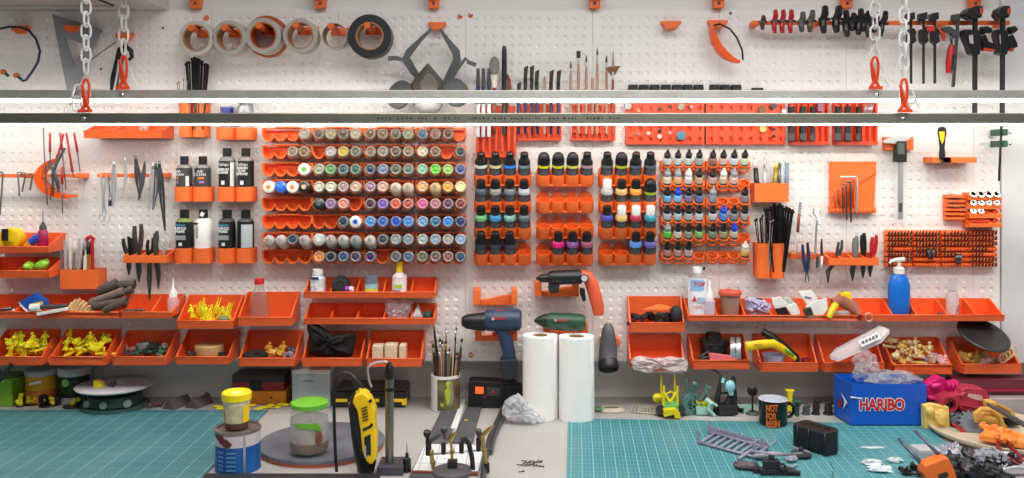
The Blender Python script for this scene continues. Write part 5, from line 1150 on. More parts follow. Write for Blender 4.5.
L1 = bin_('orange bin of yellow printed pieces at the far left bottom row', -14, 41, 357, 365, 329)
L2 = bin_('orange bin of yellow printed pieces, second in the lower left row', 49, 104.5, 357, 365, 329)
L3 = bin_('orange bin of dark and green printed pieces in the lower left row', 112, 165.5, 357, 365, 330)
L4 = bin_('orange bin with a round wooden block in shade, fourth in lower row', 174.5, 228, 357, 364, 330)
L5 = bin_('orange bin with ochre piece and black lump, fifth in lower row', 238, 294.5, 358.5, 366, 330)
L6 = bin_('orange bin overflowing with black cloth', 301.5, 361, 358.5, 366, 331)
L7 = bin_('orange bin with pale wooden blocks near the brush mug', 365.5, 421.5, 359, 366.5, 330.5)
M1 = bin_('orange bin of thin yellow supports above the wooden block bin', 176, 233, 321, 328.5, 294.5)
M2 = bin_('wide orange bin holding the glass bottle with red cap', 237, 291, 317.5, 325.5, 291.5)
T1 = bin_('orange five section tray with small bottles below the lying paints', 303.5, 435, 292.3, 297.5, 277, 0.085, (329, 355, 382, 410))
T2 = bin_('orange five section tray above the black cloth bin', 303.5, 434.5, 318.5, 324, 303, 0.085, (329, 355.5, 382.5, 410))
A1 = bin_('long orange tray at the far left with blue packet', -30, 119, 312.3, 318, 294, 0.10, (11.5, 66))
A2 = bin_('orange tray with white tipped glue bottle beside the yellow supports bin', 120, 172, 312.3, 318, 294, 0.10, (149,))
U1 = bin_('orange upper left tray with yellow tape measure', -20, 48, 246.8, 252.3, 232.5, 0.095, (21,))
U2 = bin_('orange upper left tray with green lumps', -20, 48, 271, 277.3, 257, 0.095, (15.5,))
K1 = bin_('orange three section tray high on the left below light bars', 83.5, 161.5, 131, 137.3, 124, 0.09, (110, 139.5))
R1 = bin_('orange bin of black parts right of the heat gun hook', 629.8, 685, 323, 332, 296, 0.065)
R2 = bin_('orange bin with plastic bag over its front', 630, 685, 359.5, 367, 334, 0.065)
S1 = bin_('long orange tray with spray can and plastic pot', 688.6, 858, 315.7, 320.7, 298, 0.085, (717, 745, 771.5, 803))
S2 = bin_('long orange tray with blue pump bottle at right', 862, 1005, 315.3, 320.8, 298, 0.085, (893, 917.5, 948, 977))
R3 = bin_('orange bin with stacked tins and pink block', 693, 750, 360.5, 369, 333.5, .082)
R4 = bin_('orange bin with yellow plastic tool and small tub', 760.5, 818.5, 363, 371.5, 333.5, .082)
R5 = bin_('orange bin with long clear plastic packet', 824.5, 885, 363, 371.5, 334, .082)
R6 = bin_('orange bin full of cream and yellow printed pieces', 893.5, 953, 365, 374, 337, .092)
R7 = bin_('orange bin with large black disc at far right', 963, 1022, 364.5, 373.5, 337, .092)

# ---------- holders right under the boards ----------
obox('file_box', 'orange box with files and knives at the left', 60, 98.5, 269.8, 289, 0.05)
y = -0.028
def stick(px, top, mt, lab, w=3.2, bot=284, lean=0, name='hand_file', cat='file', top_m=None, sp=12):
 s_ = S(y); t = thing(name, lab, cat, W(px, bot, y), 'files and knives in the left box')
 m = MB(); m.tube([W(px, bot, y), W(px + lean, top + (sp if top_m else 0), y)], [w * s_ / 2] * 2, 8, flat=0.6); m.build('blade' if not top_m else 'handle', mt, t)
 if top_m: m = MB(); m.tube([W(px + lean, top + sp, y), W(px + lean * 1.1, top, y)], [w * s_ * .55, w * s_ * 0.45], 8); m.build('grip', top_m, t)
stick(63.5, 238, mat('slate_blue', (96, 118, 136), 0.5), 'slate blue file leaning left at the left end', 2.6, lean=-5); stick(66, 240, GREYL, 'grey steel file beside the slate blue one', 2.6, lean=-1.5)
stick(70.5, 238, WHITE, 'white file, third from left in the box', 2.6, lean=-.5); stick(73.5, 241, GREYM, 'white handled file with dark tip', 2.4, lean=1, top_m=WHITE); stick(77.5, 238.5, GREYL, 'pale file leaning right in the box', 2.6, lean=2)
stick(81, 243, BLACK, 'black knife near the red hook', 3, lean=3, top_m=BLACK); stick(84.5, 238, WHITE, 'white and black marker in the box', 3.6, lean=.6, top_m=GREYL); stick(88.5, 242, mat('amber_handle', (176, 120, 40), 0.4), 'amber handled tool in the box', 3.8, lean=0, top_m=BLACK)
m = MB(); m.tube([W(93, 284, y), W(92.5, 255, y), W(92, 243, y), W(93.5, 238.5, y), W(90.5, 236.5, y), W(87, 238.5, y), W(86.5, 242, y)], [0.0045, 0.005, 0.0055, 0.006, 0.006, 0.006, 0.004], 8); m.build('red_hook_tool', RED, label='red hooked plastic tool at the right of the file box', cat='tool', group='files and knives in the left box')

def inb(B, fx, fy, dz=0.0006): return Vector((B['x0'] + (B['x1'] - B['x0']) * fx, B['yf'] + (B['yb'] - B['yf']) * fy, B['z'] + dz))

# tape measure, screwdriver, small bottle in U1
p = inb(U1, 0.5, 0.5); c = W(12, 240, -0.065); z0 = U1['z']
t = thing('tape_measure', 'yellow tape measure with black clip in the upper left tray', 'tape measure', (c.x, c.y, z0))
m = MB(); r = 0.030; m.cyl((c.x - 0.0, c.y - 0.02, z0 + 0.032), (c.x, c.y + 0.02, z0 + 0.032), 0.031, n=24); m.bb(c.x - 0.031, c.x + 0.020, c.y - 0.02, c.y + 0.02, z0, z0 + 0.03); m.build('case', YEL, t, bev=0.004)
m = MB(); m.bb(c.x - 0.016, c.x + 0.002, c.y - 0.024, c.y - 0.0195, z0 + 0.028, z0 + 0.061); m.bb(c.x - 0.03, c.x - .006, c.y - 0.026, c.y - 0.0195, z0 + 0.0, z0 + 0.010); m.build('clip', BLACK, t, bev=0.001)
t = thing('screwdriver', 'blue and yellow screwdriver handle lying in the upper left tray', 'screwdriver', W(35, 246, -0.07)); y = -0.07
m = MB(); m.tube([W(30, 243, y), W(36, 238.5, y), W(40, 236, y + 0.02)], [0.011, 0.012, 0.010], 12); m.build('handle', mat('cobalt_plastic', (40, 84, 190), 0.35), t); m = MB(); m.tube([W(25.5, 246.5, y), W(31, 242.5, y)], [0.007, 0.0115], 12); m.build('tip_collar', YEL, t)
t = thing('glue_bottle', 'magenta bottle with long dark needle nozzle', 'bottle', W(43, 246, -0.075)); y = -0.06
c = W(43, 246, y); c.z = z0; m = MB(); m.rev([(0, 0), (0.0135, 0), (0.0145, 0.03), (0.0125, 0.052), (0.008, 0.058), (0, 0.058)], c, n=18); m.build('body', mat('magenta_bottle', (160, 20, 80), 0.3), t)
m = MB(); m.rev([(0.0095, 0.056), (0.0095, 0.064), (0.005, 0.074), (0.0014, 0.08), (0.0012, 0.108), (0, 0.109)], c, n=14); m.build('nozzle', GREYD, t)
LG = mat('glowing_green_resin', (150, 220, 60), 0.4)  # plain lime green of the lumps, no emission
m = MB(); m.ell(W(29, 266.5, -0.07), (0.015, 0.014, 0.014), 16, noise=0.06); m.cyl(W(25, 266.5, -.085), W(31, 266.5, -.085), 0.008, n=10); m.build('green_lump', LG, label='lime green round lump, left in the upper tray', cat='printed part', group='lime green lumps')
m = MB(); m.ell(W(42, 264.8, -0.07), (0.021, 0.014, 0.014), 16, rot=Matrix.Rotation(-.5, 3, 'Y'), noise=0.08, seed=4); m.build('green_lump', LG, label='lime green longer lump, right in the upper tray', cat='printed part', group='lime green lumps')

# ---------- printed pieces ----------
def piece(kind, seed, sz=0.02):
 r = random.Random(seed); m = MB()
 if kind == 'figure':       # little standing figure-like print on a base
  m.cyl((0, 0, 0), (0, 0, sz * 0.12), sz * 0.42, n=12); m.tube([(-sz * .16, 0, sz * .1), (-sz * .1, 0, sz * .6)], sz * .12, 7); m.tube([(sz * .16, 0, sz * .1), (sz * .1, 0, sz * .6)], sz * .12, 7)
  m.ell((0, 0, sz * .95), (sz * .27, sz * .2, sz * .42), 10, noise=.1, seed=seed); m.ell((0, -.02 * sz, sz * 1.5), sz * .19, 10)
  m.tube([(sz * .2, 0, sz * 1.2), (sz * .45, -sz * .2, sz * .9 + r.random() * sz * .6)], sz * .09, 6); m.tube([(-sz * .2, 0, sz * 1.2), (-sz * .42, -sz * .15, sz * .8)], sz * .09, 6)
 elif kind == 'block':
  for _ in range(5):
   m.box((r.uniform(-.4, .4) * sz, r.uniform(-.4, .4) * sz, r.uniform(.2, .6) * sz), (sz * r.uniform(.4, 1), sz * r.uniform(.3, .8), sz * r.uniform(.25, .6)), rot=Matrix.Rotation(r.uniform(-.4, .4), 3, 'Y') @ Matrix.Rotation(r.uniform(0, 3), 3, 'Z'))
  m.cyl((0, 0, sz * .4), (r.uniform(-.5, .5) * sz, 0, sz * 1.1), sz * .14, n=8)
 elif kind == 'rod':
  a = r.uniform(0, 3.1); d = Vector((math.cos(a), math.sin(a) * .5, r.uniform(.0, .5))).normalized() * sz
  m.tube([-d * .9 + Vector((0, 0, sz * .2)), d * .0 + Vector((0, 0, sz * .28)), d * .9 + Vector((0, 0, sz * .3))], [sz * .16, sz * .2, sz * .13], 8); m.ell(d * .95 + Vector((0, 0, sz * .3)), sz * .24, 10); m.box(Vector((0, 0, sz * .3)), (sz * .4, sz * .4, sz * .3), rot=Matrix.Rotation(a, 3, 'Z'))
 elif kind == 'spike':
  m.cyl((0, 0, 0), (0, 0, sz * .1), sz * .4, n=12)
  for k in range(4): m.cyl((r.uniform(-.25, .25) * sz, r.uniform(-.2, .2) * sz, sz * .08), (r.uniform(-.35, .35) * sz, r.uniform(-.25, .25) * sz, sz * r.uniform(1.2, 2.2)), sz * .09, sz * .04, n=6)
 else:
  m.ell((0, 0, sz * .45), (sz * r.uniform(.6, .9), sz * .5, sz * .45), 12, noise=.2, seed=seed); m.ell((sz * .5, 0, sz * .6), sz * .3, 9, noise=.15, seed=seed + 1); m.cyl((0, 0, sz * .5), (-sz * .7, 0, sz * .9), sz * .14, n=7)
 return m
def fill(B, n, kinds, mats_, lab, name, grp_, fx=(0.08, 0.92), seed=1, sz=(0.016, 0.024), layers=2, fy=(0.3, 0.75), rise=0.012, cat='printed part'):
 r = random.Random(seed); protos = {}; lab0 = lab
 for i in range(n):
  kd = kinds[i % len(kinds)]; mt = mats_[r.randrange(len(mats_))]; key = (kd, mt.name, i % 3); lab = lab0.replace('@', mt.name.split('_')[0] if mt.name not in ('matte_black', 'dusty_rose_resin', 'mid_grey_plastic', 'pale_pink_resin', 'lilac_part') else {'m': 'black', 'd': 'rosy', 'p': 'pink', 'l': 'lilac'}[mt.name[0]] if mt.name[:3] != 'mid' else 'grey')
  f = (i + 0.5) / n; col_ = i % max(1, n // layers); lay = i // max(1, n // layers)
  x = fx[0] + (fx[1] - fx[0]) * ((col_ + 0.5) / max(1, n // layers)) + r.uniform(-.03, .03); yy = r.uniform(*fy)
  p = inb(B, min(max(x, fx[0]), fx[1]), yy, 0.008 + lay * rise + 0.018 * yy)
  rot = (r.uniform(-.5, .3), r.uniform(-.5, .5), r.uniform(0, 6.28))
  if kd == 'figure' or kd == 'spike': rot = (r.uniform(-.3, .15), r.uniform(-.3, .3), r.uniform(-.8, .8))
  if key not in protos:
   o = piece(kd, seed * 31 + i, r.uniform(*sz)).build(name, mt, loc=(0, 0, 0), label=lab, cat=cat, group=grp_); protos[key] = o; o.location = p; o.rotation_euler = rot
  else: o = copy_tree(protos[key], p, lab, rot=rot)
YS = mat('lemon_resin', (240, 222, 30), 0.45); OCH = mat('ochre_resin', (224, 178, 84), 0.5); CRM = mat('cream_resin', (226, 208, 158), 0.5); PNK = mat('pale_pink_resin', (226, 176, 178), 0.45); BRZ = mat('dusty_rose_resin', (150, 86, 84), 0.5)
fill(L1, 22, ['figure', 'rod', 'lump', 'figure'], [YS, YEL2], 'small yellow printed piece heaped in the far left bottom bin', 'printed_piece', 'yellow pieces in the far left bin', (0.25, 0.93), 3, (0.021, 0.028), 3, rise=.012, fy=(.25, .6))
fill(L2, 24, ['figure', 'rod', 'lump', 'rod'], [YS, YEL2, YS], 'small yellow printed piece heaped in the second bottom bin', 'printed_piece', 'yellow pieces in the second bin', (0.12, 0.9), 4, (0.020, 0.027), 3, rise=.013, fy=(.25, .6))
fill(L2, 3, ['lump'], [NAVY], 'dark blue bit among the yellow pieces of the second bin', 'printed_piece', 'dark bits in the second bin', (0.3, 0.8), 5, (0.012, 0.016), 1)
fill(L3, 16, ['rod', 'block', 'rod', 'lump'], [BLACKM, BRZ, GREYD, BLACKM, GREYM], '@ printed scrap in the third bottom bin', 'printed_piece', 'dark scraps in the third bin', (0.1, 0.9), 6, (0.015, 0.024), 2)
fill(L3, 3, ['block', 'lump'], [GREEND, mat('emerald', (30, 130, 70), 0.4)], 'green printed piece on top of the third bottom bin heap', 'printed_piece', 'green pieces in the third bin', (0.3, 0.8), 9, (0.02, 0.024), 1, rise=.03)
fill(L4, 10, ['lump', 'rod'], [BLACKM, GREYD], 'small dark scrap at the front of the fourth bottom bin', 'printed_piece', 'dark scraps in the fourth bin', (0.12, 0.9), 11, (0.010, 0.014), 1, fy=(.25, .4))
t = thing('wooden_block', 'round wooden block at the back of the fourth bottom bin', 'block', inb(L4, 0.52, 0.6))
c = inb(L4, 0.52, 0.54); m = MB(); m.rev([(0, 0), (0.038, 0), (0.04, 0.004), (0.04, 0.036), (0.037, 0.04), (0, 0.04)], c, n=28); m.build('disc', WOODL, t); m = MB(); m.rev([(0, 0.04), (0.0035, 0.04), (0.0035, 0.044), (0, 0.044)], c, n=12); m.build('hub', BRASS, t)
fill(L5, 4, ['figure', 'lump', 'block'], [OCH, mat('amber_resin', (232, 180, 60), 0.45)], 'ochre yellow printed piece in the bin left of the black cloth', 'printed_piece', 'ochre pieces in fifth bin', (0.4, 0.72), 13, (0.022, 0.028), 1, fy=(.28, .45))
m = MB(); m.ell(inb(L5, .24, .35, .016), (0.034, 0.024, 0.018), 16, noise=.09, seed=2); m.tube([inb(L5, .12, .2, .012), inb(L5, .3, .2, .03), inb(L5, .42, .3, .02)], .007, 7); m.build('black_lump', BLACKM, label='black rounded lump at left in the fifth bottom bin', cat='printed part')
m = MB(); c = inb(L5, .84, .25, .016); m.ring(c, (0.3, 1, 0), .014, .006, .012, 20); m.build('small_roller', mat('lilac_grey', (150, 150, 170), .5), label='small grey ring in the right of the fifth bottom bin', cat='printed part')
m = MB(); m.ell(inb(L5, .85, .6, .02), (.018, .016, .018), 10, noise=.2, seed=9); m.build('dark_scrap', GREYD, label='dark scrap behind the small grey ring', cat='printed part')
# black cloth
def cloth(name, pts, mt, lab, cat, y0, th=0.03, seed=0, amp=0.012, crumple=False):
 r = random.Random(seed); P = [W(a, b, y0) for a, b in pts]; Q = []
 for i in range(len(P)):
  for k in range(3): Q.append(P[i].lerp(P[(i + 1) % len(P)], k / 3))
 P = Q; k = len(P); c = sum(P, Vector()) / k; m = MB(); fr = (1.0, .9, .74, .56, .38, .2, .08); vs = []; fs = []
 for side in (1, -1):
  for f in fr:
   dome = math.sqrt(max(0, 1 - f * f))
   for i, p in enumerate(P):
    q = c.lerp(p, f); j = amp * (.42 if crumple else .10)
    fold = amp * (.55 * math.sin(i * .9 + f * 6 + seed) + .35 * math.sin(i * 1.7 - f * 9 + seed * 2)) * min(1, dome * 1.3) * (.3 if f < .15 else 1)
    e = r.uniform(-1, 1) * j * (.6 if f == 1 else 1)
    vs.append(Vector((q.x + r.uniform(-1, 1) * j * .8, y0 - side * dome * th + fold + e, q.z + r.uniform(-1, 1) * j * .8)))
 n = len(fr)
 for sd in range(2):
  b = sd * n * k
  for j in range(n - 1):
   for i in range(k): fs.append((b + j * k + i, b + j * k + (i + 1) % k, b + (j + 1) * k + (i + 1) % k, b + (j + 1) * k + i))
  fs.append(tuple(b + (n - 1) * k + i for i in range(k)))
 m.add(vs, fs, 0, not crumple); o = m.build(name, mt, label=lab, cat=cat, sharp=80 if not crumple else 12)
 if not crumple: sm = o.modifiers.new('Subdivision', 'SUBSURF'); sm.levels = sm.render_levels = 1
 return o
BCL = mat('black_fabric', (12, 12, 13), 0.85, bump=0.4, bscale=90)
cloth('black_cloth', [(307, 326), (309, 322), (316, 324), (325, 330), (333, 335), (345, 333), (356, 332), (356, 340), (353, 352), (352, 357), (338, 358), (322, 357), (309, 355), (310, 340)], BCL, 'black cloth bunched up in the orange bin', 'cloth', -0.07, 0.03, 3, 0.014)
# wooden blocks
for i, (a, b, tp, nm_) in enumerate(((372, 383, 346, 'left'), (384.5, 397, 345, 'middle'), (399, 405.5, 345.5, 'right'))):
 m = MB(); A = W(a, 0, -.09); B = W(b, 0, -.09); m.bb(A.x, B.x, -0.09, -0.05, L7['z'] + .0005, W(0, tp, -.09).z); m.build('wooden_block', mat('bare_pale_wood', (214, 196, 166), .7, var=.12, scale=70), label=f'{nm_} pale wooden block in the bin beside the brush mug', cat='block', group='pale wooden blocks', bev=.0015)
# M1 spikes
fill(M1, 16, ['spike', 'spike', 'figure'], [YS, YEL2], 'thin upright yellow support piece in the bin above', 'printed_piece', 'thin yellow supports', (0.18, 0.88), 21, (0.018, 0.024), 2, rise=.004)
m = MB(); m.ell(inb(M1, .78, .25, .016), (.017, .014, .013), 14, noise=.08); m.build('olive_stone', mat('olive_grey', (120, 128, 80), .6), label='olive grey lump among the thin yellow supports', cat='printed part')
# glass bottle M2
t = thing('glass_bottle', 'conical clear glass bottle with red cap in wide bin', 'bottle', inb(M2, .3, .4)); c = inb(M2, .33, .4)
zz = W(0, 277, c.y).z - c.z; sc_ = zz / 0.125
m = MB(); m.rev([(0, 0), (.026 * 1, 0), (.029, .006), (.029, .03 * sc_), (.022, .065 * sc_), (.0125, .095 * sc_), (.0115, .11 * sc_), (.0100, .11 * sc_), (.0108, .094 * sc_), (.0202, .065 * sc_), (.0268, .03 * sc_), (.0268, .005), (0, .004)], c, n=28); m.build('glass_body', GLASS, t)
m = MB(); m.rev([(0, .121 * sc_), (.0125, .121 * sc_), (.0135, .118 * sc_), (.0135, .105 * sc_), (.0118, .105 * sc_)], c, n=20); m.build('cap', RED, t)
# tray T1 contents
def small_bottle(B, px, top, r, capm, bodym, lab, capf=.28, label_m=None, y=None, cat='bottle', neck=.7, lab_h=(.15, .6), name='small_bottle', r2=None):
 yy = y if y is not None else (B['yf'] + B['yb']) / 2 - .01; c = W(px, 300, yy); c.z = B['z'] + .0005; H = W(0, top, yy).z - c.z; t = thing(name, lab, cat, c); hb = H * (1 - capf)
 m = MB(); r2 = r2 or r; m.rev([(0, 0), (r, 0), (r * 1.02, .003), (r2, hb * .82), (r2 * neck, hb * .97), (r2 * neck, hb), (0, hb)], c, n=24); m.build('body', bodym, t)
 m = MB(); m.rev([(0, hb), (r2 * neck * 1.06, hb), (r2 * neck, H), (r2 * neck * .85, H + .001), (0, H + .001)], c, n=20); m.build('cap', capm, t)
 if label_m: wrap(t, c.x, c.y, c.z + hb * lab_h[0], c.z + hb * lab_h[1], r + .0004, label_m, -150, -30)
 return t, c, H
t, c, H = small_bottle(T1, 318, 269, .0205, WHITE, mat('pale_grey_bottle', (206, 216, 220), .3), 'pale round bottle with white cap in the five section tray', .22, mat('pale_label', (204, 210, 214), .5, var=.3, scale=120)); m = MB(); m.box((c.x - .004, c.y - .0215, c.z + .048), (.022, .003, .006)); m.build('blue_print', NAVY, t)
m = MB(); c = W(341, 285, -.05); c.z = T1['z'] + .027; m.rev([(0, .022), (.018, .02), (.026, .010), (.0265, -.008), (.02, -.02), (0, -.022)], c, (0.2, -1, .1), 26); m.ring(c + Vector((0, -.019, 0)), (.2, -1, .1), .017, .013, .006, 24); m.build('black_roll', mat('black_tape_roll', (38, 38, 40), .55, bump=.3, bscale=200), label='black round roll lying in the five section tray', cat='roll')
t = thing('lip_cap', 'small purple capped tube in front of the black roll', 'tube', W(349.5, 289, -.075)); m = MB(); m.cyl(W(346, 289, -.072), W(350.5, 289, -.076), .008, n=14); m.build('tube', mat('violet_plastic', (160, 60, 170), .35), t); m = MB(); m.cyl(W(350.5, 289, -.076), W(353, 289, -.078), .0075, n=14); m.build('tip', WHITE, t)
t, c, H = small_bottle(T1, 371.5, 275.5, .0185, mat('grey_lid', (110, 118, 126), .4), mat('pale_blue_jar', (150, 194, 206), .35), 'small pale blue jar with grey lid and yellow label', .4, mat('yellow_green_label', (200, 210, 60), .5, var=.2, scale=100), neck=.96, cat='jar', name='small_jar')
t, c, H = small_bottle(T1, 399.5, 262, .0205, YEL, mat('pinkish_white_bottle', (232, 214, 218), .3), 'white bottle with bright yellow cap in the tray', .30, mat('bottle_label', (224, 222, 216), .5), neck=.44); m = MB(); m.box((c.x, c.y - .0212, c.z + .026), (.019, .003, .009)); m.box((c.x - .005, c.y - .0208, c.z + .012), (.020, .003, .006), 1); m.build('printed_patch', [mat('lime_print', (170, 190, 50), .5), mat('violet_patch', (96, 84, 150), .5)], t)
m = MB(); m.ell(inb(T1, .89, .15, .006), (.008, .006, .006), 10); m.build('small_bead', mat('lavender', (150, 130, 170), .5), label='small lavender bead in the last section of the tray', cat='bead')
# T2 contents
m = MB(); m.cyl(inb(T2, .02 + .02, .2, .006), inb(T2, .07, .2, .006), .0055, n=10); m.build('black_plug', BLACK, label='small black plug in the left section of the lower tray', cat='plug')
def bag(name, pts, lab, y0, th=.02, seed=1, mt=None, cat='plastic bag', amp=.007):
 return cloth(name, pts, mt or BAG, lab, cat, y0, th, seed, amp, True)
bag('plastic_bag', [(384, 303), (390, 299), (398, 301), (405, 299), (413, 301), (412, 307), (408, 317), (400, 318), (388, 318), (386, 312)], 'crumpled clear bag in the fourth section of the lower tray', -.055, .018, 5)
fill(T2, 5, ['lump', 'rod'], [mat('coral_piece', (222, 92, 66), .5), WHITE, GREYL], 'small @ piece inside the clear bag of the tray', 'printed_piece', 'pieces in the bag', (.64, .78), 33, (.009, .012), 1)
m = MB(); m.ext([W(412, 317, -.07), W(418, 304, -.05), W(421, 314, -.06)], (0, .012, 0)); m.ell(W(418, 316, -.06), (.015, .012, .006), 10); m.build('grey_cone', GREYL, label='small grey cone piece in the last section of lower tray', cat='printed part')
m = MB(); m.ell(W(427.5, 315, -.055), (.014, .016, .012), 12, noise=.1); m.build('green_putty', GREEND, label='dark green lump in the last section of lower tray', cat='printed part')
# K1 content, small white reel
t = thing('small_reel', 'tiny pale reel in the right section of the high left tray', 'reel', W(142.5, 131, -.06)); m = MB(); m.ring(W(142.5, 129, -.07), (.4, 1, .3), .010, .004, .010, 16); m.build('ring', mat('reel_grey', (190, 186, 176), .5), t)
# A1 contents
y = -.075; t = thing('paper_packet', 'blue cardboard packet with yellow stripe lying in the left tray', 'packet', W(33, 305, y)); m = MB(); m.pp([(18.5, 302), (34, 293.5), (45, 301), (46, 307), (31, 312), (26, 309)], y, .02); m.build('box', BLUE, t, bev=.001); m = MB(); m.pp([(29, 304), (42, 301), (43, 304), (31, 308)], y - .001, .002); m.build('stripe', YEL, t); m = MB(); m.pp([(18.5, 302), (26, 309.5), (31, 314), (29, 315), (20, 306)], y - .002, .02); m.build('side', WHITE, t)
t = thing('white_marker', 'white cylindrical tube lying across the long left tray', 'tube', W(48, 309, -.1)); m = MB(); m.cyl(W(31, 308, -.098), W(41, 307, -.098), .011, n=18); m.build('cap', WHITE, t); m = MB(); m.cyl(W(41, 307, -.098), W(68, 306, -.09), .0065, n=14); m.build('tube', mat('dark_marker', (58, 60, 64), .4), t)
m = MB(); m.pp([(36, 313), (66, 307.5), (67, 310.5), (37, 316)], -.112, .012); m.build('white_stick', WHITE, label='flat white stick resting on the edge of the long left tray', cat='stick', bev=.001)
m = MB(); m.tube([W(-8, 312, -.09), W(12, 308, -.09)], .005, 8); m.build('grey_pen', STEELD, label='dark grey pen lying at far left of the long tray', cat='pen')
m = MB(); m.cyl(inb(A1, .16, .4, .008), inb(A1, .26, .5, .01), .007, n=10); m.build('steel_tube', STEEL, label='short steel tube at the left of the long tray', cat='tube')
for i, (x0, y0_, x1, y1) in enumerate(((70, 311, 76, 300), (73, 311, 80, 299), (76, 311.5, 84, 301), (80, 312, 87, 303), (84, 312, 91, 306), (88, 312, 95, 308), (69, 308, 73, 303), (92, 312, 100, 309))):
 m = MB(); m.tube([W(x0, y0_, -.095), W((x0 + x1) / 2, (y0_ + y1) / 2 - 1.5, -.09), W(x1, y1, -.08)], .0048, 7); m.build('wooden_peg', WOODL, label='small curved light brown wooden stick beside the dark rolls', cat='stick', group='brown wooden sticks in the left tray')
RT = mat('dark_brown_tube', (84, 72, 66), .55, var=.2, scale=60); RT2 = mat('grey_brown_tube', (118, 104, 98), .5, var=.15, scale=60)
for i, (x0, y0_, x1, y1, r_, mt, yy) in enumerate(((98, 292, 118, 283, .014, RT, -.055), (104, 286, 135, 284, .0115, RT, -.05), (90, 303, 124, 291, .0115, RT2, -.075), (92, 307, 127, 301, .012, RT, -.09), (110, 297, 133, 289, .010, RT, -.065), (104, 311, 124, 301.5, .010, RT, -.1))):
 t = thing('dark_tube', ['thick dark brown tube at the top left of the tube pile', 'long dark brown tube on top pointing right', 'grey brown tube slanting in front of the pile', 'lower dark tube with open end in the pile', 'dark tube behind the slanting grey brown one', 'bottom dark tube at the front of pile'][i], 'tube', W((x0 + x1) / 2, y0_, yy), 'dark tubes piled on left tray')
 a, b = W(x0, y0_, yy), W(x1, y1, yy + .012); d = (b - a).normalized(); m = MB(); m.rev([(0, 0), (r_ * .8, 0), (r_, .004), (r_, (b - a).length), (r_ * .6, (b - a).length), (r_ * .6, (b - a).length - .02), (0, (b - a).length - .02)], a, d, 16); m.build('tube', mt, t)
 m = MB(); m.ring(b - d * .012, d, r_ * 1.12, r_ * .95, .012, 16); m.build('collar', mt, t)
# A2 contents
t = thing('glue_bottle', 'small clear pink bottle with white pointed nozzle', 'bottle', inb(A2, .93, .4)); c = inb(A2, .90, .45); H = W(0, 278, c.y).z - c.z
m = MB(); m.rev([(0, 0), (.0145, 0), (.0150, .003), (.0150, H * .42), (.011, H * .48), (0, H * .48)], c, n=20); m.build('body', mat('pinkish_clear', (236, 196, 200), .15, trans=.4), t); m = MB(); m.rev([(.011, H * .48), (.011, H * .58), (.007, H * .66), (.003, H * .74), (.0014, H), (0, H)], c, n=16); m.build('nozzle', WHITE, t)
m = MB(); m.tube([W(124, 310.5, -.09), W(132, 311.5, -.09), W(138, 309.5, -.09), W(145, 311, -.09)], [.004, .006, .004, .005], 8); m.build('dark_bone', RT, label='thin dark knobbly piece at the front of the second tray', cat='printed part')

# ---------- right bins ----------
fill(R1, 14, ['block', 'rod', 'lump'], [BLACK, BLACKM, GREYD], 'black plastic part in the bin right of the heat gun', 'black_part', 'black parts in the right upper bin', (.1, .9), 41, (.017, .024), 2, rise=.008)
m = MB(); m.ext([W(643, 309.5, -.06), W(660, 304, -.045), (W(671, 307, -.055)), W(668, 309.5, -.065)], (0, .004, 0)); m.build('orange_flap', ORANGE, label='thin orange printed flap over the black parts', cat='printed part')
m = MB(); m.ell(W(676, 314, -.05), (.018, .02, .024), 16); m.build('black_ball', BLACKM, label='black rounded cup at the right end of the black parts', cat='printed part')
bag('plastic_bag', [(633, 357), (642, 356), (655, 358), (668, 357), (682, 357), (688, 361), (687, 371), (676, 373.5), (660, 372.5), (646, 373), (634, 369), (631, 362)], 'pinkish clear bag draped over the front of the lower right bin', -.076, .010, 8, mat('pink_bag_film', (226, 206, 208), .2, alpha=.7, bump=.6, bscale=30), amp=.006)
m = MB(); m.box(W(659, 370, -.090), (.03, .003, .007)); m.build('brown_label', mat('brown_label', (150, 90, 70), .6), label='small brown sticker on the pinkish clear bag', cat='sticker')
# spray can
t = thing('spray_can', 'white and light blue spray can with blue and red print', 'spray can', inb(S1, .05, .45)); c = W(697.5, 300, -.048); c.z = S1['z'] + .0005; zt = W(0, 276.5, -.048).z; H = zt - c.z; r = .0265
m = MB(); m.rev([(0, 0), (r, 0), (r, H * .97), (r * .94, H), (r * .86, H * 1.01)], c, n=30); m.build('can', mat('can_white', (226, 226, 230), .3), t)
m = MB(); m.rev([(r, H * .985), (r * 1.02, H), (r * .75, H * 1.05), (r * .5, H * 1.10), (0, H * 1.10)], c, n=26); m.build('dome', STEEL, t)
m = MB(); m.rev([(.012, H * 1.08), (.012, H * 1.22), (.009, H * 1.24), (0, H * 1.24)], c, n=18); m.build('nozzle_cap', WHITE, t); m = MB(); m.box(c + Vector((.018, 0, H * 1.2)), (.005, .005, .009)); m.build('actuator', BLACK, t)
wrap(t, c.x, c.y, c.z + H * .68, c.z + H * .95, r + .0002, mat('sky_label', (140, 190, 232), .4), -150, -60, 'blue_label')
text('printed_text', 'TOP', mat('red_print', (214, 44, 50), .5), .017, (c.x - .001, c.y - r - .0016, c.z + H * .84), t, bold=.0004)
m = MB(); m.ext([c + Vector((-.02, -r * .78 - .002, H * .42)), c + Vector((-.008, -r - .001, H * .42)), c + Vector((-.013, -r * .95 - .001, H * .56))], (0, .002, 0)); m.build('warning_mark', mat('red_mark', (206, 60, 64), .5), t)
text('printed_text', 'COOL', mat('red_print', (214, 44, 50), .5), .011, (c.x - .004, c.y - r - .0012, c.z + H * .28), t)
m = MB(); m.box(c + Vector((.004, -r - .0006, H * .45)), (.02, .001, .016)); m.build('fine_print', mat('faint_print', (170, 180, 204), .5), t)
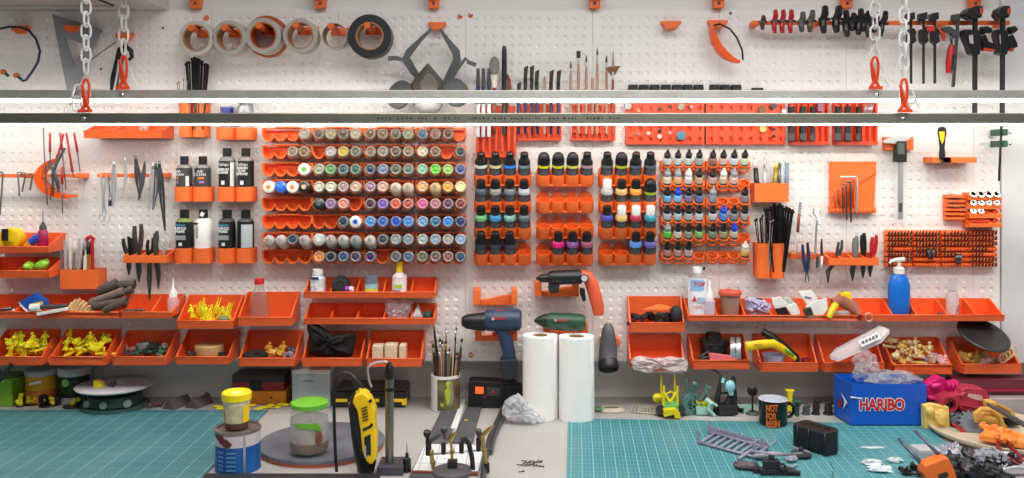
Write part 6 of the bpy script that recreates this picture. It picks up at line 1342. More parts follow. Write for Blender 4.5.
t = thing('glue_bottle', 'small milky bottle with white pointed nozzle beside the spray can', 'bottle', inb(S1, .14, .2)); c = W(709.5, 300, -.068); c.z = S1['z'] + .0005; H = W(0, 280, c.y).z - c.z
m = MB(); m.rev([(0, 0), (.0145, 0), (.015, .003), (.0150, H * .46), (.010, H * .5), (0, H * .5)], c, n=20); m.build('body', mat('milky_violet', (218, 204, 216), .2, trans=.2), t); m = MB(); m.rev([(.011, H * .5), (.0105, H * .62), (.004, H * .8), (.0016, H), (0, H)], c, n=16); m.build('nozzle', WHITE, t)
t = thing('plastic_pot', 'clear plastic pot with wavy terracotta red lid', 'pot', inb(S1, .25, .4)); c = W(730, 300, -.045); c.z = S1['z'] + .0005; H = W(0, 293, -.045).z - c.z
m = MB(); m.rev([(0, 0), (.023, 0), (.0285, H), (.027, H), (.0215, .002), (0, .002)], c, n=28); m.build('cup', mat('smoky_cup', (176, 140, 122), .2, alpha=.7), t); m = MB(); m.rev([(0, .004), (.021, .004), (.0255, H * .8), (0, H * .8)], c, n=24); m.build('contents', mat('taupe_fill', (158, 122, 104), .7), t)
m = MB(); vs = []; n = 36
for i in range(n):
 a = 2 * math.pi * i / n; rr = .033 + .0012 * math.sin(6 * a)
 for h_, q in ((H - .004, rr), (H + .004, rr), (H + .007, rr * .92), (H + .004, rr * .8)): vs.append(c + Vector((q * math.cos(a), q * math.sin(a), h_ + .001 * math.sin(6 * a))))
m.add(vs, [(i * 4 + j, ((i + 1) % n) * 4 + j, ((i + 1) % n) * 4 + j + 1, i * 4 + j + 1) for i in range(n) for j in range(3)], 0, True); m.add([vs[i * 4 + 3] for i in range(n)], [tuple(range(n))]); m.build('lid', mat('terracotta_lid', (206, 82, 58), .4), t)
bag('lavender_bundle', [(744, 300), (748, 297), (756, 298), (764, 300), (770, 304), (771, 313), (765, 315), (750, 315), (746, 310)], 'lavender grey foam bundle in the third section of long tray', -.05, .02, 11, mat('lavender_foam', (172, 164, 196), .7, bump=.5, bscale=60), 'foam')
# packets in the next sections
WP = mat('white_packet', (226, 228, 226), .35, bump=.4, bscale=50, var=.12)
def packet(pts, y, mt, lab, th=.006, name='packet', cat='packet', tilt=0):
 m = MB(); P = [W(a, b, y) for a, b in pts]
 if tilt:
  zm = min(p.z for p in P); P = [Vector((p.x, p.y + (p.z - zm) * tilt, p.z)) for p in P]
 m.ext(P, (0, th, 0)); return m.build(name, mt, label=lab, cat=cat, bev=.0012)
packet([(772, 298), (781, 297), (787, 303), (786, 310), (777, 311), (773, 305)], -.06, WP, 'white foil packet, upper one in the fourth section'); packet([(783, 297), (790, 298), (797, 304), (796, 312), (789, 309), (785, 303)], -.045, mat('green_white_packet', (188, 206, 190), .4, var=.3, scale=80), 'white green packet in the fourth section'); packet([(786, 306), (796, 303), (801, 314), (793, 318)], -.075, WP, 'white packet corner leaning over the tray front'); packet([(775, 309), (786, 307), (790, 315), (778, 315)], -.07, BLACK, 'dark packet at the bottom of the fourth section')
t = thing('packet', 'white packet with blue print standing up in the fifth section', 'packet', W(808, 304, -.065)); m = MB(); m.pp([(798, 292), (812, 290.5), (819, 301), (807, 304.5)], -.065, .005); m.build('sheet', WHITE, t, bev=.001); text('printed_text', 'nnn', mat('navy_print', (50, 60, 140), .5), .013, W(808, 297.5, -.0665), t, rot=(R(90), R(12), 0), bold=.0003)
packet([(806, 306), (817, 301), (827, 298), (828, 309), (822, 317), (808, 318)], -.085, WP, 'crumpled white packet in the front of the fifth section'); packet([(803, 309), (811, 307), (814, 315), (806, 316)], -.092, mat('black_yellow_packet', (60, 58, 40), .4, var=.8, scale=90), 'dark spotted packet at the left of the fifth section')
t = thing('leather_glove', 'brown leather glove with yellow cuff at the end of the tray', 'glove', W(840, 312, -.07)); m = MB(); m.tube([W(833, 303, -.065), W(841, 299, -.06), W(852, 306, -.065), W(860, 315, -.085)], [.012, .022, .018, .006], 12, flat=.7); m.build('palm', mat('brown_leather', (156, 94, 76), .7, bump=.4), t)
m = MB(); m.box(W(845, 296, -.062), (.030, .02, .022), rot=Matrix.Rotation(-.1, 3, 'Y')); m.tube([W(836, 304, -.085), W(832, 310, -.095), W(829, 318, -.098)], [.010, .009, .008], 9); m.build('yellow_cuff', YEL, t, bev=.003); m = MB(); m.ell(W(842, 314, -.07), (.026, .012, .010), 12, noise=.12); m.build('grey_lining', mat('grey_lining', (150, 144, 136), .8), t)
m = MB(); c = W(868.5, 317, -.093); m.tube([c + Vector((.010 * math.cos(a * .45), -.002, .012 * math.sin(a * .45))) for a in range(14)], .0012, 6, closed=True); m.build('wire_ring', STEEL, label='thin wire ring hanging at the left edge of the right tray', cat='ring')
# pump bottle
t = thing('pump_bottle', 'blue pump bottle with white pump head', 'pump bottle', inb(S2, .25, .4)); yy = -.045; c = W(899, 300, yy); c.z = S2['z'] + .0005; H = W(0, 271.5, yy).z - c.z
m = MB(); pr = [(0, 0), (.026, 0), (.0285, .004), (.0305, H * .35), (.0305, H * .7), (.024, H * .88), (.014, H * .97), (.012, H), (0, H)]; m.rev(pr, c, n=30)
for v in m.v: v.y = c.y + (v.y - c.y) * .62
m.build('body', mat('cobalt_blue_bottle', (24, 108, 206), .28), t)
m = MB(); m.rev([(.0145, H - .006), (.0150, H + .010), (.010, H + .013), (.0045, H + .014), (.0045, H + .030), (0, H + .030)], c, n=18); m.build('collar', WHITE, t); m = MB(); m.tube([c + Vector((-.030, -.01, H + .024)), c + Vector((-.027, -.009, H + .030)), c + Vector((-.01, -.003, H + .033)), c + Vector((.014, 0, H + .034))], [.003, .0042, .006, .007], 10); m.build('spout', WHITE, t)
t, c, H = small_bottle(S2, 952.5, 279.5, .0165, CLEAR, mat('hazy_clear', (222, 206, 210), .12, alpha=.6), 'tall slim clear bottle with clear cap in the right tray', .30, None, neck=.62, name='clear_bottle'); text('printed_text', 'NO', mat('maroon_print', (150, 70, 80), .5), .017, (c.x + .006, c.y - .0172, c.z + .022), t, rot=(R(90), R(90), 0)); 
m = MB(); m.rev([(.0155, .002), (.0155, .012), (0, .012)], c, n=18); m.build('liquid', mat('clear_liquid', (226, 214, 216), .1, alpha=.5), t)
m = MB(); m.ell(W(940, 314, -.07), (.008, .006, .005), 10); m.build('dark_nut', GREYD, label='small dark nut in the second section of right tray', cat='nut')
# R3
t = thing('black_tin', 'black round tin with lid at the back of the tins bin', 'tin', inb(R3, .5, .6)); c = inb(R3, .43, .62, .0007)
m = MB(); m.rev([(0, 0), (.034, 0), (.036, .003), (.036, .05), (.033, .056), (.038, .058), (.038, .068), (.034, .07), (.022, .072), (.022, .084), (.018, .088), (0, .088)], c, n=32); m.build('body', mat('gloss_black', (30, 28, 28), .25), t); m = MB(); m.ring(c + Vector((0, 0, .0575)), (0, 0, 1), .0390, .036, .003, 30); m.build('rim', STEELD, t)
t = thing('metal_tin', 'bright round metal tin standing on edge in the bin', 'tin', inb(R3, .85, .3)); c = W(737, 337, -.07); m = MB(); rr = .038; cz = R3['z'] + rr + .0015; m.rev([(0, 0), (rr * .96, 0), (rr, .003), (rr, .026), (rr * .96, .029), (0, .029)], (c.x - .012, -.042, cz), (1, -.25, 0), 32); m.build('case', STEEL, t); m = MB(); m.ring(Vector((c.x + .0, -.045, cz)), (1, -.25, 0), rr * 1.02, rr * .99, .004, 32); m.build('seam_ring', CHROME, t)
m = MB(); m.pp([(709, 353), (740, 357), (740, 361), (710, 361)], -.0785, .010); m.build('pink_block', mat('pink_foam', (226, 110, 120), .6), label='flat pink block at the front of the tins bin', cat='block', bev=.002)
m = MB(); m.tube([W(698, 358, -.068), W(709, 351, -.062)], .003, 7); m.tube([W(700, 359, -.07), W(711, 356, -.064)], .004, 7); m.build('dark_tweezer', GREYD, label='dark thin tool lying left of the pink block', cat='tool')
# R4
t = thing('plastic_tub', 'small clear lilac tub with ribs in the yellow tool bin', 'tub', inb(R4, .3, .2)); c = W(774, 357, -.046); c.z = R4['z'] + .0005; m = MB(); H = .032; m.rev([(0, 0), (.026, 0), (.031, H), (.033, H + .001), (.033, H + .004), (.029, H + .002), (.0245, .002), (0, .002)], c, n=30); m.build('cup', mat('lilac_clear', (196, 200, 226), .2, alpha=.75), t); m = MB(); m.rev([(0, .004), (.025, .004), (.0275, .02), (0, .02)], c, n=20); m.build('contents', mat('pale_fill', (220, 222, 230), .6), t)
t = thing('yellow_tool', 'yellow bent plastic handle resting over the bin front', 'tool', W(772, 352, -.115)); m = MB(); m.tube([W(746, 346.5, -.11), W(760, 344.5, -.105), W(773, 343.5, -.095), W(783, 349, -.082), W(795, 359, -.065)], [.013, .0125, .012, .010, .008], 12, flat=.6); m.build('handle', YEL, t); m = MB(); m.box(W(758, 345, -.114), (.022, .002, .006)); m.build('grip_patch', mat('amber_patch', (206, 160, 20), .5), t)
t = thing('black_tool', 'black elongated clamp tool behind the yellow handle', 'tool', W(785, 345, -.06)); m = MB(); m.tube([W(762, 331, -.05), W(772, 337, -.06), W(786, 348, -.058), W(798, 358, -.06)], [.009, .012, .010, .007], 10); m.build('body', BLACK, t); m = MB(); m.tube([W(776, 342, -.078), W(794, 356, -.090)], .004, 8); m.build('green_strip', GREENL, t)
fill(R4, 7, ['lump', 'rod'], [BLACKM, GREYD, DRED], 'small dark scrap at the right of the yellow tool bin', 'printed_piece', 'dark scraps beside the lilac tub', (.6, .92), 55, (.012, .017), 1, fy=(.28, .5))
# R5 packet + bag
t = thing('plastic_packet', 'long clear plastic packet with white label jutting from the bin', 'packet', W(860, 345, -.1)); m = MB(); P = [W(830, 359, -.09), W(836, 352, -.07), W(880, 329, -.08), W(890, 333, -.1), W(882, 343, -.11), W(838, 362, -.11)]; m.ext(P, (0, .004, .010)); m.build('sleeve', mat('milky_film', (206, 194, 198), .15, alpha=.75, bump=.3, bscale=30), t, bev=.001)
m = MB(); P = [W(858, 341, -.112), W(878, 332.5, -.105), W(881, 338, -.116), W(862, 347, -.122)]; m.ext(P, (0, .002, .0)); m.build('paper_label', LABELW, t); m = MB()
for k in range(5): a = W(863 + k * 3.4, 342.2 - k * 1.5, -.1225 + k * .0015); m.box(a, (.0065, .001, .0085))
m.build('printed_pattern', mat('grey_text', (120, 120, 130), .5), t)
bag('plastic_bag', [(856, 352), (862, 350), (869, 350), (876, 356), (880, 368), (884, 381), (872, 385), (858, 383), (851, 378), (856, 366), (852, 360)], 'crumpled clear bag hanging from the bin above the blue box', -.108, .018, 15, None, amp=.009)
# R6
fill(R6, 22, ['rod', 'block', 'lump', 'figure', 'rod'], [CRM, CRM, OCH, mat('straw_resin', (214, 184, 100), .5), mat('tan_resin', (200, 168, 120), .5)], 'cream printed piece heaped in the second bin from right', 'printed_piece', 'cream pieces in the bin', (.08, .8), 61, (.019, .028), 3, rise=.016)
fill(R6, 3, ['block', 'lump'], [PNK, mat('lilac_part', (160, 156, 180), .5)], '@ printed piece at the right of the cream heap', 'printed_piece', 'pink pieces beside the cream heap', (.78, .92), 63, (.024, .03), 1, fy=(.32, .55))
# R7
fill(R7, 7, ['block', 'rod', 'lump'], [OCH, mat('mustard', (206, 160, 70), .5)], 'mustard printed piece at the left of the far right bin', 'printed_piece', 'mustard pieces in the far right bin', (.1, .5), 71, (.026, .034), 1, fy=(.35, .65))
fill(R7, 4, ['lump'], [PNK, mat('pink_grey', (190, 140, 140), .5)], 'pink rounded printed piece in the far right bin', 'printed_piece', 'pink pieces in the far right bin', (.3, .75), 73, (.022, .026), 1, fy=(.28, .38))
t = thing('black_disc', 'large thin black disc leaning over the far right bin', 'disc', W(983, 345, -.07)); m = MB(); ax = Vector((.12, -.50, .85)).normalized(); m.rev([(0, 0), (.068, 0), (.070, .002), (.070, .005), (.066, .007), (.06, .005), (0, .005)], W(983, 335.5, -.075), ax, 40); m.build('plate', mat('satin_black', (36, 36, 38), .4), t)
for i in range(4):
 m = MB(); c = W(1003 + i * 3.4, 358 - i * 2.5, -.085 + i * .008); m.tube([c + Vector((.010 * math.cos(k * .52), 0, .013 * math.sin(k * .52))) for k in range(12)], .0022, 6, closed=True); m.build('cream_ring', CRM, label='cream coloured oval ring at the right end of the far right bin', cat='ring', group='cream rings in the far right bin')

# ---------- power tools and their cradles ----------
def cradle(x0, x1, y0, y1, lab, dep=.055):
 t = thing('tool_cradle', lab, 'holder', W((x0 + x1) / 2, y1), 'orange power tool cradles'); yf = -dep
 w_ = 6.5
 for a, b in ((x0, x0 + w_), (x1 - w_ + 1, x1)): m = MB(); m.pp([(a, y0), (b, y0), (b, y1), (a, y1)], yf, dep - .001); m.build('arm', ORANGE, t, bev=.0015)
 m = MB(); m.pp([(x0 + w_, y1), (x0 + w_, y1 - 5), (x0 + w_ + 8, y1 - 5.5), ((x0 + x1) / 2 + 4, y1 - 8.5), (x1 - w_ - 1, y1 - 10), (x1 - w_ + 1, y1 - 10), (x1 - w_ + 1, y1)], -.02, .018); m.build('saddle', ORANGE, t, bev=.001)
cradle(473.5, 517, 289.5, 305, 'empty orange tool cradle above the blue drill'); cradle(475, 517.5, 325, 341, 'orange cradle carrying the dark blue drill'); cradle(535, 579, 282, 296.5, 'orange cradle carrying the orange handled screwdriver tool'); cradle(543.5, 588, 324, 334, 'orange cradle behind the green tool')
# blue drill
t = thing('cordless_drill', 'dark blue cordless drill with black chuck and grip', 'drill', W(500, 380, -.075)); y = -.085; DB = mat('deep_blue_housing', (44, 60, 88), .4)
m = MB(); a = W(485, 320, y); b = W(521, 319.5, y); m.rev([(0, 0), (.026, 0), (.030, .006), (.0315, .03), (.031, .075), (.029, .096), (.022, .101), (0, .101)], a, (b - a), 24); m.build('housing', DB, t)
m = MB(); a = W(461.5, 321.5, y); m.rev([(0, 0), (.009, 0), (.014, .003), (.020, .014), (.0225, .03), (.025, .05), (.026, .066), (.0, .066)], a, (1, 0, .0), 22); m.build('chuck', BLACK, t)
m = MB(); m.tube([W(501, 328, y), W(506, 340, y), W(509, 352, y), W(509, 362, y)], [.020, .0185, .0175, .019], 14, flat=.85); m.build('grip', DB, t)
m = MB(); m.pp([(500, 360), (516.5, 359), (518, 366), (517, 379), (504, 380.5), (501, 372)], y - .022, .044); m.build('battery', mat('battery_black', (34, 38, 46), .45), t, bev=.004)
m = MB(); m.pp([(492, 333), (499, 332), (500, 338), (495, 338)], y - .008, .016); m.build('trigger', RED, t, bev=.002)
text('brand_text', 'BOSCH', mat('red_print', (214, 44, 50), .5), .0105, W(499.5, 318.5, y - .0325), t, bold=.0003); m = MB(); m.cyl(W(493, 318.8, y - .0305), W(493, 318.8, y - .0328), .004, n=14); m.build('emblem', GREYL, t); m = MB(); m.pp([(496, 310), (504, 310), (504, 312.5), (496, 312.5)], y - .014, .02); m.build('switch', RED, t, bev=.001)
# green tool
t = thing('engraver_tool', 'dark green tapered rotary tool behind the paper rolls', 'power tool', W(560, 333, -.08)); y = -.085
a = W(534, 320.5, y); m = MB(); m.rev([(0, 0), (.004, .001), (.013, .014), (.019, .028), (.0195, .034)], a, (1, 0, -.02), 20); m.build('nose', mat('near_black_green', (28, 38, 34), .4), t)
m = MB(); m.rev([(.0195, .034), (.0235, .045), (.025, .09), (.0235, .128), (.018, .141), (0, .142)], a, (1, 0, -.04), 22); m.build('housing', mat('bottle_green', (34, 74, 56), .4), t); text('brand_text', 'BOSCH', mat('red_print', (214, 44, 50), .5), .009, W(563, 320.5, y - .0275), t, bold=.0002); m = MB(); m.cyl(W(555.5, 320.3, y - .025), W(555.5, 320.3, y - .028), .0034, n=12); m.build('emblem', GREYL, t)
# orange handled screwdriver
t = thing('cordless_screwdriver', 'black cordless screwdriver with bent orange handle', 'power tool', W(570, 318, -.08)); y = -.08; CO = mat('coral_rubber', (224, 92, 56), .5)
a = W(536, 278.5, y); m = MB(); m.rev([(0, 0), (.0035, 0), (.0045, .006), (.010, .010), (.013, .035), (.0175, .037), (.020, .043), (.0205, .12), (.018, .126), (0, .126)], a, (1, 0, .04), 22, ms=[0] * 9); m.build('housing', BLACK, t)
m = MB(); m.pp([(549, 283), (560, 284), (559, 293), (551, 294), (548, 289)], y - .012, .024); m.build('torch', BLACKM, t, bev=.003)
m = MB(); m.tube([W(581, 275.5, y), W(588, 277, y), W(592, 285, y), W(595, 296, y), W(598, 307, y), W(598.5, 315, y)], [.016, .018, .0185, .0185, .0175, .014], 14, flat=.8); m.build('handle', CO, t)
m = MB(); m.cyl(W(584.5, 278.3, y - .016), W(584.5, 278.3, y - .024), .0115, n=22); m.cyl(W(584.5, 278.3, y - .024), W(584.5, 278.3, y - .026), .0085, n=22, m=1); m.build('pivot', [BLACK, GREYL], t); m = MB(); m.pp([(580, 288), (585, 289), (586, 301), (583, 302), (580, 294)], y - .008, .016); m.build('trigger', BLACK, t, bev=.002); m = MB(); m.box(W(571, 272.3, y - .003), (.010, .012, .004)); m.build('switch', WHITE, t)
# flashlight / heat nozzle
t = thing('glue_gun', 'dark grey tubular tool hanging nose down on orange hook', 'power tool', W(608, 374, -.07)); y = -.07
m = MB(); m.tube([W(608, 323, y), W(608, 328, y), W(608.5, 340, y), W(608, 352, y), W(608, 361, y - .01)], [.006, .016, .022, .025, .026], 18); m.build('housing', mat('graphite', (84, 84, 90), .45), t)
m = MB(); a = W(608, 360, y - .008); m.rev([(.0255, 0), (.0275, .006), (.0285, .022), (.0265, .028), (.022, .020), (0, .018)], a, (0, -.55, -.85), 24); m.build('nozzle_opening', BLACK, t); m = MB(); m.cyl(W(608, 324, y), W(608, 320.5, y), .006, n=12); m.build('tip', mat('cream_tip', (220, 206, 180), .5), t)
t = thing('wall_hook', 'orange hook holding the dark grey tubular tool', 'hook', W(612, 346)); m = MB(); m.pp([(601, 339), (620, 339), (620.5, 346), (601, 346)], -.044, .043); m.build('block', ORANGE, t, bev=.002)
# ---------- cutting mats ----------
def mat_teal(name, rot, pitch, major, rgb=(52, 124, 132)):
 m = bpy.data.materials.new(name); m.use_nodes = True; nt = m.node_tree; N = nt.nodes; L = nt.links; b = N['Principled BSDF']
 tc = N.new('ShaderNodeTexCoord'); mp = N.new('ShaderNodeMapping'); mp.inputs['Rotation'].default_value = (0, 0, R(rot)); L.new(tc.outputs['Object'], mp.inputs[0])
 sx = N.new('ShaderNodeSeparateXYZ'); L.new(mp.outputs[0], sx.inputs[0])
 def line(sock, p, wd):
  a = N.new('ShaderNodeMath'); a.operation = 'PINGPONG'; a.inputs[1].default_value = p / 2; L.new(sock, a.inputs[0])
  c = N.new('ShaderNodeMath'); c.operation = 'LESS_THAN'; c.inputs[1].default_value = wd; L.new(a.outputs[0], c.inputs[0]); return c.outputs[0]
 def mx(f, c1, c2):
  q = N.new('ShaderNodeMix'); q.data_type = 'RGBA'
  L.new(f, q.inputs[0])
  for s_, i in ((c1, 6), (c2, 7)):
   if isinstance(s_, tuple): q.inputs[i].default_value = s_
   else: L.new(s_, q.inputs[i])
  return q.outputs[2]
 nz = N.new('ShaderNodeTexNoise'); nz.inputs['Scale'].default_value = 5; nz.inputs['Detail'].default_value = 6; L.new(tc.outputs['Object'], nz.inputs[0])
 mr = N.new('ShaderNodeMapRange'); mr.inputs[1].default_value = .45; mr.inputs[2].default_value = .8; mr.inputs[3].default_value = 0; mr.inputs[4].default_value = .45; L.new(nz.outputs[0], mr.inputs[0])
 base = mx(mr.outputs[0], lin(rgb), lin((120, 166, 174)))
 pale = lin((130, 186, 190)); mid = lin([int(a * .5 + b_ * .5) for a, b_ in zip(rgb, (130, 186, 190))])
 c = mx(line(sx.outputs[0], pitch, pitch * .11), base, mid)
 c = mx(line(sx.outputs[1], pitch, pitch * .05), c, mid)
 c = mx(line(sx.outputs[0], major, pitch * .13), c, pale)
 c = mx(line(sx.outputs[1], major, pitch * .07), c, pale)
 L.new(c, b.inputs['Base Color']); b.inputs['Roughness'].default_value = .5
 return m
def slab(name, pts, th, mt, lab, cat, z=DESK + .0003, side=None):
 m = MB(); P = [Vector((p.x, p.y, z)) for p in pts]; m.ext(P, (0, 0, th)); return m.build(name, mt, label=lab, cat=cat, bev=.0006)
ZM = DESK + .0033
a, b = D(268, 411), D(202, 480)
slab('cutting_mat', [Vector((-1.75, a.y, 0)), a, D(205, 476), D(186, 500), Vector((-1.75, D(0, 500).y, 0))], .003, mat_teal('teal_mat_diagonal', 0, .0095, .0475, (56, 112, 122)), 'worn teal cutting mat on the left side of the workbench', 'cutting mat')
a, b, c, d = D(568, 419.5), D(925, 425), D(1010, 500), D(566, 500)
slab('cutting_mat', [a, b, c, d], .003, mat_teal('teal_mat_grid', 4.2, .0085, .0255, (48, 126, 134)), 'teal cutting mat with fine grid on the right of the workbench', 'cutting mat')

# ---------- things at the back left ----------
c = D(10, 402); t = thing('green_box', 'lime green box at the far left below the bins', 'box', (c.x, -.02, DESK)); c.y = -.02
m = MB(); x1 = D(20, 403).x; m.bb(x1 - .2, x1, c.y, c.y + .10, DESK + .0005, W(0, 381, c.y).z); m.build('body', mat('lime_box', (120, 172, 40), .5), t, bev=.002); m = MB(); m.bb(x1 - .195, x1 - .005, c.y + .02, c.y + .095, W(0, 381, c.y).z, W(0, 379, c.y).z); m.build('lid', mat('olive_lid', (84, 110, 40), .5), t, bev=.001)
t = thing('leaning_rod', 'black rod leaning diagonally at the far left edge', 'rod', W(-4, 390, -.14)); m = MB(); m.cyl(W(-10, 392, -.15), W(12, 364, -.13), .0065, n=12); m.build('rod', BLACK, t)
def tub(px, base, top, r_px, bodym, lidm, lab, yadd=.03, wraps=(), lid_h=.16, name='tub'):
 c = D(px, base); c.y = min(c.y + yadd, .085 - r_px * .0029); c = Vector(((px - 512) * (c.y - CAMY) / FPX, c.y, DESK)); s_ = S(c.y); r = r_px * s_; H = W(0, top, c.y).z - DESK
 t = thing(name, lab, 'tub', c); m = MB(); m.rev([(0, .0005), (r * .96, .0005), (r, .004), (r, H * (1 - lid_h))], c, n=32); m.build('body', bodym, t)
 m = MB(); h0 = H * (1 - lid_h); m.rev([(r, h0), (r * 1.05, h0), (r * 1.05, H - .003), (r * .98, H), (0, H)], c, n=32); m.build('lid', lidm, t)
 for z0, z1, mt, nm in wraps: wrap(t, c.x, c.y, c.z + H * z0, c.z + H * z1, r + .0003, mt, -180, 0, nm)
 return t, c, r, H
t, c, r, H = tub(42, 399, 368, 15, mat('golden_tub', (214, 160, 30), .45), GREYL, 'golden yellow tub with orange print behind the small yellow models', wraps=((.06, .42, mat('orange_print_band', (216, 122, 44), .5, var=.35, scale=60), 'printed_band'),))
m = MB(); m.box(c + Vector((.004, -r - .0006, H * .66)), (.035, .001, .006), rot=Matrix.Rotation(-.2, 3, 'Y')); m.build('script_mark', LABELW, t)
t, c, r, H = tub(74.5, 400, 366, 15, mat('tub_white', (206, 208, 204), .45), mat('tub_lid', (196, 198, 196), .5), 'white tub with dark green label left of the turntable', wraps=((.2, .78, mat('deep_green_label', (24, 44, 36), .5), 'label'), (.32, .55, mat('lime_print_band', (80, 120, 40), .5, var=.5, scale=70), 'printed_band')), lid_h=.2)
m = MB(); m.cyl(c + Vector((-.004, -r - .0008, H * .62)), c + Vector((-.004, -r - .0016, H * .62)), .011, n=20); m.build('emblem', mat('lime_emblem', (140, 196, 90), .5), t)
# turntable
c = D(115, 404); c = Vector((W(115, 0, -.02).x, -.02, DESK + .0036)); zt = W(0, 384.5, c.y).z; t = thing('turntable', 'round pale modelling turntable on a dark green base', 'turntable', c)
m = MB(); m.rev([(0, -.004), (.060, -.006), (.103, -.004), (.105, 0), (.100, .002), (.0, .002)], (c.x, c.y, zt), n=48); m.build('disc', mat('turntable_disc', (196, 196, 202), .35), t)
m = MB(); m.rev([(0, .009), (.072, .009), (.074, .012), (.070, .036), (.0, .038)], c, n=36); m.build('turntable_body', mat('bottle_green_base', (32, 60, 52), .5), t)
for ax_ in (-.052, .0, .058):
 m = MB(); p = c + Vector((ax_, -.070 + abs(ax_) * .3, .020)); m.rev([(0, .006), (.010, .005), (.011, -.004), (0, -.004)], p, (ax_ * 2, -1, .1), 18); m.build('foot_knob', mat('grey_green_knob', (130, 150, 140), .4), t)
m = MB(); m.rev([(0, 0), (.088, 0), (.088, .006), (0, .007)], c, n=48)
for i in range(60):
 a = 2 * math.pi * i / 60; m.box(c + Vector((.089 * math.cos(a), .089 * math.sin(a), .003)), (.005, .003, .005), rot=Matrix.Rotation(a, 3, 'Z'))
m.build('toothed_mat', mat('green_grey_mat', (66, 96, 90), .5), t)
m = MB(); m.ext([Vector((c.x - .042, c.y - .04, zt + .002)), Vector((c.x - .016, c.y - .042, zt + .002)), Vector((c.x - .024, c.y - .042, zt + .016)), Vector((c.x - .032, c.y - .041, zt + .02)), Vector((c.x - .042, c.y - .04, zt + .021))], (0, .02, 0)); m.build('yellow_wedge', YS, label='yellow printed wedge standing on the pale turntable', cat='printed part')
m = piece('block', 5, .014); o = m.build('grey_scrap', GREYD, loc=(0, 0, 0), label='small grey piece on the turntable beside the yellow wedge', cat='printed part'); o.location = (c.x + .008, c.y - .03, zt + .003)
# yellow minis
r_ = random.Random(4)
for i, (px, py, h, lab) in enumerate(((17.5, 408, .032, 'yellow miniature on a small dark base, far left'), (29, 406, .026, 'yellow miniature lying beside the standing one'), (46, 407, .03, 'yellow and black miniature in front of the golden tub'), (71, 408, .03, 'yellow miniature with black wheel before the white tub'))):
 p = D(px, py); p.y += .015; t = thing('miniature', lab, 'miniature', (p.x, p.y, DESK), 'yellow miniatures on the bench'); wd = (.012, .022, .03, .032)[i]
 m = MB(); m.rev([(0, 0), (wd * .9, 0), (wd * .85, .004), (0, .004)], p, n=18); m.build('base', BLACK, t)
 m = MB()
 for k in range(5 if i else 3): m.ell(p + Vector((r_.uniform(-.6, .6) * wd, -.003, .008 + r_.random() * h * .5)), (.007, .006, .007), 9, noise=.11, seed=k + i)
 if i == 0: m.tube([p, p + Vector((0, 0, h))], .006, 8); m.ell(p + Vector((.002, 0, h)), .0075, 9)
 m.build('body', YS, t)
 if i > 1:
  for dx in ((-.5, .7) if i == 2 else (.8,)): m = MB(); m.ring(p + Vector((wd * dx, -.006, .018)), (.3, 1, 0), .015, .006, .007, 18); m.build('wheel', BLACK, t)
# grey prisms and brown bits
for i, (px, py, lab) in enumerate(((168, 409.5, 'grey brown triangular prism, left one behind the left mat'), (191, 408.5, 'grey brown triangular prism with notch, right one behind the left mat'))):
 p = D(px, py); q = Vector((.045, .12, 0)).normalized(); n = Vector((q.y, -q.x, 0)); m = MB(); P = [p - n * .022, p + n * .022, p + n * .004 + Vector((0, 0, .026))]
 P = [v + Vector((0, 0, .0006)) for v in P]; m.ext(P, q * (.075 if i == 0 else .07)); 
 if i: m.ell(P[2] + q * .055 + Vector((.002, 0, .002)), .006, 8); m.ell(P[2] + q * .015, .005, 8)
 m.build('triangular_prism', mat('grey_brown_resin', (100, 88, 90), .55), label=lab, cat='printed part', group='grey prisms behind the left mat')
for i, (px, py) in enumerate(((149, 409), (155, 408), (159.5, 407.5))):
 p = D(px, py); m = MB(); m.ell(p + Vector((0, .006, .008)), (.008, .009, .008), 10, noise=.11, seed=i); m.build('brown_pebble', mat('reddish_brown', (104, 70, 68), .6), label=['reddish brown pebble like piece, left of three', 'reddish brown pebble like piece, middle of three', 'reddish brown pebble like piece, right of three'][i], cat='printed part', group='brown pebbles')
# tool boxes
def bbx(name, lab, x0, x1, base, top, dep, parts, yf=None):
 yf = min(D(x0, base).y, .01); X0 = W(x0, 0, yf).x; X1 = W(x1, 0, yf).x; z1 = W(0, top, yf).z; t = thing(name, lab, name.split('_')[-1] if 'case' not in name else 'tool case', ((X0 + X1) / 2, yf + dep / 2, DESK)); return t, X0, X1, yf, z1
t, X0, X1, yf, z1 = bbx('orange_box', 'orange case on the bench under the dark red case', 252, 286, 404.5, 391, .07, 0); m = MB(); m.bb(X0 - .05, X1, yf, yf + .07, DESK + .0005, z1); m.build('body', mat('golden_orange_case', (240, 150, 36), .45), t, bev=.003); m = MB(); m.cyl((X0 + .055, yf, DESK + .02), (X0 + .055, yf - .002, DESK + .02), .003, n=10); m.build('rivet', BLACK, t)
zz = z1; yf2 = yf; X0 = W(232, 0, yf).x; X1 = W(284, 0, yf).x; z1 = W(0, 374.5, yf).z; t = thing('red_black_case', 'dark red and black plastic case stacked on the orange case', 'tool case', (X0, yf, zz)); m = MB(); m.bb(X0, X1, yf, yf + .075, zz + .0005, z1 - .014); m.build('lower_shell', mat('brick_red', (140, 36, 32), .45), t, bev=.003)
m = MB(); m.bb(X0 - .001, X1 + .001, yf - .001, yf + .076, z1 - .024, z1); m.build('lid', mat('brownish_black', (56, 40, 42), .4), t, bev=.004); m = MB(); m.bb(X0 + .05, X0 + .085, yf - .004, yf, zz + .002, z1 - .018); m.build('latch', BLACK, t, bev=.002)
r_ = random.Random(9)
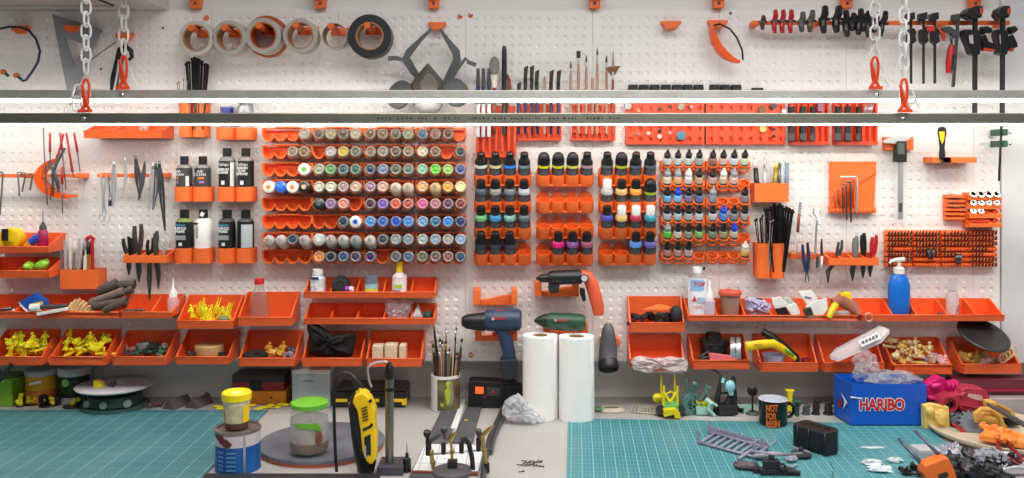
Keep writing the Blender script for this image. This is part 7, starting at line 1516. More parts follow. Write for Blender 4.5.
for i in range(16):
 p = D(217 + i * 4.6 + r_.uniform(-2, 2), 406 + r_.uniform(0, 4.5) - (i > 9) * 1); m = MB(); m.ell(p + Vector((0, 0, .0038)), (.012, .009, .0034), 9, noise=.2, seed=i); m.build('yellow_scrap', YS, label='thin yellow scrap on the bench in front of the orange case', cat='scrap', group='yellow scraps before the orange case')
# pale blue box
yf = -.03; X0 = W(292, 0, yf).x; X1 = W(330, 0, yf).x; t = thing('pale_box', 'pale blue grey box behind the glass jar', 'box', ((X0 + X1) / 2, yf, DESK)); m = MB(); m.bb(X0, X1, yf, yf + .09, DESK + .0005, W(0, 374, yf).z); m.build('body', mat('pale_teal_box', (166, 182, 182), .5, var=.12, scale=14), t, bev=.002); m = MB(); m.bb(X0 - .001, X1 + .001, yf - .002, yf + .091, W(0, 374, yf).z, W(0, 369.5, yf).z); m.build('lid', mat('white_grey_lid', (206, 208, 206), .5), t, bev=.002)
m = MB(); m.box((X0 + .045, yf - .001, W(0, 381, yf).z), (.03, .001, .002)); m.build('scribble', GREYD, t)
# black and yellow organizer
yf = -.03; X0 = W(334, 0, yf).x; X1 = W(406, 0, yf).x; t = thing('organizer_case', 'black and yellow organizer case behind the rotary tool', 'tool case', ((X0 + X1) / 2, yf, DESK)); z1 = W(0, 391.5, yf).z; m = MB(); m.bb(X0, X1, yf, yf + .11, DESK + .0005, z1); m.build('base', BLACK, t, bev=.005)
m = MB(); zq = DESK + (z1 - DESK) * .45; m.bb(X0 - .001, X1 + .001, yf - .002, yf + .02, zq - .004, zq + .005); m.bb(X1 - .012, X1 + .0015, yf - .0025, yf + .02, DESK + .008, zq); m.build('yellow_band', YEL, t, bev=.001); m = MB(); m.bb(X0 + .004, X1 - .004, yf + .004, yf + .106, z1, z1 + .006); m.build('lid', mat('smoky_lid', (60, 54, 54), .25), t, bev=.002)
for fx in (.28, .72): m = MB(); xx = X0 + (X1 - X0) * fx; m.bb(xx - .018, xx + .018, yf - .005, yf - .0021, zq - .006, zq + .016); m.build('latch', BLACK, t, bev=.001)

# ---------- foreground left: can, tub, board, jar ----------
c = D(238, 476); c = Vector(((238 - 512) * (c.y + .05 - CAMY) / FPX, c.y + .05, DESK)); s_ = S(c.y); r = 22.2 * s_; zt = W(0, 426.5, c.y).z; H = zt - DESK
t = thing('paint_can', 'blue and white paint can with a dented rim', 'paint can', c); m = MB(); m.rev([(0, .0005), (r, .0005), (r, .004), (r * .985, .006), (r * .985, H * .64)], c, n=40); m.build('body', mat('can_blue', (26, 88, 160), .35, var=.14, scale=20), t)
m = MB(); m.rev([(r * .985, H * .64), (r * .985, H * .93)], c, n=40); m.build('label_band', mat('can_label', (208, 202, 204), .45, var=.08), t)
m = MB(); m.rev([(r * .985, H * .92), (r * 1.02, H * .94), (r * 1.02, H), (r * .90, H + .001), (r * .88, H - .004), (r * .7, H - .004), (r * .7, H - .002), (0, H - .002)], c, n=40); m.build('rim_lid', mat('can_rim', (170, 160, 156), .3, metal=.8, var=.2, scale=40), t)
m = MB(); m.bb(c.x + r * .50, c.x + r * .60, c.y - r * .86, c.y - r * .80, DESK + .002, DESK + H * .93); m.build('seam', STEEL, t)
for dx, w_ in ((-.5, .014), (.0, .022)):
 m = MB()
 for k in range(5): m.box((c.x + r * dx, c.y - math.sqrt(1 - dx * dx) * r * .99 - .0004, DESK + H * (.12 + k * .1)), (w_, .0012, .004), rot=Matrix.Rotation(dx * 1.0, 3, 'Z'))
 m.build('fine_print', mat('pale_blue_print', (90, 140, 190), .5), t)
m = MB()
for dx, z0_, sz in ((-.55, .86, .012), (-.35, .78, .014), (-.2, .72, .012), (-.7, .90, .009)): m.ell((c.x + r * dx, c.y - r * math.sqrt(1 - dx * dx) * .985, DESK + H * z0_), (sz, .0015, .007), 10, noise=.2, rot=Matrix.Rotation(dx, 3, 'Z'))
m.build('paint_smear', mat('maroon_smear', (96, 46, 48), .5), t)
# yellow tub on the can
zc = DESK + H + .0015; t = thing('plastic_tub', 'small tub with bright yellow lid standing on the paint can', 'tub', (c.x, c.y, zc)); cc = Vector((c.x - .0015, c.y - .005, zc)); s_ = S(cc.y); ht = W(0, 391, cc.y).z - zc; r0 = 11.3 * s_; r1 = 14 * s_
m = MB(); m.rev([(0, 0), (r0, 0), (r0 * 1.02, ht * .16)], cc, n=32); m.build('brown_base', mat('umber_fill', (92, 58, 44), .5), t)
m = MB(); m.rev([(r0 * 1.02, ht * .16), (r1 * .93, ht * .68)], cc, n=32); m.build('body', mat('tub_label', (206, 196, 160), .5, var=.18, scale=60), t); m = MB(); m.rev([(r1 * .93, ht * .68), (r1 * .96, ht * .82)], cc, n=32); m.build('milky_rim', mat('milky_rim', (226, 222, 196), .4), t)
m = MB(); m.rev([(r1 * .94, ht * .78), (r1 * 1.04, ht * .78), (r1 * 1.04, ht * .96), (r1 * .95, ht), (r1 * .9, ht * .97), (0, ht * .97)], cc, n=36); m.build('lid', mat('lemon_lid', (250, 226, 20), .35), t)
for a0, a1 in ((-178, -140), (-44, -6)): wrap(t, cc.x, cc.y, cc.z + ht * .18, cc.z + ht * .66, r1 * .905, YEL, a0, a1, 'yellow_stripe')
m = MB(); m.ell(cc + Vector((.002, -.004, ht * .975)), (r1 * .45, r1 * .35, .0012), 12, noise=.2); m.build('resin_stain', mat('cream_stain', (240, 232, 150), .4), t)
# round board
c = D(322, 447); t = thing('round_board', 'round dark slate board with an orange brown edge', 'board', (c.x, c.y, DESK)); r = 62 * S(c.y)
m = MB(); m.rev([(0, .008), (r, .008), (r + .001, .011), (r, .016), (r * .99, .0165), (0, .0165)], c, n=64); m.build('slate_top', mat('slate_grey', (104, 108, 118), .55, var=.2, scale=14), t); m = MB(); m.rev([(0, .0005), (r * .985, .0005), (r * .99, .008), (0, .008)], c, n=64); m.build('underside', mat('rust_orange_edge', (196, 96, 60), .6), t)
# jar
zb = DESK + .017; c = D(309.5, 458, zb); c.y += .035; c = Vector(((309.5 - 512) * (c.y - CAMY) / FPX, c.y, zb)); s_ = S(c.y); r = 19.8 * s_; H = W(0, 401, c.y).z - zb
t = thing('glass_jar', 'glass jar with green lid and brown residue on the round board', 'jar', c)
m = MB(); m.rev([(0, 0), (r * .85, 0), (r * .96, .006), (r, .016), (r, H * .74), (r * .9, H * .84), (r * .8, H * .88), (r * .8, H * .93), (r * .75, H * .93), (r * .86, H * .83), (r * .95, H * .73), (r * .95, .018), (r * .88, .008), (0, .006)], c, n=40); m.build('glass_body', mat('jar_glass', (238, 242, 238), .04, alpha=.09, var=0, coat=.5), t)
m = MB(); m.rev([(0, .007), (r * .86, .008), (r * .94, .016), (r * .945, H * .26), (0, H * .25)], c, n=32); m.build('contents', mat('umber_residue', (108, 60, 34), .5, var=.4, scale=50), t)
m = MB(); m.rev([(r * .94, H * .26), (r * .94, H * .70), (r * .92, H * .70), (r * .92, H * .26)], c, n=36); m.build('inner_film', mat('cloudy_film', (206, 204, 196), .5, alpha=.36, var=.2, scale=30), t)
m = MB(); m.ell(c + Vector((r * .55, -r * .72, H * .38)), (.012, .006, .018), 12, noise=.2); m.build('brown_smear', mat('rust_smear', (150, 90, 56), .5, alpha=.8), t)
m = MB(); m.rev([(r * .84, H * .90), (r * .94, H * .90), (r * .94, H * .985), (r * .86, H * 1.0), (0, H * 1.0)], c, n=40); m.build('lid', GREENL, t)
m = MB(); n = 12; vs = []
for k in range(n + 1):
 f = k / n; a = R(-128 + 84 * f); lo = .56 + .05 * math.sin(f * 3) - .07 * f; hi = .66 + .02 * f - (.06 if f > .85 else 0)
 if f < .15: lo = hi - .08 * f / .15
 for q in (lo, hi): vs.append(c + Vector(((r + .0006) * math.cos(a), (r + .0006) * math.sin(a), H * q)))
m.add(vs, [(2 * k, 2 * k + 2, 2 * k + 3, 2 * k + 1) for k in range(n)]); m.build('green_label', GREENL, t)
# rod stand and rotary tool
cs = D(389.5, 476); cs.y += .03; ys = cs.y; Ps = lambda a, b, dy=0: W(a, b, ys + dy)
t = thing('rod_stand', 'upright metal rod stand with black cap and bent wire hook', 'stand', (Ps(389, 470).x, ys, DESK))
xx = Ps(389.5, 0).x; m = MB(); m.bb(xx - .024, xx + .034, ys - .03, ys + .04, DESK + .0005, DESK + .020); m.build('base_clamp', mat('gunmetal_block', (70, 70, 78), .4), t, bev=.002); m = MB(); m.cyl((xx, ys, DESK + .02), Ps(389.5, 379), .0098, n=18); m.build('rod', mat('brushed_dark_rod', (136, 136, 130), .3, metal=.9), t)
m = MB(); m.cyl(Ps(389.5, 390.5), Ps(389.5, 387.5), .0112, n=16); m.build('collar', BLACK, t)
m = MB(); m.tube([Ps(389.5, 380), Ps(389.5, 374), Ps(389.5, 367), Ps(389, 362)], [.008, .0105, .0095, .004], 14); m.build('cap', BLACK, t); m = MB(); m.tube([Ps(389, 364), Ps(386, 361.5), Ps(378, 362), Ps(370, 365), Ps(367.5, 369), Ps(369, 380), Ps(371.5, 387)], .0026, 8); m.build('wire_hook', STEEL, t)
t = thing('rotary_tool', 'yellow and black rotary tool hanging head down from the rod stand', 'rotary tool', W(364, 478, ys)); y = ys - .002; Pr = lambda a, b: W(a, b, y); YR_ = mat('tool_yellow', (250, 206, 20), .35)
pts = [(358.5, 392), (359, 397), (360, 406), (362, 420), (363.5, 435), (365, 450), (366, 462), (366, 474)]; rr = [.010, .020, .0265, .0275, .0275, .0255, .023, .017]
m = MB(); m.tube([Pr(*p) for p in pts], rr, 20, flat=.85); m.build('housing', BLACK, t)
m = MB(); m.pp([(354, 396), (362, 392), (370, 398), (375, 410), (375, 430), (376.5, 436), (375.5, 460), (371, 466), (366, 462), (362, 452), (360, 430), (357, 412), (352, 403)], y - .0285, .034); m.build('yellow_shell', YR_, t, bev=.005)
m = MB(); m.tube([Pr(356, 399), Pr(362, 392.5), Pr(368, 395)], [.010, .016, .010], 12); m.tube([Pr(351.5, 402), Pr(351.5, 413)], .0065, 10); m.tube([Pr(353.5, 423), Pr(354, 430)], .0065, 10); m.build('yellow_collar', YR_, t)
m = MB()
for k in range(5): m.box(Pr(366.5 + k * .3, 404 + k * 3) + Vector((0, -.0297, 0)), (.0135, .003, .0018), rot=Matrix.Rotation(-.35, 3, 'Y'))
for k in range(3): m.box(Pr(367.5 + k * .2, 461.5 + k * 2.4 - 2) + Vector((0, -.0297, 0)), (.011, .003, .0016), rot=Matrix.Rotation(.1, 3, 'Y'))
m.build('vent_slots', BLACK, t); m = MB(); m.pp([(364, 437.5), (370.5, 434), (371, 455), (365, 456)], y - .0305, .003); m.build('dark_inlay', mat('navy_black', (24, 30, 40), .35), t, bev=.001); m = MB(); m.pp([(362.5, 429), (371, 425), (371.5, 427.5), (363, 431.5)], y - .030, .002); m.build('name_mark', BLACK, t)
m = MB(); m.box(Pr(367.5, 447) + Vector((0, -.0312, 0)), (.004, .001, .026)); m.build('inlay_print', GREYL, t)
for p in ((372.5, 397.5), (373.5, 421), (374, 470)): m = MB(); m.cyl(Pr(*p) + Vector((0, -.024, 0)), Pr(*p) + Vector((0, -.0305, 0)), .0035, n=10); m.build('screw', BLACK, t)
m = MB(); m.tube([Pr(362, 392), Pr(357, 382), Pr(350, 374.5), Pr(344, 372.5), Pr(338, 377), Pr(334.5, 387), Pr(334, 405), Pr(334.5, 430), Pr(335.5, 455), Pr(337, 476)], [.0095, .0075, .0045] + [.0036] * 7, 10); m.build('power_cord', BLACK, t)

# ---------- brush mug, control box, strips ----------
c = D(445, 406.5); c = Vector(((445.5 - 512) * (2.462) / FPX, -.038, DESK)); s_ = S(c.y); r = 14.7 * s_; H = W(0, 373.5, c.y).z - DESK
t = thing('brush_mug', 'white mug with dark photo print holding many brushes', 'mug', c); m = MB(); m.rev([(0, .0005), (r * .95, .0005), (r, .004), (r, H), (r * .94, H), (r * .93, .006), (0, .006)], c, n=36); m.build('cup', WHITE, t)
wrap(t, c.x, c.y, c.z + H * .06, c.z + H * .92, r + .0004, mat('photo_print_olive', (104, 94, 62), .4, var=.7, scale=28), -118, -12, 'photo_print')
m = MB()
for x_, z_, sx_, sz_ in ((.15, .5, .010, .03), (.2, .8, .006, .01), (-.12, .22, .007, .008)): m.ell((c.x + x_ * r, c.y - r * .985, c.z + H * z_), (sx_, .0015, sz_), 10, noise=.3)
m.build('lime_splash', mat('lime_splash', (180, 196, 50), .5), t); m = MB(); m.ell((c.x + r * .35, c.y - r * .95, c.z + H * .55), (.012, .002, .035), 12, noise=.15); m.build('pale_splash', mat('stone_print', (150, 142, 120), .5), t)
r_ = random.Random(12); cols = [WOODL, mat('dark_brush_handle', (58, 50, 46), .4), GREYM, mat('olive_handle', (150, 130, 60), .45), WOODR, mat('white_handle', (214, 210, 204), .4), BLACK, WOODL]
for i in range(18):
 f = (i + .5) / 18; bx = c.x + (f - .5) * r * 1.3; by = c.y + r_.uniform(-.5, .5) * r * .8; top = W(431 + f * 31 + r_.uniform(-2, 2), r_.choice((326, 338, 344, 348, 352, 340)), by) if i != 6 else W(433, 318, by)
 b0 = Vector((bx, by, DESK + .012)); mt = cols[i % 8]; t = thing('paint_brush', 'brush with %s handle standing in the printed mug' % ('brown wooden', 'dark brown', 'grey', 'olive', 'reddish', 'white', 'black', 'brown wooden')[i % 8] if i != 6 else 'tallest thin brown brush leaning left in the printed mug', 'brush', b0, 'brushes in the printed mug'); d = (top - b0)
 m = MB(); m.tube([b0, b0 + d * .6, b0 + d * .86], [.0022, .0042, .0028], 8); m.build('handle', mt, t); m = MB(); m.tube([b0 + d * .86, b0 + d * .94], .003, 8); m.build('ferrule', STEEL if i % 3 else BRASS, t); m = MB(); m.tube([b0 + d * .94, b0 + d * .97, top], [.003, .0038, .001], 8); m.build('bristles', BRISTLE if i % 2 else mat('pale_bristle', (190, 180, 160), .8), t)
yb_ = -.035; m = MB(); t = thing('control_box', 'black control box with glowing orange red display', 'control box', W(490, 402, yb_))
m.pp([(468.5, 381.5), (472, 380.5), (515, 383), (518, 386), (517, 408), (512, 409), (469.5, 408), (468, 405)], yb_, .05); m.build('case', BLACK, t, bev=.003); zf = yb_ - .001
m = MB(); m.pp([(475.5, 387), (483.5, 387.5), (483.3, 393.8), (475.3, 393.5)], yb_ - .003, .003); m.build('red_display', mat('glowing_display', (250, 80, 30), .4, emit=(255, 80, 30), es=1.6), t); m = MB(); m.pp([(487, 387), (500, 388), (499.5, 396.5), (486.5, 395.5)], yb_ - .002, .002); m.build('button_panel', GREYD, t); m = MB(); m.cyl(W(493, 392, yb_ - .002), W(493, 392, yb_ - .006), .004, n=12); m.box(W(484.5, 396.8, yb_ - .002), (.006, .003, .003)); m.build('red_button', RED, t)
m = MB(); m.pp([(505, 386), (520, 385), (524, 388), (524, 404), (506, 408)], yb_ - .012, .03); m.build('side_clip', BLACKM, label='black bulky clip at the right end of the control box', cat='clip', bev=.003)
GRS = mat('grey_rubber_strip', (86, 88, 92), .6, var=.2, scale=12)
slab('rubber_strip', [D(443, 408), D(461, 407), D(447, 447), D(437, 478), D(409, 478), D(424, 447)], .004, GRS, 'left dark grey rubber strip running towards the front', 'strip'); slab('rubber_strip', [D(468.5, 403.5), D(482.5, 404.5), D(477, 425), D(473, 444), D(452, 444), D(459, 425)], .004, GRS, 'right dark grey rubber strip below the control box', 'strip'); slab('white_ruler', [D(461.5, 401), D(466, 401), D(457, 430), D(450.5, 430)], .005, LABELW, 'white flat ruler strip between the two rubber strips', 'ruler')
m = MB(); p = D(466, 420, DESK + .005); m.ell(p, (.006, .005, .0012), 8, noise=.2); m.build('yellow_speck', YEL, label='tiny yellow speck on the right rubber strip', cat='scrap')
m = MB(); z = .009; m.tube([D(513, 402, DESK + z), D(503, 407, DESK + z), D(498, 420, DESK + z), D(490, 437, DESK + z), D(487, 450, DESK + z), D(484, 466, DESK + z), D(483, 480, DESK + z)], .0065, 10); m.build('thick_cable', mat('dark_cable', (60, 62, 66), .5), label='thick dark cable running from the control box to the front', cat='cable')
m = MB(); m.tube([D(514, 403, DESK + z), D(507, 408, DESK + z), D(502, 420, DESK + z), D(494, 438, DESK + z), D(491, 452, DESK + z)], .0045, 8); m.build('thin_cable', GREYD, label='thinner dark cable beside the thick one', cat='cable')
# paper grid board
def mat_grid():
 m = mat('white_grid_paper', (222, 224, 226), .6, var=.02); N = m.node_tree.nodes; L = m.node_tree.links; b = N['Principled BSDF']; tc = N.new('ShaderNodeTexCoord'); br = N.new('ShaderNodeTexBrick'); br.offset = 0; br.inputs['Scale'].default_value = 1; br.inputs['Brick Width'].default_value = .035; br.inputs['Row Height'].default_value = .03; br.inputs['Mortar Size'].default_value = .0009
 br.inputs['Color1'].default_value = br.inputs['Color2'].default_value = lin((224, 226, 228)); br.inputs['Mortar'].default_value = lin((150, 154, 162)); L.new(tc.outputs['Object'], br.inputs[0]); L.new(br.outputs[0], b.inputs['Base Color']); return m
t = thing('grid_board', 'white board with faint grid lying under the helping hands', 'board', D(450, 472)); m = MB(); P = [D(425, 447.5), D(484, 449), D(478, 475), D(413, 474)]; P = [Vector((p.x, p.y, DESK + .005)) for p in P]; m.ext(P, (0, 0, .004)); m.build('sheet', mat_grid(), t); m = MB(); a, b = P[3], P[2]; m.tube([a + Vector((0, -.004, 0)), b + Vector((0, -.004, 0))], .0042, 8); m.build('wooden_edge', WOODR, t)
# helping hands
yh = D(450, 480).y + .04; Ph = lambda a, b, dy=0: W(a, b, yh + dy); t = thing('helping_hands', 'metal helping hands stand with brass jointed arms', 'helping hands', (Ph(452, 0).x, yh, DESK))
xx = Ph(452.5, 0).x; m = MB(); m.rev([(0, .0005), (.045, .0005), (.046, .008), (.030, .014), (0, .015)], (xx, yh, DESK), n=28); m.build('round_base', mat('cast_grey', (90, 88, 92), .5), t); m = MB(); m.bb(xx - .011, xx + .011, yh - .011, yh + .011, DESK + .013, Ph(0, 460).z); m.build('square_post', BLACK, t, bev=.002)
m = MB(); m.cyl(Ph(452, 461), Ph(452, 452), .0035, n=10); m.ell(Ph(452.3, 451), .0062, 12); m.cyl(Ph(452, 451), Ph(450.5, 440), .003, n=8); m.build('brass_joint', BRASS, t)
m = MB(); m.cyl(Ph(426, 454.5), Ph(483, 450), .0026, n=10); m.build('cross_bar', STEEL, t)
for px, top, b0 in ((428.5, 440, 455), (443.5, 443, 454), (461.5, 442, 453), (478.5, 438, 451)):
 m = MB(); m.cyl(Ph(px, b0), Ph(px, top), .0065 if px < 435 else .0055, n=12); m.build('clamp_post', BLACKM, t)
for px, py, r in ((427, 434, .0085), (444, 430, .0085), (478.5, 432.5, .007)):
 m = MB(); m.rev([(0, -.006), (r * .7, -.006), (r, 0), (r * .9, .007), (0, .008)], Ph(px, py), (.1, -.3, 1), 12); m.cyl(Ph(px, py + 1), Ph(px + 1, py + 9), .004, n=8); m.build('thumb_knob', GREYD if px > 430 else BLACK, t)
for pts, mt in (([(429, 442), (436, 437), (441, 434)], GREYD), ([(448, 441), (452, 436), (456, 432.5)], BRASS), ([(480, 438), (486, 432), (493, 425.5)], BRASS)):
 m = MB(); m.tube([Ph(*p) for p in pts], [.0045, .0055, .003], 8); m.build('alligator_clip', mt, t)
for pts in ([(431, 452), (432.5, 462), (433.5, 471)], [(482, 438), (484, 450), (486.5, 464)]):
 m = MB(); Q = [Ph(*p) for p in pts]; m.tube(Q, [.0045, .005, .0042], 10)
 for q in Q[:2]: m.ell(q, .0068, 10)
 m.build('arm_segment', BRASS, t)
m = MB(); m.tube([Ph(461, 440), Ph(465, 438.5), Ph(469, 444), Ph(472, 458), Ph(473, 471)], .0055, 10); m.build('flexible_arm', BLACKM, t); m = MB(); m.cyl(Ph(486.5, 463), Ph(487, 472), .0062, n=12); m.build('sleeve', BLACKM, t)
c = Ph(407, 478, .01); c.z = DESK; yq = c.y; t = thing('precision_nozzle', 'black pointed tool with thin needle tip standing at the front', 'tool', c); m = MB(); m.rev([(0, .0005), (.009, .0005), (.0095, W(0, 463, yq).z - DESK), (.0085, W(0, 458.5, yq).z - DESK), (.0045, W(0, 457.5, yq).z - DESK), (.0035, W(0, 453, yq).z - DESK), (0, W(0, 453, yq).z - DESK)], c, n=16); m.build('body', BLACK, t); m = MB(); m.cyl(W(407, 454, yq), W(406.8, 442.5, yq), .0013, .0006, n=8); m.build('needle', STEELD, t)
slab('dark_edge_plate', [D(205, 475.5), D(380, 475.8), D(380, 490), D(196, 490)], .005, mat('charcoal_plate', (52, 50, 54), .5), 'dark flat plate at the bottom edge below the round board', 'plate')
r_ = random.Random(2)
for i in range(16):
 p = D(520 + (i % 8) * 2.9 + r_.uniform(-1, 1), 463 + (i // 8) * 3.2 + r_.uniform(-1.2, 1.2)) if i else D(521.5, 472.5); p.z += .0025; a = r_.uniform(-.6, .6); d = Vector((math.cos(a), math.sin(a), 0)) * .007
 t = thing('small_screw', 'small dark screw in the little pile right of the cables' if i else 'single small screw lying left below the little pile', 'screw', p, 'small screws on the bench'); m = MB(); m.cyl(p - d, p + d * .6, .0012, n=6); m.build('shank', STEELD, t); m = MB(); m.cyl(p + d * .6, p + d * .95, .0023, n=8); m.build('head', STEELD, t)

# ---------- paper rolls, bag ----------
for i, (x0, x1, b, tp, lab) in enumerate(((522.5, 558, 419, 332.5, 'paper towel roll, left of two standing under the green tool'), (558.5, 594.5, 420.5, 333.5, 'paper towel roll, right of two standing under the green tool'))):
 c = D((x0 + x1) / 2, b); cy = -.118 - .012 * i; s_ = S(cy); c = Vector((((x0 + x1) / 2 - 512) * s_, cy, DESK)); r = (x1 - x0) / 2 * s_ * .985; H = W(0, tp + 2.5, cy).z - DESK; t = thing('paper_towel_roll', lab, 'paper roll', c, 'white paper towel rolls')
 m = MB(); m.rev([(.021, .0008), (r, .0008), (r * 1.005, H * .3), (r * .995, H * .7), (r, H), (.021, H)], c, n=44); m.build('paper', PAPER, t); m = MB(); m.rev([(.0205, .0008), (.0205, H - .001), (.019, H - .001), (.019, .0008), (.0205, .0008)], c, n=24); m.build('core', CARD, t)
 m = MB(); a = R(-35); m.tube([(c.x + r * 1.001 * math.cos(a), c.y + r * 1.001 * math.sin(a), DESK + .002), (c.x + r * 1.004 * math.cos(a), c.y + r * 1.004 * math.sin(a), DESK + H - .002)], .0012, 5); m.build('loose_edge', PAPER, t)
bag('plastic_bag', [(503, 407), (506, 399), (513, 395), (519, 394), (525, 401), (531, 408), (539, 414), (545, 420), (541, 424), (530, 423), (520, 421), (508, 420), (503, 415)], 'crumpled clear plastic bag on the bench beside the paper rolls', -.17, .028, 22, mat('hazy_bag', (222, 224, 230), .2, alpha=.5, bump=.6, bscale=30), amp=.010)

# ---------- coil and sprues ----------
c = D(611, 411); t = thing('cord_coil', 'flat cream coil of cord behind the right mat', 'coil', c)
m = MB()
for k in range(4): m.tube([c + Vector(((.036 - k * .003) * math.cos(a * .2618), (.022 - k * .002) * math.sin(a * .2618), .003 + k * .0022)) for a in range(24)], .0022, 6, closed=True)
m.build('cord', mat('cream_cord', (206, 200, 178), .7), t)
m = MB(); p = D(600, 412); m.ell(p + Vector((0, .01, .006)), (.020, .018, .005), 14, noise=.1); m.build('green_piece', mat('leaf_green', (96, 150, 96), .5), label='flat green piece at the left of the cream coil', cat='printed part')
t = thing('sprue', 'pale comb shaped sprue with upright pins on the bench', 'sprue', D(642, 414)); m = MB(); a, b = D(631, 413), D(656, 415); m.tube([a + Vector((0, 0, .003)), b + Vector((0, 0, .003))], .0025, 6); a2, b2 = D(633, 408), D(659, 409); m.tube([a2 + Vector((0, 0, .003)), b2 + Vector((0, 0, .003))], .0025, 6); m.build('runner', mat('bone_resin', (188, 184, 160), .5), t)
for i in range(9): f = i / 8; p = a.lerp(b, f); q = a2.lerp(b2, f); m = MB(); m.tube([p + Vector((0, 0, .003)), q.lerp(p, .4) + Vector((.003, 0, .018))], .0017, 5); m.build('pin', mat('bone_resin'), t)
# ---------- printed machines ----------
def P3(px, py, y): return W(px, py, y)
y = -.115; t = thing('yellow_model', 'bright yellow printed frame model with green core on black wheels', 'model', (W(672, 0, y).x, y, DESK)); YG = mat('strong_yellow_resin', (226, 206, 20), .45)
m = MB(); 
for px in (663.5, 677): m.tube([P3(px, 414, y), P3(px, 398, y), P3(px + .3, 386, y)], [.005, .0045, .003], 8); m.tube([P3(px, 392, y), P3(670, 402, y - .004)], .0042, 7); m.tube([P3(px - 2.5, 396, y + .05), P3(px - 2.2, 375, y + .05)], .0028, 6)
m.tube([P3(663, 396, y), P3(671, 391.5, y + .02), P3(677, 396, y)], .003, 6); m.build('frame', YG, t)
m = MB(); m.ell(P3(670.5, 403, y + .01), (.020, .018, .012), 12, noise=.1); m.pp([(664, 406), (678, 405), (679, 410), (664, 411)], y - .012, .03); m.build('green_core', mat('mint_resin', (110, 186, 110), .45), t)
m = MB(); m.pp([(664, 410), (676, 409), (680, 413), (681, 418), (675, 419), (674, 415), (664, 417.5)], y - .03, .022); m.build('yellow_bucket', YG, t, bev=.002); m = MB(); m.ell(P3(657, 398, y + .03), (.014, .012, .013), 10, noise=.11); m.build('yellow_tank', YG, t)
for px in (661, 680): m = MB(); m.cyl(P3(px, 410, y + .022), P3(px, 410, y - .006), .014, n=18); m.build('wheel', BLACKM, t)
y = -.095; t = thing('teal_model', 'pale teal printed crane like machine with gear wheel', 'model', (W(698, 0, y).x, y, DESK)); TG_ = mat('grey_teal_resin', (84, 124, 118), .5); PT = mat('mint_pale_resin', (158, 206, 190), .45)
m = MB(); c = P3(690, 404, y); m.ring(c, (.5, -1, 0), .030, .014, .008, 26)
for i in range(12): a = i * .5236; m.box(c + Vector((.030 * math.cos(a), -.004, .030 * math.sin(a))), (.007, .006, .007), rot=Matrix.Rotation(-a, 3, 'Y'))
for i in range(3): a = i * 1.047; m.box(c + Vector((0, -.004, 0)), (.044, .005, .005), rot=Matrix.Rotation(a, 3, 'Y'))
m.build('gear_wheel', TG_, t)
m = MB(); m.tube([P3(689, 402, y + .02), P3(693, 388, y + .01), P3(694.5, 383, y)], [.010, .009, .006], 8); m.tube([P3(693, 394, y), P3(699, 402, y), P3(706, 391, y), P3(707, 385, y)], .004, 7); m.tube([P3(706, 391, y), P3(712, 406, y)], .0042, 7); m.tube([P3(686, 404, y + .03), P3(686, 380, y + .03)], .004, 7); m.tube([P3(698, 390, y + .03), P3(698, 377, y + .03)], .0025, 6); m.tube([P3(707, 386, y), P3(710, 389, y)], .005, 7); m.build('boom', TG_, t)
m = MB(); m.pp([(696, 407), (712, 408), (712, 414.5), (697, 414.5)], y - .012, .035); m.tube([P3(706, 399, y - .01), P3(711, 404, y - .02), P3(708, 409, y - .02), P3(715, 416, y - .02)], [.007, .008, .005, .004], 8); m.tube([P3(711, 402, y - .02), P3(717, 406, y - .02)], .004, 7); m.build('mint_arm', PT, t)
m = MB(); m.pp([(696, 400), (702, 403), (714, 402), (713, 405), (703, 408), (697, 407)], y - .004, .02); m.build('yellow_deck', YG, t, bev=.001)
for px in (695, 684): m = MB(); m.cyl(P3(px, 409, y + .03), P3(px, 409, y + .0), .016, n=18); m.build('wheel', BLACKM, t)
y = -.095; t = thing('black_model', 'black A shaped printed tower with pale teal head', 'model', (W(727, 0, y).x, y, DESK)); m = MB(); m.tube([P3(715.5, 414, y), P3(718, 395, y), P3(721, 376, y)], [.009, .008, .004], 8); m.tube([P3(734.5, 414, y), P3(734, 395, y), P3(733.5, 376, y)], [.010, .009, .005], 8); m.tube([P3(719, 393, y), P3(733, 393, y)], .004, 7); m.pp([(719, 407), (736, 406), (736, 415), (719, 415.5)], y - .02, .045); m.tube([P3(728, 405, y), P3(730, 396, y)], [.012, .009], 8); m.build('tower', BLACKM, t, bev=.001)
m = MB(); m.ell(P3(730, 386.5, y - .012), (.014, .012, .017), 14, noise=.08); m.tube([P3(731, 391, y - .012), P3(731, 395, y - .012)], .007, 8); m.tube([P3(723, 378, y), P3(722.5, 383, y - .005)], .005, 7); m.build('teal_head', mat('aqua_resin', (140, 206, 216), .4), t)
m = MB(); m.tube([P3(722, 377, y), P3(716, 371, y + .02), P3(709, 368, y + .03)], .003, 6); m.build('cable', BLACK, t)
y = -.09; t = thing('black_fan_model', 'small black round head on a thin post right of the tower', 'model', (W(752, 0, y).x, y, DESK)); m = MB(); m.rev([(0, .005), (.009, .005), (.0142, .002), (.0142, -.004), (0, -.005)], P3(752.5, 391, y), (0, -1, .1), 22); m.cyl(P3(752.5, 394, y), P3(752.5, 411, y), .003, n=8); m.build('round_head', BLACK, t); m = MB(); m.rev([(0, 0), (.020, 0), (.016, .006), (0, .008)], (W(752.5, 0, y).x, y, DESK + .0005), n=20); m.build('foot', GREYD, t)
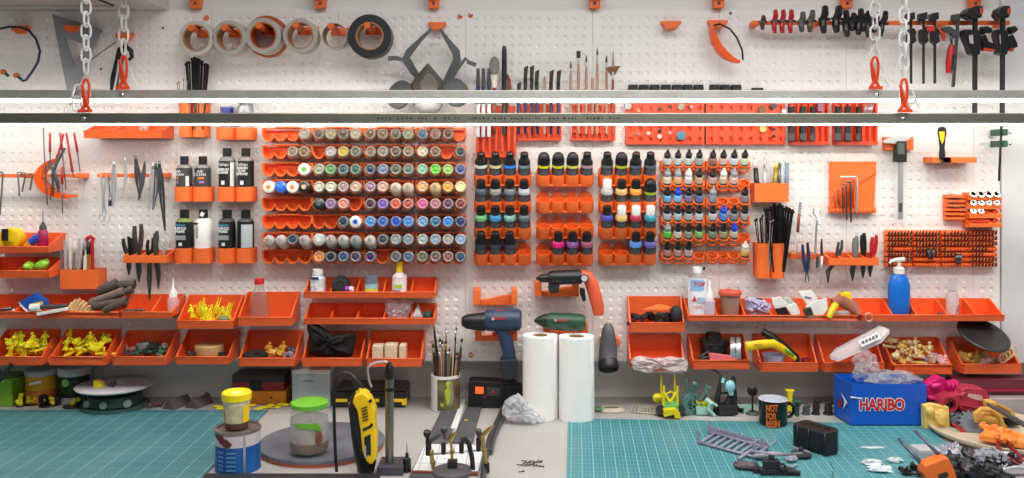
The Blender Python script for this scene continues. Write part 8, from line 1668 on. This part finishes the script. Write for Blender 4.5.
m = MB(); m.pp([(739, 406), (757, 406.5), (757, 408.5), (739, 408)], -.09, .02); m.pp([(744, 408), (749, 408), (749, 415), (744, 415)], -.09, .02); m.build('pale_green_bar', PT, label='small pale green bar between tower and mug', cat='printed part'); m = MB(); c = D(742, 414); m.ell(c + Vector((0, .02, .012)), (.009, .01, .012), 10, noise=.15); m.build('dark_lump', BLACKM, label='small dark lump right of the black tower', cat='printed part')
# mug
zb = ZM + .0003; c = D(773.5, 427, zb); c.y += .030; c = Vector(((773 - 512) * (c.y - CAMY) / FPX, c.y, zb)); s_ = S(c.y); r = 14.3 * s_; H = W(0, 399, c.y).z - zb; EN = mat('black_enamel', (18, 20, 22), .25)
t = thing('enamel_mug', 'black enamel mug with orange lettering on the right mat', 'mug', c); m = MB(); m.rev([(0, 0), (r * .9, 0), (r * .96, .004), (r * .97, H * .9), (r, H), (r * 1.02, H + .001)], c, n=40); m.build('cup', EN, t); m = MB(); m.rev([(r * 1.02, H + .001), (r * .99, H + .002), (r * .94, H * .9), (r * .93, .008), (0, .006)], c, n=40); m.build('white_inside', mat('white_enamel', (214, 220, 230), .2), t)
m = MB(); m.tube([c + Vector((r * .93, .004, H * .78)), c + Vector((r * 1.25, .006, H * .80)), c + Vector((r * 1.5, .008, H * .66)), c + Vector((r * 1.5, .008, H * .42)), c + Vector((r * 1.25, .006, H * .26)), c + Vector((r * .93, .004, H * .24))], .0042, 10, flat=1.3); m.build('handle', EN, t)
text('printed_text', 'NOT\nFOR\nRESIN', mat('orange_print_mug', (206, 106, 40), .45), .0240, (c.x - r * .80, c.y - r * .985 - .003, c.z + H * .46), t, align='LEFT', bold=.0008, sx=.58, ext=.0022)
# items behind mug
y = -.085; m = MB(); x = W(791, 0, y).x; m.pp([(786, 390.5), (795, 390.5), (793, 393), (792.5, 404), (794, 411), (787, 412), (788.5, 404), (788, 393)], y, .02); m.build('yellow_post', YG, label='yellow printed post standing behind the black mug', cat='printed part', bev=.002); m = MB(); m.ell(P3(797, 402, -.14), (.013, .014, .007), 10, noise=.15); m.tube([P3(797, 404, -.14), P3(797, 416, -.14)], .006, 8); m.build('green_topped_piece', GREEND, label='dark green topped piece right of the yellow post', cat='printed part')
for i, (px, tp, w_, mt, lab) in enumerate(((800, 406, 5, GREYD, 'dark grey short figure beside the green topped piece'), (809.5, 407, 7, mat('slate_resin', (66, 74, 84), .5), 'slate coloured small printed figure in the dark row'), (819.5, 401, 7, BLACKM, 'tallest black printed figure in the dark row'), (832, 403.5, 8, BLACKM, 'black rounded printed figure left of the blue box'))):
 p = D(px, 417.5); p.y += .03; sz = (417 - tp) * S(p.y); m = MB(); m.rev([(0, 0), (w_ * S() * .6, 0), (w_ * S() * .55, .004), (0, .005)], p, n=16); m.tube([p, p + Vector((.002, 0, sz * .5)), p + Vector((-.001, 0, sz * .85))], [w_ * S() * .42, w_ * S() * .5, w_ * S() * .3], 9); m.ell(p + Vector((.002, -.003, sz * .85)), w_ * S() * .34, 9, noise=.11); m.tube([p + Vector((0, 0, sz * .6)), p + Vector((w_ * S() * .55, -.006, sz * .9))], .003, 6); m.build('dark_figure', mt, label=lab, cat='printed part', group='dark printed figures')
# candy box
a = D(851.5, 427); b = W(926.5, 0, a.y); zt = 381; t = thing('candy_box', 'blue cardboard candy box with red lettering', 'box', ((a.x + b.x) / 2, a.y, DESK)); BB_ = mat('candy_blue', (14, 90, 200), .35); th = .002
A0 = Vector((a.x, a.y, DESK + .0036)); B0 = Vector((b.x, b.y, DESK + .0036)); bl = D(834, 416); bl = Vector((bl.x, bl.y, DESK + .0036)); br = B0 + (bl - A0) * 1.0; Hh = W(0, 384, a.y).z - A0.z; up = Vector((0, 0, Hh)); inn = (bl - A0).normalized() * th
m = MB(); m.ext([A0, B0, B0 + up, A0 + up], Vector((0, th, 0))); n_ = Vector((0, 0, 1)).cross(bl - A0).normalized() * th; m.ext([A0, bl, bl + up * 1.02, A0 + up], -n_ if n_.x < 0 else n_); m.ext([B0, br, br + up, B0 + up], n_ if n_.x < 0 else -n_); m.ext([bl, br, br + up * 1.02, bl + up * 1.02], Vector((0, -th, 0))); m.ext([A0, B0, br, bl], Vector((0, 0, .002))); m.build('carton', BB_, t)
yy = a.y; RT_ = mat('candy_red', (214, 30, 40), .4); text('brand_text', 'HARIBO', LABELW, .041, (W(879.5, 403.5, yy).x + .006, yy - .0008, W(0, 405, yy).z), t, bold=.0036, sx=.80, ext=.0002); text('brand_text', 'HARIBO', RT_, .041, (W(879.5, 403.5, yy).x + .006, yy - .0014, W(0, 405, yy).z), t, bold=.0014, sx=.80, ext=.0002)
m = MB(); P = [W(858, 394, yy + .03) + Vector((-.012, -.03, 0))]; sd = lambda f, z_: A0.lerp(bl, f) + Vector((-.003, -.002, 0)) + Vector((0, 0, z_ * Hh)); m.ext([sd(.18, .52), sd(.52, .66), sd(.34, .50), sd(.42, .30)], (-.0006, -.0004, 0)); m.tube([W(850, 397, yy) + Vector((0, -.002, 0)), W(862, 398.5, yy) + Vector((0, -.002, 0))], .0018, 6); m.build('white_ribbon', LABELW, t); m = MB(); m.ext([sd(.5, .3), sd(.75, .3), sd(.75, .48), sd(.5, .48)], (-.0004, -.0003, 0)); m.build('red_patch', mat('muted_red', (140, 50, 60), .5), t)
m = MB(); m.pp([(924, 409), (927.5, 409), (927.5, 427.5), (924, 427.5)], yy - .001, .0008); m.build('yellow_patch', mat('candy_yellow', (226, 214, 30), .45), t)
bag('plastic_bag', [(864, 381), (870, 374), (884, 371), (900, 371), (915, 374), (922, 378), (922, 384), (900, 386), (878, 385)], 'crumpled clear film inside the blue candy box', yy + .07, .035, 31, mat('hazy_film', (206, 206, 210), .15, alpha=.34, bump=.7, bscale=40), amp=.012)

# ---------- models on the right mat ----------
LIL = mat('lilac_grey_resin', (150, 146, 166), .45); z = ZM; t = thing('ladder_model', 'lilac grey printed bridge frame model lying on the mat', 'model', D(740, 450, z)); m = MB(); a, b = D(698, 444, z), D(757, 460, z); a2, b2 = D(709, 434, z), D(768, 450, z)
for p, q in ((a, b), (a2, b2)): m.tube([p + Vector((0, 0, .005)), q + Vector((0, 0, .005))], .0035, 6)
v = Vector((0, 0, .02)); m.ext([a2 + Vector((0, 0, .001)), b2 + Vector((0, 0, .001)), b2 + v * .7, a2 + v * .9], (0, .003, 0))
for i in range(16): p = a2.lerp(b2, (i + .5) / 16); m.box(p + Vector((0, .002, .020 - i * .0003)), (.005, .004, .006))
m.build('side_rails', LIL, t)
for i in range(9): f = (i + .5) / 9; p, q = a.lerp(b, f), a2.lerp(b2, min(1, f + .05)); m = MB(); m.tube([p + Vector((0, 0, .006)), q + Vector((0, 0, .006))], .0032, 6); m.build('rung', LIL, t)
for p in (a, a2, D(754, 456, z), D(762, 452, z)): m = MB(); m.tube([p, p + Vector((0, 0, .030))], [.0035, .004], 7); m.ell(p + Vector((0, 0, .031)), .0045, 8); m.build('post', LIL, t)
m = MB(); m.tube([D(738, 461, z) + Vector((0, 0, .004)), D(750, 456, z) + Vector((0, 0, .012)), D(772, 457, z) + Vector((0, 0, .006))], .004, 7); m.ell(D(760, 459, z) + Vector((0, 0, .006)), (.018, .012, .006), 10, noise=.2); m.ell(D(772, 455, z) + Vector((0, 0, .004)), (.022, .01, .004), 10, noise=.2); m.build('end_bracket', LIL, t)
def scrap(kind, px, py, sz, mt, lab, rz=0, z_=None, flat=.8, seed=1, name='printed_piece', grp_=None, tilt=0):
 m = piece(kind, seed, sz); o = m.build(name, mt, loc=(0, 0, 0), label=lab, cat='printed part', group=grp_); o.location = D(px, py, (z_ or ZM)) + Vector((0, 0, .001)); o.rotation_euler = (tilt, 0, rz); o.scale = (1, 1, flat); return o
scrap('rod', 773, 445, .016, LIL, 'small lilac grey piece lying alone near the mug', .3, seed=3); scrap('block', 800, 457, .026, BLACKM, 'black box shaped piece in front of the black holder', .4, seed=8); scrap('lump', 746, 469, .034, mat('maroon_grey', (86, 76, 84), .5), 'grey maroon wedge piece lower left of the model group', 2.8, flat=.5, seed=6); scrap('rod', 790, 470, .022, LIL, 'thin lilac scrap right of the black engine piece', .2, seed=4, flat=.7)
scrap('block', 757, 473, .014, BLACKM, 'tiny black scrap at the lower left of the engine piece', 0, seed=14); scrap('lump', 792, 462, .018, LIL, 'lilac grey lump left of the black oval', .5, seed=15)
t = thing('engine_model', 'black printed engine like piece at the bottom of the mat', 'model', D(775, 473, z)); p = D(776, 474, z); m = MB(); m.box(p + Vector((0, 0, .007)), (.075, .025, .012)); m.box(p + Vector((-.01, 0, .022)), (.035, .022, .020)); m.cyl(p + Vector((-.010, 0, .03)), p + Vector((-.010, 0, .042)), .007, n=12); m.tube([p + Vector((.02, -.01, .01)), p + Vector((.05, -.012, .006))], .006, 8); m.ring(p + Vector((.010, -.016, .02)), (0, 1, 0), .009, .004, .008, 18); m.build('engine_body', BLACKM, t, bev=.002)
t = thing('grey_shaft', 'long thin grey shaft lying across the model parts', 'rod', D(780, 461, z)); m = MB(); m.tube([D(752, 462, z) + Vector((0, 0, .012)), D(802, 458.5, z) + Vector((0, 0, .012))], .0034, 8); m.ell(D(768, 460, z) + Vector((0, 0, .012)), .006, 9); m.build('shaft', GREYM, t)
m = MB(); m.ell(D(802, 458, z) + Vector((0, 0, .007)), (.024, .016, .0065), 18); m.build('black_oval', BLACKM, label='black oval piece right of the box shaped piece', cat='printed part'); m = MB(); m.tube([D(793, 449, z) + Vector((0, 0, .003)), D(803, 452, z) + Vector((0, 0, .003)), D(810, 455, z) + Vector((0, 0, .003))], [.003, .0035, .0055], 8, flat=.5); m.build('grey_spoon', LIL, label='small lilac grey spoon shaped piece beside the black holder', cat='printed part')
# black holder box
z = ZM + .0003; a, b = D(792.5, 446, z), D(826.5, 457, z); e = D(838, 453.5, z); d_ = e - b; up = Vector((0, 0, W(0, 433, b.y).z - z)); t = thing('black_holder_box', 'black box with rounded corners and slots on the right mat', 'box', b); m = MB(); P = [a, b, b + d_ * .75 + (b - a) * .05, e, e + (a - b) * .08 + d_ * .3, a + d_ * 1.3, a + d_ * .9 + (a - b) * .05]; m.ext(P, up); m.build('body', BLACK, t, bev=.004)
m = MB()
for f in (.36, .56, .76): q = a.lerp(b, f) + d_ * .75 + up; m.box(q + Vector((0, 0, .0005)), (.016, .016, .002), rot=Matrix.Rotation(-.3, 3, 'Z'))
m.build('slot_frames', mat('deep_black', (10, 10, 11), .8), t); 
for f in (.15, .48, .95): m = MB(); q = a.lerp(b, f); m.tube([q + Vector((0, -.001, .002)), q + up * .97 + Vector((0, -.001, 0))], .0022, 6); m.build('vertical_rib', BLACK, t)

# ---------- pile at the right ----------
zb = DESK; PLM = mat('beige_plate', (206, 192, 168), .5); c = D(1010, 440); c.y += .03; t = thing('round_tray', 'large round beige tray holding printed parts', 'tray', (c.x, c.y, DESK)); rr = 68 * S(c.y)
m = MB(); m.rev([(0, .0005), (rr * .9, .0005), (rr, .012), (rr * 1.005, .018), (rr * .97, .018), (rr * .88, .008), (0, .008)], c, n=64); m.build('dish', PLM, t); m = MB(); m.ring(c + Vector((0, 0, .0165)), (0, 0, 1), rr * 1.01, rr * .985, .003, 64); m.build('rim', PLM, t)
MAG = mat('magenta_resin', (200, 20, 110), .4); RSR = mat('raspberry_resin', (176, 48, 72), .45)
y = -.18; t = thing('magenta_model', 'magenta printed engine block resting on the car body', 'model', W(944, 402, y)); m = MB(); m.pp([(927, 385), (934, 381), (939, 377), (946, 379), (947, 385), (960, 381.5), (961, 388), (956, 394), (945, 392), (942, 402), (927, 402)], y, .035); m.pp([(948, 383), (960, 381.5), (961, 390), (948, 392)], y - .012, .02); m.tube([W(927, 397, y - .008), W(943, 401, y - .008)], .007, 8); m.tube([W(931, 387, y - .006), W(941, 385, y - .006)], .008, 8); m.build('block', MAG, t, bev=.003)
for k in range(3): m = MB(); m.tube([W(949 + k * 4, 383, y - .013), W(949 + k * 4, 391, y - .013)], .004, 7); m.build('cylinder_rib', MAG, t)
y = -.225; t = thing('car_body_model', 'raspberry red printed pickup car body leaning in the pile', 'model', W(965, 414, y)); m = MB()
m.pp([(940, 403), (943, 398), (952, 395.5), (960, 394), (962, 390), (967, 387.5), (984, 389), (990, 396), (991.5, 404), (988, 413), (978, 415), (968, 413.5), (960, 410), (959, 404), (955, 401), (949, 402), (944, 407)], y, .05); m.build('shell', RSR, t, bev=.003)
m = MB(); m.pp([(969, 393.5), (982, 395.5), (983.5, 401), (979, 400.5), (972, 398.5), (967.5, 396.5)], y - .0012, .004); m.build('window_opening', mat('pale_rose_gap', (206, 170, 170), .6), t); m = MB(); m.tube([W(985.5, 396, y - .002), W(987.5, 404, y - .002), W(985, 412, y - .002)], .004, 7); m.tube([W(961, 396, y - .003), W(965, 393, y - .003)], .005, 7); m.tube([W(962, 405, y - .003), W(976, 407.5, y - .003), W(984, 407, y - .003)], .0022, 6); m.ring(W(950, 404.5, y - .006), (0, 1, 0), .022, .017, .014, 24); m.build('body_detail', RSR, t)
OC2 = mat('butter_resin', (232, 200, 110), .5); y = -.235; t = thing('butter_model', 'butter yellow printed block in front of the candy box', 'model', W(936, 426, y)); m = MB(); m.pp([(924.5, 406), (934, 404.5), (949, 407), (950, 427), (940, 430), (925, 429)], y, .022); m.ell(W(930, 411, y - .006), (.012, .01, .012), 12, noise=.15); m.ell(W(941, 417, y - .006), (.018, .010, .02), 12, noise=.12, seed=3); m.build('block', OC2, t, bev=.004)
m = MB(); m.pp([(949, 405), (962, 408), (966, 426), (948, 427)], -.19, .02); m.build('grey_plate', mat('steel_grey_resin', (112, 122, 136), .5), label='blue grey flat panel between yellow block and red car body', cat='printed part', bev=.002)
y = -.28; t = thing('ochre_model', 'ochre printed engine cover with curved pipe on the round tray', 'model', W(992, 425, y)); m = MB(); m.tube([W(977, 422, y), W(975, 414, y), W(981, 409, y), (W(991, 410, y)), W(999, 416, y), W(1002, 424, y), (W(1006, 428, y))], [.006, .0065, .0065, .0065, .0065, .006, .005], 9); m.ell(W(990, 418, y + .02), (.030, .022, .020), 14, noise=.08); m.pp([(990, 403), (996, 402), (1014, 411), (1016, 416), (1011, 419), (1001, 417), (990, 409)], y + .01, .035); m.build('cover', mat('dark_ochre', (218, 170, 80), .5), t, bev=.003)
m = MB(); m.pp([(996, 406), (998, 405), (1011, 412), (1010, 413.5)], y + .0085, .004); m.build('slot', mat('brown_gap', (150, 104, 50), .6), t)
m = MB(); y = -.31; m.tube([W(987, 404, y), W(1004, 413, y), W(1030, 428, y)], [.004, .006, .007], 4, flat=.6); m.build('grey_lever', mat('lead_grey', (88, 92, 98), .45), label='long dark grey lever crossing the ochre parts', cat='printed part')
t = thing('gear_model', 'dark grey toothed gear piece on the round tray', 'model', D(972, 432, DESK + .02)); m = MB(); c = D(973, 430, DESK + .010); c += Vector((0, 0, .014)); ax = Vector((-.1, -.75, .65)).normalized(); m.rev([(0, .006), (.012, .006), (.014, .004), (.031, .004), (.031, -.004), (0, -.004)], c, ax, 30)
q = Vector((0, 0, 1)).rotation_difference(ax)
for i in range(16): a = i * .3927; m.box(c + q @ Vector((.033 * math.cos(a), .033 * math.sin(a), 0)), (.008, .006, .007), rot=q.to_matrix() @ Matrix.Rotation(a, 3, 'Z'))
m.build('gear', mat('gear_grey', (88, 94, 104), .5), t)
for lab, kd, px, py, sz, mt, sd in (('dark grey bulky piece at the left edge of the tray', 'lump', 957, 425, .036, mat('gear_grey'), 2), ('small red scrap beside the gear piece', 'rod', 960, 431, .018, RED, 5), ('dark piece behind the long grey lever', 'block', 1010, 425, .03, BLACKM, 9), ('cream ring shaped piece at the right edge', 'rod', 1018, 410, .03, CRM, 7)):
 scrap(kd, px, py, sz, mt, lab, .6, DESK + .010, 1, sd)
ORP = mat('apricot_resin', (244, 142, 62), .45); t = thing('orange_model', 'apricot orange jagged printed piece on the front of the tray', 'model', D(998, 438, DESK + .02)); m = MB(); P = [(979, 437), (985, 431), (984, 424), (990, 428), (1000, 428), (1010, 432), (1020, 434), (1030, 440), (1028, 446), (1014, 444), (1006, 441), (996, 440)]; Q = [D(a, b + 3, DESK + .022) for a, b in P]; m.ext(Q, (0, 0, .012)); 
for i in range(9): m.ell(Q[i + 2].lerp(Q[0], .3) + Vector((0, 0, .014)), (.010, .008, .009), 8, noise=.25, seed=i)
m.build('jagged_body', ORP, t)
t = thing('red_strap', 'dark red looped strap with pale tag on the tray edge', 'strap', D(1008, 450, DESK + .02)); m = MB(); Z = DESK + .024; m.tube([D(a, b, Z) for a, b in ((1002, 440), (998, 443), (999, 448), (1005, 455), (1012, 461), (1019, 463), (1022, 460), (1018, 454), (1011, 447), (1006, 441))], .0045, 8, closed=True); m.build('loop', DRED, t); m = MB(); m.box(D(1008, 453, Z + .006), (.022, .010, .003), rot=Matrix.Rotation(-.2, 3, 'Z')); m.build('tag', LABELW, t)
# dark red acrylic sheets at back right
yy = -.10; m = MB(); X0 = W(956, 0, yy).x; m.bb(X0, X0 + .35, yy, yy + .06, DESK + .055, W(0, 379.5, yy).z); m.build('red_case', mat('smoky_red_acrylic', (110, 40, 52), .25), label='translucent dark red case at the back right corner', cat='case', bev=.003); m = MB(); m.bb(X0 + .03, X0 + .35, yy - .006, yy - .0005, W(0, 391, yy).z, W(0, 388.8, yy).z); m.build('red_bar', mat('crimson_edge', (160, 20, 56), .4), label='thin crimson bar along the dark red case', cat='bar'); m = MB(); m.bb(X0 + .04, X0 + .35, yy - .03, yy + .05, DESK + .0005, DESK + .054); m.build('grey_box', mat('pinkish_grey_box', (170, 160, 164), .5), label='pinkish grey box under the dark red case', cat='box', bev=.003)
# metal box, tweezers clamp, orange clamp, foil, black parts
t = thing('metal_box', 'small flat brushed metal box on the right mat', 'box', D(925, 462, ZM)); a = D(918, 462, ZM); m = MB(); m.box(a + Vector((.028, .02, .0125)), (.055, .05, .024), rot=Matrix.Rotation(.05, 3, 'Z')); m.build('body', GREYL, t, bev=.002); m = MB(); m.box(a + Vector((.028, .02, .0255)), (.053, .048, .002), rot=Matrix.Rotation(.05, 3, 'Z')); m.build('lid', GREYL, t)
yq = D(935, 488).y; t = thing('orange_clamp', 'orange plastic clamp with two long dark jaws at the bottom right', 'clamp', D(940, 478)); m = MB(); m.pp([(925, 466), (941, 460), (944, 458.5), (949, 458), (955, 471), (958, 480), (950, 486), (930, 488), (924, 474)], yq + .03, .035); m.build('body', mat('orange_clamp_body', (244, 112, 36), .4), t, bev=.003); m = MB(); m.pp([(938, 475), (947, 472), (949, 476), (940, 480)], yq + .028, .004); m.build('slot', mat('dark_slot', (60, 40, 36), .7), t)
for (x0, y0_, x1, y1_) in ((898.5, 438.5, 926, 468), (915, 430.5, 945, 461)):
 m = MB(); a = W(x0, y0_, yq + .10); b = W(x1, y1_, yq + .045); m.tube([a, b], [.0042, .0048], 6, flat=.6); m.build('jaw', mat('blued_steel', (96, 104, 124), .35, metal=.6), t)
FO = mat('crinkled_foil', (176, 180, 192), .38, metal=.7, bump=.5, bscale=60, var=.2); r_ = random.Random(5)
m = MB(); n1, n2 = 16, 10; A_, B_, C_ = D(934, 463, ZM), D(962, 456, ZM), D(930, 452, ZM); vs = [A_ + (B_ - A_) * (i / n1) + (C_ - A_) * (j / n2) + Vector((0, 0, .005 + r_.uniform(0, .008))) for j in range(n2 + 1) for i in range(n1 + 1)]; fs = [(j * (n1 + 1) + i, j * (n1 + 1) + i + 1, (j + 1) * (n1 + 1) + i + 1, (j + 1) * (n1 + 1) + i) for j in range(n2) for i in range(n1)]; m.add(vs, fs); m.build('foil_sheet', FO, label='crinkled silver foil sheet behind the orange clamp', cat='foil')
for i in range(26):
 px, py = 954 + (i % 9) * 7 + r_.uniform(-3, 3), 463 + (i // 9) * 8 + r_.uniform(-3, 3); o = piece(('block', 'rod', 'lump')[i % 3], i + 90, r_.uniform(.024, .034)).build('black_part', BLACK if i % 4 else mat('gloss_grey_part', (70, 72, 76), .2), loc=(0, 0, 0), label='black glossy plastic part heaped at the bottom right corner', cat='black part', group='black parts at the bottom right'); o.location = D(px, py, DESK + .002); o.rotation_euler = (r_.uniform(-.4, .4), r_.uniform(-.4, .4), r_.uniform(0, 6))
for i in range(6):
 o = piece(('block', 'rod')[i % 2], i + 140, .018).build('black_part', BLACK, loc=(0, 0, 0), label='black small part in front of the small metal box', cat='black part', group='black parts before the metal box'); o.location = D(905 + i * 5, 474 + r_.uniform(-3, 2), ZM); o.rotation_euler = (0, 0, r_.uniform(0, 6))
bag('plastic_bag', [(974, 454), (982, 449), (994, 449), (1002, 452), (1010, 458), (1008, 466), (996, 470), (984, 466), (976, 460)], 'shiny clear bag over the black parts at the right', D(990, 466).y - .02, .02, 41, mat('shiny_bag', (200, 204, 214), .08, alpha=.38, bump=.7, bscale=40), amp=.014)
m = MB(); m.tube([D(1002, 472, DESK + .012), D(1014, 470, DESK + .014), D(1030, 470, DESK + .014)], [.008, .010, .010], 8, flat=.6); m.build('steel_file', STEEL, label='flat steel tool end at the bottom right edge', cat='tool')
PF = mat('white_film', (222, 232, 234), .2, alpha=.85, bump=.6, bscale=50)
for i, (px, py, w_, h_, lab) in enumerate(((872, 464, .035, .012, 'crumpled white plastic shred left of the black parts'), (880, 471, .045, .015, 'larger crumpled white shred at the bottom of the mat'), (873, 448, .05, .006, 'thin white powder streak on the mat below the candy box'), (895, 462, .03, .01, 'small clear film scrap beside the metal box'))):
 m = MB(); m.ell(D(px, py, ZM) + Vector((0, 0, .004 if i != 2 else .0012)), (w_ * .6, h_, .006 if i != 2 else .0012), 14, noise=.45, seed=i + 3); m.build('plastic_shred', PF, label=lab, cat='scrap', sharp=10)
m = MB(); m.tube([D(832, 478, ZM + .001), D(834, 470, ZM + .001), D(830, 462, ZM + .001)], .0006, 5); m.build('thin_hair', BLACKM, label='thin curved dark thread on the mat near the black box', cat='thread')
